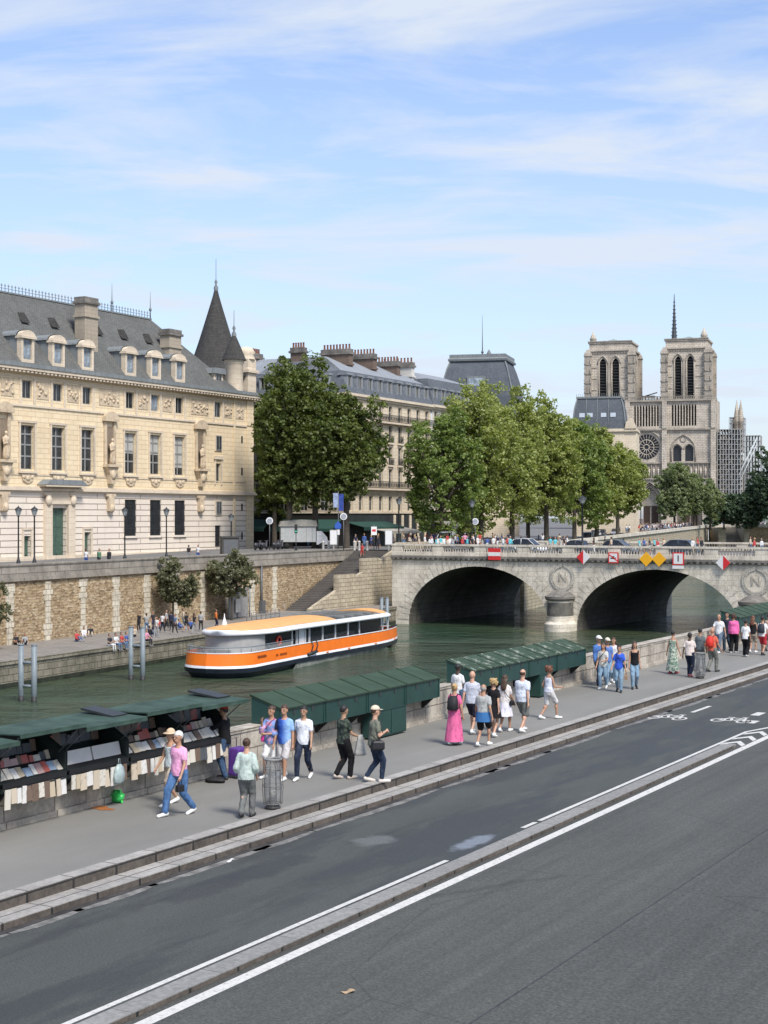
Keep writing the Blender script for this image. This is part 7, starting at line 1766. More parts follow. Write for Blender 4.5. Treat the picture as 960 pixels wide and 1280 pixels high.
# white delivery truck below the left trees
t = thing('delivery_truck', 'white box truck with grey tarpaulin top parked beneath the left trees', 'truck', T(374,187), R(8)); t.scale = (.78,.78,.80)
m = MB(); m.box(-2.9,2.5,-1.1,1.1,1.0,3.25); m.build('cargo_box', paint('truck_white', (.36,.37,.36), .6, .1), t)
m = MB(); m.box(-3.05,2.6,-1.2,1.2,3.25,3.33); m.prism([(-3.2,3.33),(2.7,3.33),(2.5,4.2),(.4,4.35),(-2.9,4.1)],'xz',-1.3,1.2); m.build('tarpaulin', paint('tarpaulin_grey', (.26,.25,.22), .8, .15), t)
m = MB(); m.loft([[(x,-1,z0_),(x,1,z0_),(x,1,z1_),(x,-1,z1_)] for x, z0_, z1_ in ((2.6,.6,2.6),(3.4,.6,2.6),(4.2,.6,1.7),(4.3,.6,1.2))],0,False); m.build('cab', paint('truck_cab', (.55,.55,.55), .4), t)
for x in (-2,3.3):
    for y in (-1,1):
        m = MB(); m.lathe([(0,-.14),(.42,-.14),(.42,.14),(0,.14)],16); o = m.build('wheel', M['void'], t, (x,y*.95,.42)); o.rotation_euler = (PI/2,0,0)
m = MB(); 
for x in (1.0,1.9): m.box(x-.02,x+.02,-1.12,-1.1,1.0,3.25)
m.build('door_seam', M['steel_d'], t)
# scooters near the left
def scooter(l, rot, label):
    t = thing('motor_scooter', label, 'scooter', l, rot, 'scooters parked at the palace corner')
    m = MB(); m.loft([[(x+.0,-w_,z_),(x,w_,z_),(x,w_*.8,z2),(x,-w_*.8,z2)] for x, w_, z_, z2 in ((-.8,.12,.5,.75),(-.4,.17,.35,.85),(.0,.17,.3,.8),(.15,.15,.28,.4),(.5,.15,.28,.4),(.62,.17,.3,1.0),(.7,.12,.4,1.05))],0,True); m.build('scooter_body', paint('scooter_dark', (.05,.05,.06), .4), t)
    for x in (-.6,.72): m = MB(); m.lathe([(0,-.06),(.27,-.05),(.27,.05),(0,.06)],14); o = m.build('wheel', M['void'], t, (x,0,.27)); o.rotation_euler = (PI/2,0,0)
    m = MB(); m.tube([(.62,-.3,1.05),(.55,0,1.08),(.62,.3,1.05)], .02, 6); m.build('handlebar', M['steel_d'], t)
for k, px in enumerate((322,330,345,350)): scooter(T(px,180+k), R(70), 'dark motor scooter parked near the palace corner, %s from the left' % ORD[k])
# terrace parasols/boards by the bridge end and bollards along the quay
for k, px in enumerate((404,411,443,449,459)):
    l = T(px, 177); t = thing('bollard', 'pale bollard on the quay street before the shops, %s from the left' % ORD[k], 'bollard', l, 0, 'bollards by the stair top'); m = MB(); m.lathe([(.14,0),(.14,.9),(.17,.95),(.12,1.05),(.02,1.1)],10); m.build('bollard_body', paint('pale_bollard', (.5,.48,.45), .7), t)
# ================================================================== PEOPLE
clothtex = bpy.data.textures.new('cloth_folds', 'CLOUDS'); clothtex.noise_scale = .11; clothtex.noise_depth = 2
def remesh(o, vox, smooth=True, fold=0.0, it=2):
    r = o.modifiers.new('surface', 'REMESH'); r.mode = 'VOXEL'; r.voxel_size = vox; r.use_smooth_shade = True
    if smooth: s = o.modifiers.new('smooth', 'SMOOTH'); s.iterations = it; s.factor = .5
    if fold: d = o.modifiers.new('folds', 'DISPLACE'); d.texture = clothtex; d.strength = fold; d.mid_level = .5; d.texture_coords = 'LOCAL'
def ell_ring(cx, cy, rx, ry, z, n=20, pw=1.0): return [(cx+rx*math.cos(2*PI*j/n), cy+ry*math.sin(2*PI*j/n), z) for j in range(n)]
SKIN = {'light': (.50,.29,.20), 'tan': (.40,.22,.14), 'dark': (.075,.042,.028), 'olive': (.36,.21,.13)}
HAIR = {'brown': (.06,.032,.018), 'black': (.012,.010,.009), 'grey': (.32,.31,.29), 'blond': (.40,.27,.12), 'white': (.58,.57,.54), 'auburn': (.13,.05,.025)}
def cloth(name, col, fade=0.0):
    key = ('cloth', name)
    if key in _mc: return _mc[key]
    t = NT(name); co = t.coord(); n = t.noise(t.mapping(co, (1,1,.55)), 9, 5, .6); n2 = t.noise(co, 2.5, 3)
    r = t.ramp(n.outputs[0], [(.32, tuple(c*.66 for c in col)), (.5, col), (.72, tuple(min(.85, c*1.12+fade) for c in col))]); t.l(r.outputs[0], t.p.inputs['Base Color'])  # creases painted darker and crests lighter, fold shading put into the colour
    t.p.inputs['Roughness'].default_value = .9; t.p.inputs['Specular IOR Level'].default_value = .2
    t.bump(n.outputs[0], .9, .035); _mc[key] = t.m; return t.m
def ik(h, a, l1, l2, fwd):
    d = a-h; L = min(d.length, (l1+l2)*.9995); dn = d.normalized(); x = (l1*l1-l2*l2+L*L)/(2*L); y = math.sqrt(max(0, l1*l1-x*x))
    f = (fwd-dn*fwd.dot(dn)); f = f.normalized() if f.length > 1e-6 else Vector((0,1,0)); return h+dn*x+f*y
def person(loc, rot, label, H=1.72, sex='m', stride=.0, lead=1, skin='light', top=('tee',(.7,.7,.7)), bottom=('trousers',(.05,.06,.10)), shoes=(.6,.6,.58), hair=('short','brown'), arms=((8,6,12),(-8,6,12)), hat=None, group=None, build=1.0, pose='stand', extra=None, headturn=0, bag=None, belt=None, lean=0):
    """arms: (right, left) each (swing forward deg, abduct deg, elbow bend deg[, inward deg])"""
    k = H/1.75
    t = thing('person', label, 'person', loc, rot, group); t.scale = (k,k,k)
    fem = sex == 'f'; shw = .148 if fem else .173; hpw = .095
    sk = paint('skin_'+skin, SKIN[skin], .55, .05, 6)
    up = Vector((0,0,1)); fwd = Vector((0,1,0))
    hz = .93-.035*abs(stride)/.7
    legs = []
    for sd in (1,-1):       # right, left  (x = +/-)
        h = Vector((sd*hpw, 0, hz))
        if pose == 'stand':
            f = stride/2*(lead*sd); za = .085+(.05 if f < -.12 else 0)+(.02 if f > .2 else 0)
            a = Vector((sd*.085, f, za)); kn = ik(h, a, .445, .425, fwd); toe = Vector((sd*.10, f+.17, .03 if f >= -.12 else .02))
        elif pose == 'ledge':
            h = Vector((sd*.10, 0, .10)); kn = Vector((sd*.13, .44, .12)); a = Vector((sd*.12, .46+.04*sd, -.32)); toe = Vector((sd*.13,.62,-.36))
        else:
            h = Vector((sd*.10, 0, .12)); kn = Vector((sd*.14, .36, .46 if sd > 0 else .36)); a = Vector((sd*.13, .62, .08)); toe = Vector((sd*.14,.80,.06))
        legs.append((h, kn, a, toe))
    ph = hz if pose == 'stand' else .12
    dz = ph-.93
    tilt = {'stand': R(-2-lean), 'ledge': R(-8), 'ground': R(8)}[pose]
    TM = Matrix.Translation((0,0,ph)) @ Matrix.Rotation(tilt, 4, 'X') @ Matrix.Translation((0,0,-.93))
    tp = lambda x, y, z_: TM @ Vector((x,y,z_))
    def arm(sd, spec):
        sw, ab, el = spec[:3]; inw = spec[3] if len(spec) > 3 else 0
        s = tp(sd*shw, -.005, 1.385)
        d = Vector((sd*math.sin(R(ab))*math.cos(R(sw)), math.sin(R(sw)), -math.cos(R(ab))*math.cos(R(sw)))).normalized()
        e = s+d*.285
        rotx = Matrix.Rotation(R(el), 3, Vector((1,0,0))); d2 = rotx @ d
        d2 = Matrix.Rotation(R(inw)*sd, 3, Vector((0,0,1))) @ d2
        w_ = e+d2*.25; return s, e, w_, d2
    A = [arm(1, arms[0]), arm(-1, arms[1])]
    # ---- body (one continuous surface)
    m = MB(); m.M = TM
    waist = .118 if fem else .14; hipr = .165 if fem else .155; ch = .135 if fem else .16; b_ = build
    tr = [(.80,hipr*.75,.095),(.86,hipr*.95,.115),(.94,hipr,.118),(1.02,hipr*.9,.108),(1.10,waist,.095),(1.20,ch*.93,.105),(1.30,ch*1.03,.115),(1.37,shw*.93,.098),(1.425,shw*.58,.075),(1.46,.06,.058)]
    tr = [(z_, rx*b_ if z_ < 1.4 else rx, ry*b_*(1.15 if b_ > 1.1 and 1.0 < z_ < 1.2 else 1) if z_ < 1.4 else ry) for z_, rx, ry in tr]
    m.loft([ell_ring(0, 0, rx*.96, ry*.96, z_) for z_, rx, ry in tr])
    m.cap((0,-.012,1.41),(0,.003,1.56),.064,.054,12)
    for sd in (1,-1): m.cap((sd*.035,-.015,1.455),(sd*shw*.92,-.008,1.392),.036,.040,8)
    ht = Matrix.Translation((0,0,1.56)) @ Matrix.Rotation(R(headturn),4,'Z') @ Matrix.Scale(1.07,4) @ Matrix.Translation((0,0,-1.56)); m.M = TM @ ht
    m.ell((0,.0,1.645),(.074,.094,.103),16,12); m.ell((0,.03,1.585),(.056,.062,.062),12,10)
    m.cap((0,.088,1.645),(0,.112,1.618),.010,.014,8); m.ell((0,.088,1.578),(.026,.012,.008),8,6)
    for sd in (1,-1): m.ell((sd*.076,-.005,1.635),(.010,.020,.030),8,6); m.ell((sd*.033,.082,1.665),(.020,.012,.006),8,4)
    m.M = None
    for (h, kn, a, toe) in legs:
        m.cap(h+Vector((0,0,-.02)), kn, .086*b_, .050, 12); m.cap(kn, a+Vector((0,0,.0)), .050, .035, 12)
        mid = kn.lerp(a,.3)+Vector((0,-.018,0)); m.ell(mid, (.05,.055,.10),10,8)
        m.cap(a+Vector((0,-.03,-.035)), toe, .036, .026, 8)
    for sd, (s, e, w_, d2) in zip((1,-1), A):
        m.cap(s, e, .041*b_, .037, 10); m.cap(e, w_, .038, .025, 10)
        side = Vector((sd,0,0)); side = (side-d2*side.dot(d2)).normalized(); nrm = d2.cross(side)
        pc = w_+d2*.05; m.cap(w_+d2*.02, w_+d2*.085, .026, .030, 8)
        for fi, (off, ln) in enumerate(((-.026,.062),(-.009,.074),(.009,.070),(.026,.055))):
            b0 = w_+d2*.088+nrm*off; b1 = b0+d2*ln*.55-side*.008; b2 = b1+d2*ln*.4-side*.022; m.cap(b0, b1, .0095, .009, 6); m.cap(b1, b2, .009, .008, 6)
        b0 = w_+d2*.035+fwd*.022; m.cap(b0, b0+d2*.045+fwd*.025, .011, .009, 6)
    o = m.build('body', sk, t, uv=False); remesh(o, .0105, True, 0, 1)
    # eyes and mouth line
    for sd in (1,-1):
        m = MB(); m.M = TM @ ht; m.ell((sd*.033,.0875,1.648),(.012,.007,.008),8,6); m.build('eye', paint('eye_dark', (.02,.015,.012), .3), t, uv=False)
    m = MB(); m.M = TM @ ht; m.ell((0,.0915,1.580),(.020,.007,.005),8,5); m.build('mouth', paint('lips', tuple(c*.55 for c in SKIN[skin]), .6), t, uv=False)
    if hair[0] != 'bald' or True:
        for sd in (1,-1): m = MB(); m.M = TM @ ht; m.ell((sd*.034,.0885,1.672),(.018,.006,.004),8,5); m.build('eyebrow', paint('hair_'+hair[1], HAIR[hair[1]], .6, .25, 30), t, uv=False)
    # ---- hair
    if hair[0] != 'bald':
        m = MB(); m.M = TM @ ht; hm = paint('hair_'+hair[1], HAIR[hair[1]], .6, .25, 30)
        if hair[0] in ('short','long','bun','curly','pony'):
            m.ell((0,-.012,1.668),(.084,.099,.100),18,14, keep=lambda x,y,z_: z_ > min(1.70, 1.57+.85*(y+.10)))
            if hair[0] == 'short': pass
        if hair[0] == 'fringe': m.ell((0,-.015,1.655),(.082,.095,.09),18,14, keep=lambda x,y,z_: z_ < 1.68 and y < .0 and z_ > 1.60)
        if hair[0] == 'long': m.loft([ell_ring(0,-.035,.088,.070,1.66),ell_ring(0,-.065,.092,.050,1.58),ell_ring(0,-.095,.095,.040,1.48),ell_ring(0,-.115,.085,.032,1.38),ell_ring(0,-.12,.05,.02,1.31)])
        if hair[0] == 'curly':
            for i in range(34):
                a = i*2.4; z_ = 1.58+.17*((i*7)%11)/11; rr_ = .10*math.sqrt(max(.1,1-((z_-1.66)/.13)**2)); x, y = rr_*math.cos(a), rr_*math.sin(a)-.02
                if y > .055 and z_ < 1.70: continue
                m.ell((x,y,z_),(.036,.036,.034),8,6)
        if hair[0] == 'bun': m.ell((0,-.10,1.70),(.045,.04,.045),10,8)
        if hair[0] == 'pony': m.cap((0,-.10,1.69),(0,-.14,1.50),.028,.018,8)
        m.build('hair', hm, t, uv=False)
    if hat:
        kind, hc = hat; m = MB(); m.M = TM @ ht; hm = paint('hat_cloth', hc, .8, .08, 10)
        m.ell((0,-.008,1.685),(.090,.104,.090),18,12, keep=lambda x,y,z_: z_ > 1.675)
        if kind == 'cap': m.add([(x*.072, .075+.10*math.sqrt(max(0,1-x*x*.95)), 1.680) for x in (-1,-.7,-.35,0,.35,.7,1)]+[(.08,.03,1.698),(-.08,.03,1.698)], [tuple(range(9))])
        if kind == 'brim': m.loft([ell_ring(0,-.005,.092,.106,1.69,24),ell_ring(0,0,.155,.165,1.672,24),ell_ring(0,0,.155,.165,1.665,24),ell_ring(0,-.005,.088,.10,1.68,24)])
        m.build('hat', hm, t, uv=False)
    # ---- top
    tk, tc = top[0], top[1]
    tm = top[2] if len(top) > 2 else cloth('cloth_top_%d_%d_%d' % tuple(int(c*255) for c in tc), tc)
    if tk != 'none':
        m = MB(); m.M = TM; hem = .86 if tk in ('tee','long','loose') else (1.0 if tk == 'crop' else .90); inf = .020 if tk != 'loose' else .038
        rg = []
        for z_, rx, ry in tr:
            if z_ < hem-.001 or z_ > 1.45: continue
            w2 = max(rx, (waist*b_+.0)) if tk != 'tank' else rx
            if z_ < 1.25 and not fem: w2 = max(w2, ch*b_*.98)
            rg.append(ell_ring(0, 0, w2*(1 if z_ > 1.4 else 1)+inf, ry+inf*.95+(.012 if z_ < 1.2 else 0), z_))
        if tk == 'tank': rg = rg[:-1]
        if rg[0][0][2] > hem+.01: rg.insert(0, [(p.x,p.y,p.z) for p in [Vector((q[0],q[1],hem)) for q in rg[0]]])
        m.loft(rg)
        if tk != 'tank':
            for sd in (1,-1): m.cap((sd*.062,-.012,1.435),(sd*shw*.92,-.008,1.388),.044,.052,8)
        m.M = None
        if tk in ('tee','long','loose','crop'):
            for (s, e, w_, d2) in A:
                if tk == 'long': m.cap(s, e, .064*b_, .052, 12); m.cap(e, w_, .052, .040, 12)
                elif tk == 'loose': m.cap(s, e, .075, .075, 12); m.cap(e, e.lerp(w_,.35), .075, .07, 12)
                else: m.cap(s, s.lerp(e,.62), .052*b_, .055*b_, 12)
        else:
            for (s, e, w_, d2) in A: m.cap(s.lerp(Vector((0,0,s.z)),.25), s.lerp(Vector((0,0,s.z)),.12), .05, .05, 8)
        o = m.build('shirt', tm, t, uv=False); remesh(o, .014, True, .026, 2)
    # ---- bottoms
    bk, bc = bottom[0], bottom[1]
    bm = bottom[2] if len(bottom) > 2 else cloth('cloth_bottom_%d_%d_%d' % tuple(int(c*255) for c in bc), bc, .03 if 'jeans' in bk or bk == 'leggings' else 0)
    if bk in ('trousers','shorts','jeans','wide','leggings'):
        m = MB(); m.M = TM; m.loft([ell_ring(0,0,rx+.012,ry+.012,z_) for z_, rx, ry in tr if z_ <= 1.03]); m.M = None
        for (h, kn, a, toe) in legs:
            if bk == 'shorts': e = h.lerp(kn, .88); m.cap(h, e, .102*b_, .088*b_, 12)
            elif bk == 'wide': m.cap(h, kn, .112*b_, .092, 12); m.cap(kn, a+Vector((0,0,.03)), .092, .092, 12)
            elif bk == 'leggings': m.cap(h, kn, .106*b_, .076, 12); m.cap(kn, a+Vector((0,0,.03)), .076, .056, 12)
            else: m.cap(h, kn, .112*b_, .084, 12); m.cap(kn, a+Vector((0,0,.01)), .082, .066, 12)
        o = m.build('shorts' if bk == 'shorts' else 'trousers', bm, t, uv=False); remesh(o, .014, True, .026, 2)
    elif bk in ('skirt','dress','longdress'):
        m = MB(); zt = 1.05; zb = {'skirt': .60, 'dress': .52, 'longdress': .14}[bk]; fl_ = {'skirt': .235, 'dress': .24, 'longdress': .25}[bk]
        cy = legs[0][2].y*.5+legs[1][2].y*.5; n = 28; rg = []
        for i in range(9):
            u = i/8; z_ = zt+(zb-zt)*u+dz; rx = waist+.02+(fl_-waist)*u**.7; ry = .11+(fl_*.85-.11+abs(stride)*.22*u)*u**.8
            rg.append([((rx+.012*u*math.sin(7*2*PI*j/n+i*.3))*math.cos(2*PI*j/n), (ry+.012*u*math.sin(7*2*PI*j/n))*math.sin(2*PI*j/n)-.02*u*abs(stride), z_) for j in range(n)])
        m.loft(rg[::-1], caps=False); m.build('skirt' if bk == 'skirt' else 'dress', bm, t, uv=False)
    if belt:
        m = MB(); m.M = TM; m.loft([ell_ring(0,0,hipr*b_+.04,.16,.99),ell_ring(0,0,hipr*b_+.05,.165,.92),ell_ring(0,-.02,hipr*b_+.055,.17,.72)], caps=False); m.build('tied_jumper', paint('tied_cloth', belt, .85, .15, 8), t, uv=False)
    # ---- shoes
    if shoes:
        shm = paint('shoe_%d_%d_%d' % tuple(int(c*255) for c in shoes), shoes, .6, .08)
        for (h, kn, a, toe) in legs:
            m = MB(); heel = a+Vector((0,-.04,-.045)); m.cap(heel, toe+Vector((0,.01,.008)), .045, .036, 12); m.cap(a+Vector((0,0,-.01)), heel, .043, .045, 10)
            m.build('shoe', shm, t, uv=False)
    return t, TM, A
def bagthing(name, label, cat, owner_loc, rot, k, build):
    t = thing(name, label, cat, owner_loc, rot); t.scale = (k,k,k); build(t); return t
def backpack(pt, label, col):
    tt, TM, A = pt
    def f(t):
        m = MB(); m.M = TM; m.loft([[(x*w_, -.13-y*d_, z_) for x, y in ((-1,0),(-.9,.8),(-.4,1.05),(.4,1.05),(.9,.8),(1,0))] for z_, w_, d_ in ((1.02,.13,.13),(1.06,.155,.17),(1.25,.15,.16),(1.38,.13,.12),(1.43,.07,.06))]); m.build('pack_body', paint('backpack_%d' % int(sum(col)*1000), col, .7, .15, 8), t, uv=False)
        m = MB(); m.M = TM
        for sd in (1,-1): m.tube([(sd*.10,-.12,1.42),(sd*.11,-.02,1.475),(sd*.115,.10,1.40),(sd*.12,.13,1.25),(sd*.14,.02,1.10),(sd*.13,-.12,1.06)], .016, 6)
        m.build('strap', paint('backpack_strap', tuple(c*.4 for c in col), .7), t, uv=False)
    return bagthing('backpack', label, 'backpack', tt.location, tt.rotation_euler[2], tt.scale[0], f)
def sidebag(pt, label, col, side=1, z_=.92, size=(.07,.26,.22), strap=True):
    tt, TM, A = pt
    def f(t):
        x = side*.23; m = MB(); m.M = TM; m.loft([[(x+sx_*size[0]*w_, sy_*size[1]/2*w_, zz) for sx_, sy_ in ((-1,-1),(1,-1),(1,1),(-1,1))] for zz, w_ in ((z_-size[2]/2,.8),(z_-size[2]*.3,1),(z_+size[2]*.3,.95),(z_+size[2]/2,.7))], 0, False); m.build('bag_body', paint('bag_%d' % int(sum(col)*1000), col, .5, .2, 9), t, uv=False, bevel=.02)
        if strap: m = MB(); m.M = TM; m.tube([(x,.02,z_+size[2]/2),(side*.16,.14,1.15),(-side*.06,.15,1.40),(-side*.10,0,1.475),(-side*.05,-.13,1.38),(side*.14,-.15,1.15),(x,-.02,z_+size[2]/2)], .011, 5); m.build('strap', paint('bag_strap', tuple(c*.5 for c in col), .6), t, uv=False)
    return bagthing('handbag', label, 'bag', tt.location, tt.rotation_euler[2], tt.scale[0], f)
def handbag(pt, label, col, side=0, size=(.05,.24,.22)):
    tt, TM, A = pt
    def f(t):
        w_ = A[side][2]+A[side][3]*.09; m = MB(); m.loft([[(w_.x+sx_*size[0]*q, w_.y+sy_*size[1]/2*q, w_.z-dz) for sx_, sy_ in ((-1,-1),(1,-1),(1,1),(-1,1))] for dz, q in ((.12+size[2],.9),(.12,.85))], 0, False); m.build('bag_body', paint('bag_%d' % int(sum(col)*1000), col, .5, .2, 9), t, uv=False, bevel=.015)
        m = MB(); m.tube([(w_.x,w_.y-size[1]*.3,w_.z-.12),(w_.x,w_.y-.03,w_.z),(w_.x,w_.y+.03,w_.z),(w_.x,w_.y+size[1]*.3,w_.z-.12)], .009, 5); m.build('handle', paint('bag_strap', tuple(c*.5 for c in col), .6), t, uv=False)
    return bagthing('handbag', label, 'bag', tt.location, tt.rotation_euler[2], tt.scale[0], f)
def pattern(name, c1, c2, scale=18):
    t = NT(name); co = t.coord(); n = t.noise(co, scale, 3); r = t.ramp(n.outputs[0], [(.48, c1), (.54, c2)]); t.l(r.outputs[0], t.p.inputs['Base Color']); t.p.inputs['Roughness'].default_value = .85; return t.m
W_ = (.66,.66,.66); JEAN = (.085,.16,.30); JEANL = (.20,.30,.40); NAVY = (.018,.026,.05); BLACK = (.012,.012,.014); DGREY = (.12,.125,.12); WS = (.68,.68,.66); BS = (.02,.02,.02)
away = R(-29); tow = R(151)
W1 = ((14,7,22),(-20,7,14)); W2 = ((-20,7,14),(14,7,22)); ST_ = ((4,6,14),(-3,6,16))
A_ = at_feet
p = person(A_(224,1019), tow-R(10), 'white-haired man in a pink polo shirt and blue jeans walking past the open bookstalls', 1.80, 'm', .62, 1, 'tan', ('tee',(.75,.36,.56)), ('jeans',(.07,.15,.31)), WS, ('short','white'), ((-14,10,18),(12,12,24)), build=1.08)
handbag(p, 'small dark bag in the hand of the man in the pink polo', BLACK, 1, (.06,.2,.14))
person(A_(214,1006), tow-R(10), 'woman in a pale top, shorts and straw hat walking hidden behind the man in pink', 1.68, 'f', .5, -1, 'tan', ('tank',(.45,.5,.52)), ('shorts',(.45,.38,.30)), WS, ('long','brown'), W1, hat=('brim',(.55,.42,.28)))
person(A_(281,974), R(70), 'bookseller in red cap, black jacket and jeans reaching into the open bookstall', 1.76, 'm', .1, 1, 'olive', ('long',BLACK), ('jeans',(.04,.075,.14)), BS, ('short','black'), ((48,5,30),(55,5,30)), hat=('cap',(.35,.04,.02)))
person(A_(308,1022), R(-12), 'woman in a pale green blouse and grey trousers walking away, nearest the kerb', 1.66, 'f', .25, 1, 'light', ('loose',(.44,.52,.48)), ('trousers',(.15,.155,.15)), BS, ('bun','brown'), ((-12,16,50,30),(-12,16,50,30)))
p = person(A_(340,972), R(150), 'young woman in a blue top and white shorts with hair up, hand at her chin', 1.74, 'f', .35, 1, 'tan', ('loose',pattern('blue_pink_blouse',(.20,.30,.58),(.55,.30,.42),7),pattern('blue_pink_blouse',(.20,.30,.58),(.55,.30,.42),7)), ('shorts',(.68,.67,.66)), WS, ('bun','brown'), ((35,8,120,50),(10,12,80,60)))
sidebag(p, 'small pink handbag on the hip of the young woman in white shorts', (.72,.06,.32), 1, .96, (.045,.2,.15))
def grad():
    t = NT('blue_gradient_shirt'); co = t.coord(); s = t.n('ShaderNodeSeparateXYZ'); t.l(co, s.inputs[0]); a = t.math('ADD', t.math('MULTIPLY', s.outputs[0], -2.2), .5); r = t.ramp(a, [(.1,(.008,.012,.04)),(.45,(.02,.09,.45)),(.8,(.25,.42,.68))]); t.l(r.outputs[0], t.p.inputs['Base Color']); t.p.inputs['Roughness'].default_value = .8; return t.m
person(A_(356,974), R(158), 'man in a dark-to-pale blue t-shirt and pale shorts left of the man in white', 1.80, 'm', .4, -1, 'tan', ('tee',(.02,.1,.5),grad()), ('shorts',(.52,.50,.50)), WS, ('short','brown'), ST_)
person(A_(380,974), R(165), 'dark-haired man in a white t-shirt and navy trousers walking toward the viewer', 1.78, 'm', .55, 1, 'olive', ('tee',(.68,.70,.76)), ('leggings',NAVY), WS, ('short','black'), ((-10,8,14),(14,8,20)))
p = person(A_(429,974), R(-50), 'dark-haired person in black top and trousers carrying a pale jacket, back turned', 1.78, 'm', .28, 1, 'olive', ('tee',BLACK,pattern('dark_leaf_print',(.010,.018,.016),(.06,.08,.055),14)), ('trousers',BLACK), (.5,.42,.36), ('short','black'), ((15,8,50),(5,8,10)))
def jacket(t):
    tt, TM, A = p; w_ = A[0][2]; m = MB(); rg = []
    for i in range(7):
        u = i/6; rg.append([((.05+.07*u)*math.cos(2*PI*j/14)*(1+.2*math.sin(3*j))+w_.x+.02, (.06+.10*u)*math.sin(2*PI*j/14)+w_.y, w_.z+.06-.48*u) for j in range(14)])
    m.loft(rg[::-1]); m.build('jacket_cloth', paint('pale_grey_jacket', (.40,.39,.36), .85, .2, 9), t, uv=False)
bagthing('jacket', 'pale grey jacket hanging from the arm of the person in black', 'jacket', p[0].location, p[0].rotation_euler[2], p[0].scale[0], jacket)
p = person(A_(468,978), R(-70), 'man in a beige cap, khaki t-shirt and dark jeans standing near the kerb', 1.82, 'm', .30, 1, 'light', ('tee',(.17,.18,.14)), ('leggings',(.022,.035,.065)), (.6,.55,.5), ('short','brown'), ((6,8,100,45),(4,8,95,45)), hat=('cap',(.60,.50,.38)))
sidebag(p, 'black shoulder bag of the man in the beige cap', BLACK, 1, .90, (.09,.30,.22))
# middle group walking away
p = person(A_(568,931), R(-20), 'woman in a long pink dress with a black backpack, leftmost of the walking group', 1.70, 'f', .40, 1, 'tan', ('tee',(.62,.13,.28)), ('longdress',(.62,.13,.28)), WS, ('bun','blond'), ((-5,10,15),(22,14,20)))
backpack(p, 'black backpack worn over the long pink dress', BLACK)
person(A_(572,901), R(-40), 'dark-skinned man in a white shirt behind the woman in pink', 1.76, 'm', .3, -1, 'dark', ('tee',W_), ('jeans',(.06,.10,.17)), BS, ('short','black'), ST_)
person(A_(590,917), R(-25), 'bald man in a pale blue checked shirt and dark shorts beside the woman in pink', 1.84, 'm', .45, -1, 'light', ('tee',(.46,.48,.56),pattern('pale_check_shirt',(.40,.43,.52),(.52,.53,.58),30)), ('shorts',(.03,.03,.045)), WS, ('bald','grey'), W1, build=1.08)
person(A_(604,933), R(-24), 'bald man in grey t-shirt with a blue jumper tied round his waist', 1.72, 'm', .45, 1, 'tan', ('tee',(.36,.37,.36)), ('shorts',BLACK), WS, ('fringe','grey'), ((-22,14,25),(12,12,20)), build=1.08, belt=(.03,.13,.32))
person(A_(617,921), R(-26), 'blonde woman in a black t-shirt and black skirt at the centre of the group', 1.68, 'f', .38, -1, 'light', ('tee',BLACK), ('skirt',BLACK), WS, ('curly','blond'), W2)
p = person(A_(631,915), R(-26), 'woman with long brown hair in a white blouse and white skirt', 1.68, 'f', .38, 1, 'tan', ('tee',(.66,.62,.60)), ('dress',(.62,.61,.68)), WS, ('long','brown'), W1)
sidebag(p, 'small black handbag of the woman in the white skirt', BLACK, 1, .92, (.05,.2,.16))
person(A_(653,915), R(-32), 'large balding man in a white t-shirt and grey shorts walking away', 1.86, 'm', .50, -1, 'light', ('tee',(.56,.60,.68)), ('shorts',(.16,.17,.16)), WS, ('fringe','brown'), W2, build=1.18)
person(A_(686,899), R(-55), 'curly-haired woman in a white vest and white shorts running by the parapet', 1.68, 'f', .55, 1, 'tan', ('tank',(.60,.62,.70)), ('shorts',(.60,.59,.58)), WS, ('curly','auburn'), ((10,12,70,10),(-18,14,60,10)))
# right group
person(A_(748,857), R(-150), 'man in a blue shirt and white cap by the parapet, left of the chatting group', 1.86, 'm', .25, 1, 'tan', ('long',(.07,.16,.40)), ('jeans',(.03,.05,.11)), BS, ('short','grey'), ST_, hat=('cap',(.66,.66,.66)))
person(A_(759,856), R(-160), 'person in a cream cap and blue top behind the woman in the grey t-shirt', 1.76, 'm', .25, 1, 'tan', ('tee',(.10,.18,.42)), ('jeans',JEANL), WS, ('short','grey'), ST_, hat=('cap',(.60,.56,.46)))
p = person(A_(754,861), R(160), 'woman in a grey-white t-shirt and ripped blue jeans with a dark bag', 1.70, 'f', .35, 1, 'tan', ('tee',(.48,.48,.45)), ('leggings',JEANL), WS, ('long','brown'), ((10,8,20),(25,8,60,30)))
sidebag(p, 'dark shoulder bag of the woman in the grey-white t-shirt', (.02,.025,.03), 1, .98, (.07,.26,.22))
person(A_(767,853), R(155), 'brunette woman in a white top and light jeans in the middle of the chatting group', 1.72, 'f', .3, -1, 'tan', ('tee',(.62,.62,.62)), ('leggings',JEANL), WS, ('long','brown'), W1)
p = person(A_(774,865), R(165), 'woman in a bright blue t-shirt and light jeans nearest the road', 1.70, 'f', .35, -1, 'tan', ('tee',(.035,.10,.50)), ('leggings',JEANL), BS, ('short','black'), ((12,12,25),(8,12,15)))
sidebag(p, 'navy bag in front of the woman in the blue t-shirt', NAVY, -1, 1.0, (.06,.22,.17)); handbag(p, 'brown paper bag in the hand of the woman in the blue t-shirt', (.30,.19,.12), 1, (.06,.18,.18))
person(A_(793,861), R(178), 'woman in a black off-shoulder top and pale blue jeans, right of the chatting group', 1.74, 'f', .28, 1, 'tan', ('tank',BLACK), ('leggings',JEANL), BS, ('long','brown'), ST_)
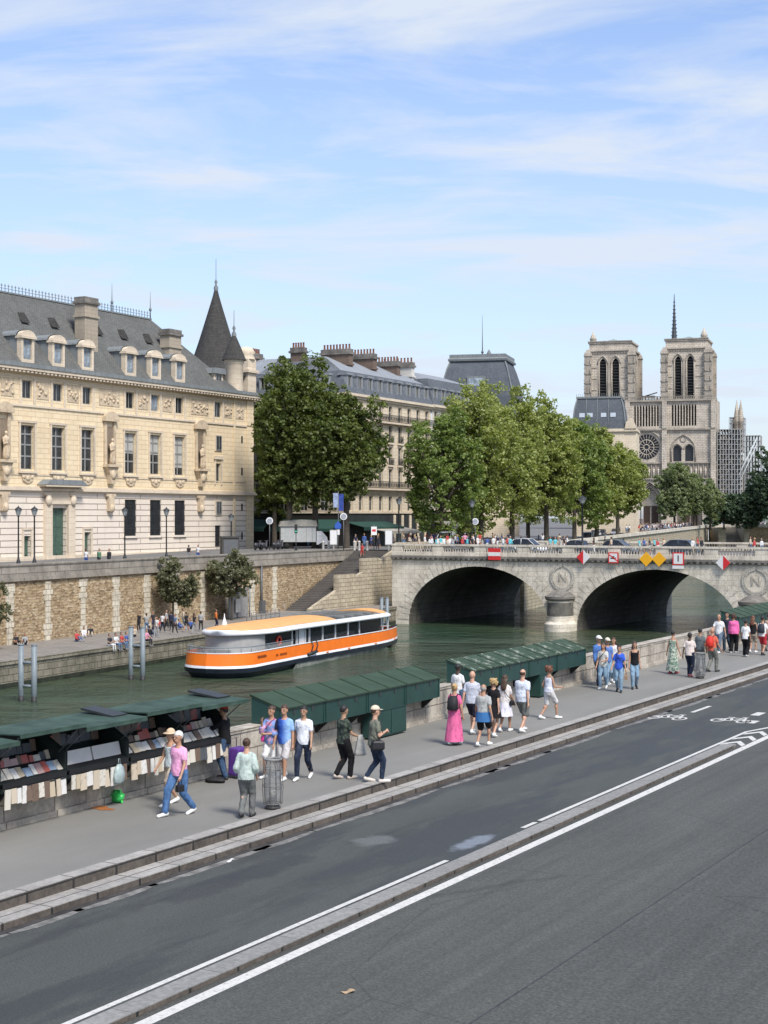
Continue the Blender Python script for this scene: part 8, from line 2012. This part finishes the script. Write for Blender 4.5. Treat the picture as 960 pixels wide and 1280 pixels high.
person(A_(841,842), R(-40), 'woman in a green and white patterned dress walking by the parapet', 1.72, 'f', .22, 1, 'tan', ('tank',(.3,.4,.3),pattern('green_leaf_dress',(.12,.20,.15),(.45,.48,.40),12)), ('longdress',(.3,.4,.3),pattern('green_leaf_dress',(.12,.20,.15),(.45,.48,.40),12)), (.45,.08,.10), ('bun','black'), ((4,14,10),(-4,14,10)))
p = person(A_(862,846), R(-35), 'man in a pale pink t-shirt and navy trousers left of the second litter bin', 1.74, 'm', .25, -1, 'dark', ('tee',(.66,.57,.52)), ('trousers',NAVY), (.45,.12,.12), ('short','black'), W1, build=1.06)
person(A_(875,838), R(-35), 'dark-haired person in grey half hidden behind the litter bin', 1.72, 'm', .2, 1, 'olive', ('tee',(.12,.14,.15)), ('trousers',DGREY), BS, ('short','black'), ST_)
p = person(A_(890,840), R(-45), 'bald man in an orange-red t-shirt and grey trousers wearing a red backpack', 1.80, 'm', .35, 1, 'tan', ('tee',(.58,.13,.08)), ('trousers',(.17,.175,.155)), BS, ('bald','grey'), ((10,14,20),(-8,14,30)), build=1.05)
backpack(p, 'bright red backpack of the bald man at the right', (.60,.03,.02))
person(A_(899,816), R(150), 'bald man in a white t-shirt and jeans below the far right bookstalls', 1.80, 'm', .5, -1, 'tan', ('tee',W_), ('jeans',(.12,.16,.22)), WS, ('bald','grey'), ((25,14,30),(-10,14,25)))
person(A_(909,813), R(150), 'man in dark clothes between the bald man in white and the pink blouse', 1.82, 'm', .3, 1, 'olive', ('tee',(.03,.035,.05)), ('jeans',(.03,.05,.08)), BS, ('short','black'), W2)
person(A_(917,816), R(-30), 'large person in a bright pink blouse and black trousers', 1.80, 'f', .2, 1, 'tan', ('loose',(.72,.14,.36)), ('wide',BLACK), WS, ('curly','brown'), ST_, build=1.2)
person(A_(932,821), R(-30), 'person in a white t-shirt and black trousers right of the pink blouse', 1.66, 'f', .25, -1, 'tan', ('tee',W_), ('wide',BLACK), WS, ('short','black'), ST_)
person(A_(941,816), R(-30), 'woman with long reddish hair in a black top and beige shorts', 1.72, 'f', .3, 1, 'tan', ('tank',BLACK), ('shorts',(.35,.30,.24)), WS, ('long','auburn'), W1)
p = person(A_(953,819), R(-35), 'person in white t-shirt and red shorts near the right edge', 1.78, 'm', .35, -1, 'tan', ('tee',W_), ('shorts',(.45,.04,.05)), BS, ('short','black'), ST_)
backpack(p, 'dark navy backpack of the person in red shorts', (.015,.02,.03))
person(A_(961,814), R(-35), 'person in a beige jacket cut by the right edge beside the red shorts', 1.76, 'f', .3, 1, 'tan', ('long',(.45,.33,.24)), ('trousers',DGREY), BS, ('short','brown'), ST_)

# ------------------------------------------------------------------ small figures further off: one continuous mesh, clothing painted by zone
def figmesh(pose, sex, sleeve, legc, skirt=False, hairlong=False, stride=.4, vox=.03):
    m = MB(); fem = sex == 'f'; sh = .165 if fem else .19
    base = 0 if pose == 'stand' else -.81
    tr = [(.80,.12,.09),(.88,.16,.12),(.95,.165,.125),(1.1,.135 if fem else .155,.11),(1.28,.155 if fem else .175,.125),(1.38,sh*.95,.11),(1.45,.06,.06)]
    m.loft([ell_ring(0,0,rx,ry,z_+base,14) for z_, rx, ry in tr])
    m.cap((0,0,1.42+base),(0,.01,1.58+base),.055,.05); m.ell((0,0,1.64+base),(.082,.10,.115),12,9)
    m.ell((0,-.03,1.67+base),(.092,.10,.10),12,9)
    if hairlong: m.ell((0,-.08,1.52+base),(.09,.05,.17),10,8)
    for sd in (1,-1):
        if pose == 'stand':
            h = Vector((sd*.09,0,.92)); a = Vector((sd*.09, stride/2*sd, .09)); kn = ik(h,a,.44,.42,Vector((0,1,0))); 
        elif pose == 'ledge': h = Vector((sd*.1,0,.11)); kn = Vector((sd*.12,.44,.12)); a = Vector((sd*.12,.47,-.32))
        else: h = Vector((sd*.1,0,.12)); kn = Vector((sd*.14,.36,.44 if sd > 0 else .34)); a = Vector((sd*.14,.62,.09))
        m.cap(h,kn,.095,.066); m.cap(kn,a,.064,.05); m.cap(a+Vector((0,-.03,-.03)),a+Vector((0,.16,-.045)),.045,.035)
        s = Vector((sd*sh,0,1.40+base)); e = s+Vector((sd*.05,-.05*sd if pose == 'stand' else .1,-.27)); w_ = e+Vector((-sd*.02,.10 if pose == 'stand' else .2,-.22 if pose == 'stand' else -.05))
        m.cap(s,e,.056,.046); m.cap(e,w_,.042,.034); m.cap(w_,w_+Vector((0,.03,-.08)),.035,.022)
    if skirt: m.loft([ell_ring(0,0,.15,.13,1.05,14),ell_ring(0,0,.22,.22,.75,14),ell_ring(0,0,.25,.26,.5,14)])
    o = m.build('figure', [M['void']], None, uv=False); remesh(o, vox, True, 0, 1)
    dg = bpy.context.evaluated_depsgraph_get(); me = bpy.data.meshes.new_from_object(o.evaluated_get(dg)); bpy.data.objects.remove(o)
    me.materials.clear()
    for nm_ in ('skin_tan','hair','top','bottom','shoe'): me.materials.append(M['void'])
    for p_ in me.polygons:
        c = p_.center; x, y, z_ = abs(c.x), c.y, c.z-base; zi = 0
        arm_ = x > sh+.005 and z_ < 1.33 and z_ > .62 and not (skirt and z_ < 1.0) and not (pose != 'stand' and z_ < 1.0)
        if z_ > 1.50: zi = 1 if (z_ > 1.705 or y < -.015 or (hairlong and y < -.02)) else 0
        elif hairlong and y < -.075 and z_ > 1.35 and x < .1: zi = 1
        elif z_ > 1.455: zi = 0
        elif arm_: zi = 2 if (sleeve or z_ > 1.22) else 0
        elif pose == 'stand': zi = 2 if z_ > .97 else (3 if (z_ > legc) else (0 if z_ > .12 else 4))
        else:
            lz = c.z; ly = c.y
            zi = 2 if (lz > .17 and ly < .2 and not (x > .1 and ly > .16)) else (4 if (lz < -.26 or (pose == 'ground' and ly > .58)) else 3)
        p_.material_index = zi
    for p_ in me.polygons: p_.use_smooth = True
    return me
FIG = [figmesh('stand','m',False,.12), figmesh('stand','f',False,.12,hairlong=True), figmesh('stand','m',True,.12,stride=.15), figmesh('stand','f',False,.5,True,True,.25), figmesh('stand','m',False,.55,stride=.5), figmesh('ledge','m',False,0), figmesh('ground','f',False,0,hairlong=True), figmesh('ground','m',True,0)]
CN = [((.62,.62,.62),'white'),((.02,.02,.025),'black'),((.30,.31,.31),'grey'),((.05,.10,.30),'blue'),((.45,.05,.05),'red'),((.10,.16,.26),'denim blue'),((.50,.42,.32),'beige'),((.10,.20,.12),'green'),((.60,.25,.35),'pink'),((.015,.02,.05),'navy'),((.10,.45,.50),'turquoise'),((.65,.18,.03),'orange')]
def figure(loc, rot, fi, top, bot, label, group=None, H=1.72, hair='brown', skin='tan'):
    o = bpy.data.objects.new('person', FIG[fi]); COL.objects.link(o); o.location = loc; o.rotation_euler = (0,0,rot); s = H/1.75; o.scale = (s,s,s)
    ms = [paint('skin_'+skin, SKIN[skin], .55, .05, 6), paint('hair_'+hair, HAIR[hair], .6, .25, 30), paint('far_top_'+CN[top][1], CN[top][0], .85, .08, 5), paint('far_bottom_'+CN[bot][1], CN[bot][0], .85, .1, 5), paint('far_shoe', (.25,.25,.25), .7)]
    for i, mm_ in enumerate(ms): o.material_slots[i].link = 'OBJECT'; o.material_slots[i].material = mm_
    return tag(o, label, 'person', group)
F_Q = FA-PI/2
# seated and standing people on the lower quay
gq = 'people on the lower quay'
toW = F_Q+PI+PI/2 - PI/2 + R(90)-R(90)
def faceriver(): return FA-PI   # towards -y of the wall frame
RV = FA+PI
lowq = [ (20,806,6,1,1,'person in black sitting on the quay ground at the left edge, left of the pair','brown'),(31,806,6,2,1,'person in grey sitting beside the one in black at the left edge','brown'),
 (96,802,7,4,5,'person in red sitting on the quay ground, left of the threesome','black'),(105,797,6,0,0,'person in white in the middle of the threesome on the ground','black'),(113,795,7,1,6,'dark-topped person at the right of the threesome on the ground','black')]
for px,py,fi,tp_,bt,lb,hr in lowq: figure(G(px,py,LQ), RV+R(random.uniform(-60,60)), fi, tp_, bt, lb, gq, 1.72, hr)
edge_p = [(141,1,0,'man in black top and white trousers sitting on the quay edge, first of the row'),(149,0,5,'second sitter of the row on the quay edge, pale top and jeans'),(156,4,5,'third sitter on the quay edge, red top and jeans'),(162,3,9,'fourth sitter on the quay edge, blue top'),(187,8,1,'sitter in pink on the quay edge right of the mooring post')]
def edge_at(px):
    tt = (px-CX)/F
    a, b_ = e0, e1
    s = (tt*a.y-a.x)/((b_.x-a.x)-tt*(b_.y-a.y)); q = a+(b_-a)*s; return q
def onedge(px, off=.25):
    q = edge_at(px); return q+Vector((-.9219,.3875,0))*off
for px,tp_,bt,lb in edge_p: q = onedge(px, .30); figure(q, FA+PI+R(random.uniform(-12,12)), 5, tp_, bt, lb, gq, 1.76, random.choice(('black','brown')))
for px,py,fi,tp_,bt,lb in [(174,790,2,1,1,'person in black standing by the wall, first of the standing cluster'),(183,792,0,2,5,'person in grey crouching near the railing'),(191,789,1,1,9,'woman in black standing left of the one in white'),(203,791,0,0,1,'person in white t-shirt standing at the railing'),(214,789,2,9,1,'person in navy behind the railing, right of the white t-shirt'),(224,787,7,3,2,'person in blue sitting by the foot of the small tree'),(233,790,4,1,1,'person in black shorts standing left of the metal gate'),(243,792,1,1,2,'woman in black leaning at the landing stage'),(270,786,2,11,9,'worker in an orange vest at the metal gate'),(353,763,2,0,0,'person in white standing on the quay beyond the boat roof'),(196,797,0,0,2,'person bending in white trousers by the railing corner'),(180,800,6,1,1,'person in dark clothes seated near the railing corner'),(199,786,6,4,5,'person in red crouched by the wall behind the white t-shirt'),(208,787,1,2,1,'woman in grey standing behind the railing'),(219,793,0,5,1,'person in denim blue at the railing, left of the tree foot'),(229,785,2,6,2,'person in beige by the wall near the small tree'),(238,786,6,3,1,'person in blue seated beside the metal gate'),(187,796,7,1,5,'dark-topped person seated above the mooring post'),(251,789,0,2,1,'person in grey standing left of the gate panel'),(168,796,7,6,1,'person in beige seated left of the standing cluster')]:
    q = G(px,py,LQ) 
    figure(q, RV+R(random.uniform(-120,120)), fi, tp_, bt, lb, gq, 1.74, random.choice(('black','brown','brown')))
# palace street
gp = 'pedestrians on the palace street'
for px,d,fi,tp_,bt,lb in [(107.5,-16,0,0,3,'person in white walking past the green door'),(124,-17,2,7,1,'person in dark green walking before the palace'),(136.5,-18,2,1,1,'person in black walking before the palace, right of the one in green'),(236,-14,0,1,2,'person in black near the palace corner'),(247.5,-14,4,0,3,'person in white and blue near the palace corner')]:
    figure(onst(px,d), R(random.choice((-28,152))), fi, tp_, bt, lb, gp, 1.74)
figure(FQ(SX0+16.4,-2.0,top-.85), R(150), 4, 4, 4, 'person in red coming down the top of the stone staircase', None, 1.72)
figure(FQ(SX0+20.5,-2.2,top), R(150), 2, 1, 1, 'person in dark clothes at the head of the stairs', None, 1.74)
# bridge crowd
gb = 'pedestrians crossing the bridge'
rnd = random.Random(21)
bpx = [518,524,531,537,545,566,572,578,584,590,597,603,609,617,622,629,634,638,700,705,709,764,779,799,805,812,818,822,866,872,877,938,943,952,830,756,742,688,694,540,551]
for k, px in enumerate(sorted(bpx)):
    d = rnd.choice((1.2,1.8,2.6,3.3)) if k % 2 else rnd.uniform(10,24)
    l = onbr(px, d); l.z = DECK-.1 if d < 5 else DECK-.24
    tp_ = rnd.choice((0,0,0,1,1,2,3,4,6,8,10,9)); bt = rnd.choice((1,5,9,2,6,0))
    figure(l, R(rnd.choice((-120,60))+rnd.uniform(-25,25)), rnd.choice((0,1,2,3,4)), tp_, bt, 'bridge walker in %s top, %s below, %s from %s' % (CN[tp_][1], CN[bt][1], ORD[k if k < 20 else len(bpx)-1-k], 'bridge left end' if k < 20 else 'right picture edge'), gb, rnd.uniform(1.62,1.85), rnd.choice(('black','brown','brown','blond','grey')))
# street crowd under the trees
gs_ = 'pedestrians under the island trees'
for k in range(42):
    px = rnd.uniform(500,700) if k < 34 else rnd.uniform(380,500); Y = rnd.uniform(186,215) if px < 600 else rnd.uniform(205,250)
    if px < 500: Y = rnd.uniform(182,196)
    tp_ = rnd.choice((0,0,1,1,2,3,4,6,8,9)); bt = rnd.choice((1,5,9,2,6))
    place = 'near the cream awning' if px < 545 else ('below the first light green trees' if px < 610 else 'beneath the middle trees')
    if px < 500: place = 'before the dark green awnings'
    figure(T(px,Y), R(rnd.uniform(-180,180)), rnd.choice((0,1,2,3,4)), tp_, bt, 'small figure in %s top and %s lower clothes %s' % (CN[tp_][1], CN[bt][1], place), gs_, rnd.uniform(1.6,1.85), rnd.choice(('black','brown','brown','blond','grey')))
# cathedral square crowd
gc = 'visitors in the cathedral square'
for k in range(150):
    px = rnd.gauss(850,38) if k % 3 else rnd.uniform(800,955); Y = rnd.uniform(330,480)
    px = min(958, max(778, px)); l = P(px,645,Y)
    # stay on the island side of the embankment wall
    lim = 33+75*(Y-242)/278.0
    if l.x > lim-1.0: l.x = lim-1.0-rnd.uniform(0,6)
    l.z = 2.75-.0
    tp_ = rnd.choice((0,0,0,1,1,2,3,4,6,9,9)); bt = rnd.choice((1,5,9,2,6))
    figure(l, R(rnd.uniform(-180,180)), rnd.choice((0,1,2,3,4)), tp_, bt, 'tiny visitor in %s top and %s lower clothes in the cathedral square' % (CN[tp_][1], CN[bt][1]), gc, rnd.uniform(1.6,1.85), rnd.choice(('black','brown','blond','grey')))
for k in range(40):
    px = rnd.uniform(880,960); l = P(px,645,rnd.uniform(523,530)); l.z = 2.6
    figure(l, R(rnd.uniform(-180,180)), rnd.choice((0,1,2,3,4)), rnd.choice((0,0,1,2,3,4)), rnd.choice((1,5,9,2)), 'tiny visitor on the quay above the distant brown wall', 'visitors above the distant wall', 1.75)
for k in range(9):
    Y = 300+k*16; lim = 33+75*(Y-242)/278.0; car(Vector((lim-8-(k%2)*1.0, Y, 2.2)), R(90-15), [(.6,.6,.6),(.03,.03,.04),(.25,.27,.3)][k%3], '%s car parked along the embankment beyond the bridge, %s of the row' % (['white','black','grey'][k%3], ORD[k]), 'hatch', group='cars parked along the embankment')
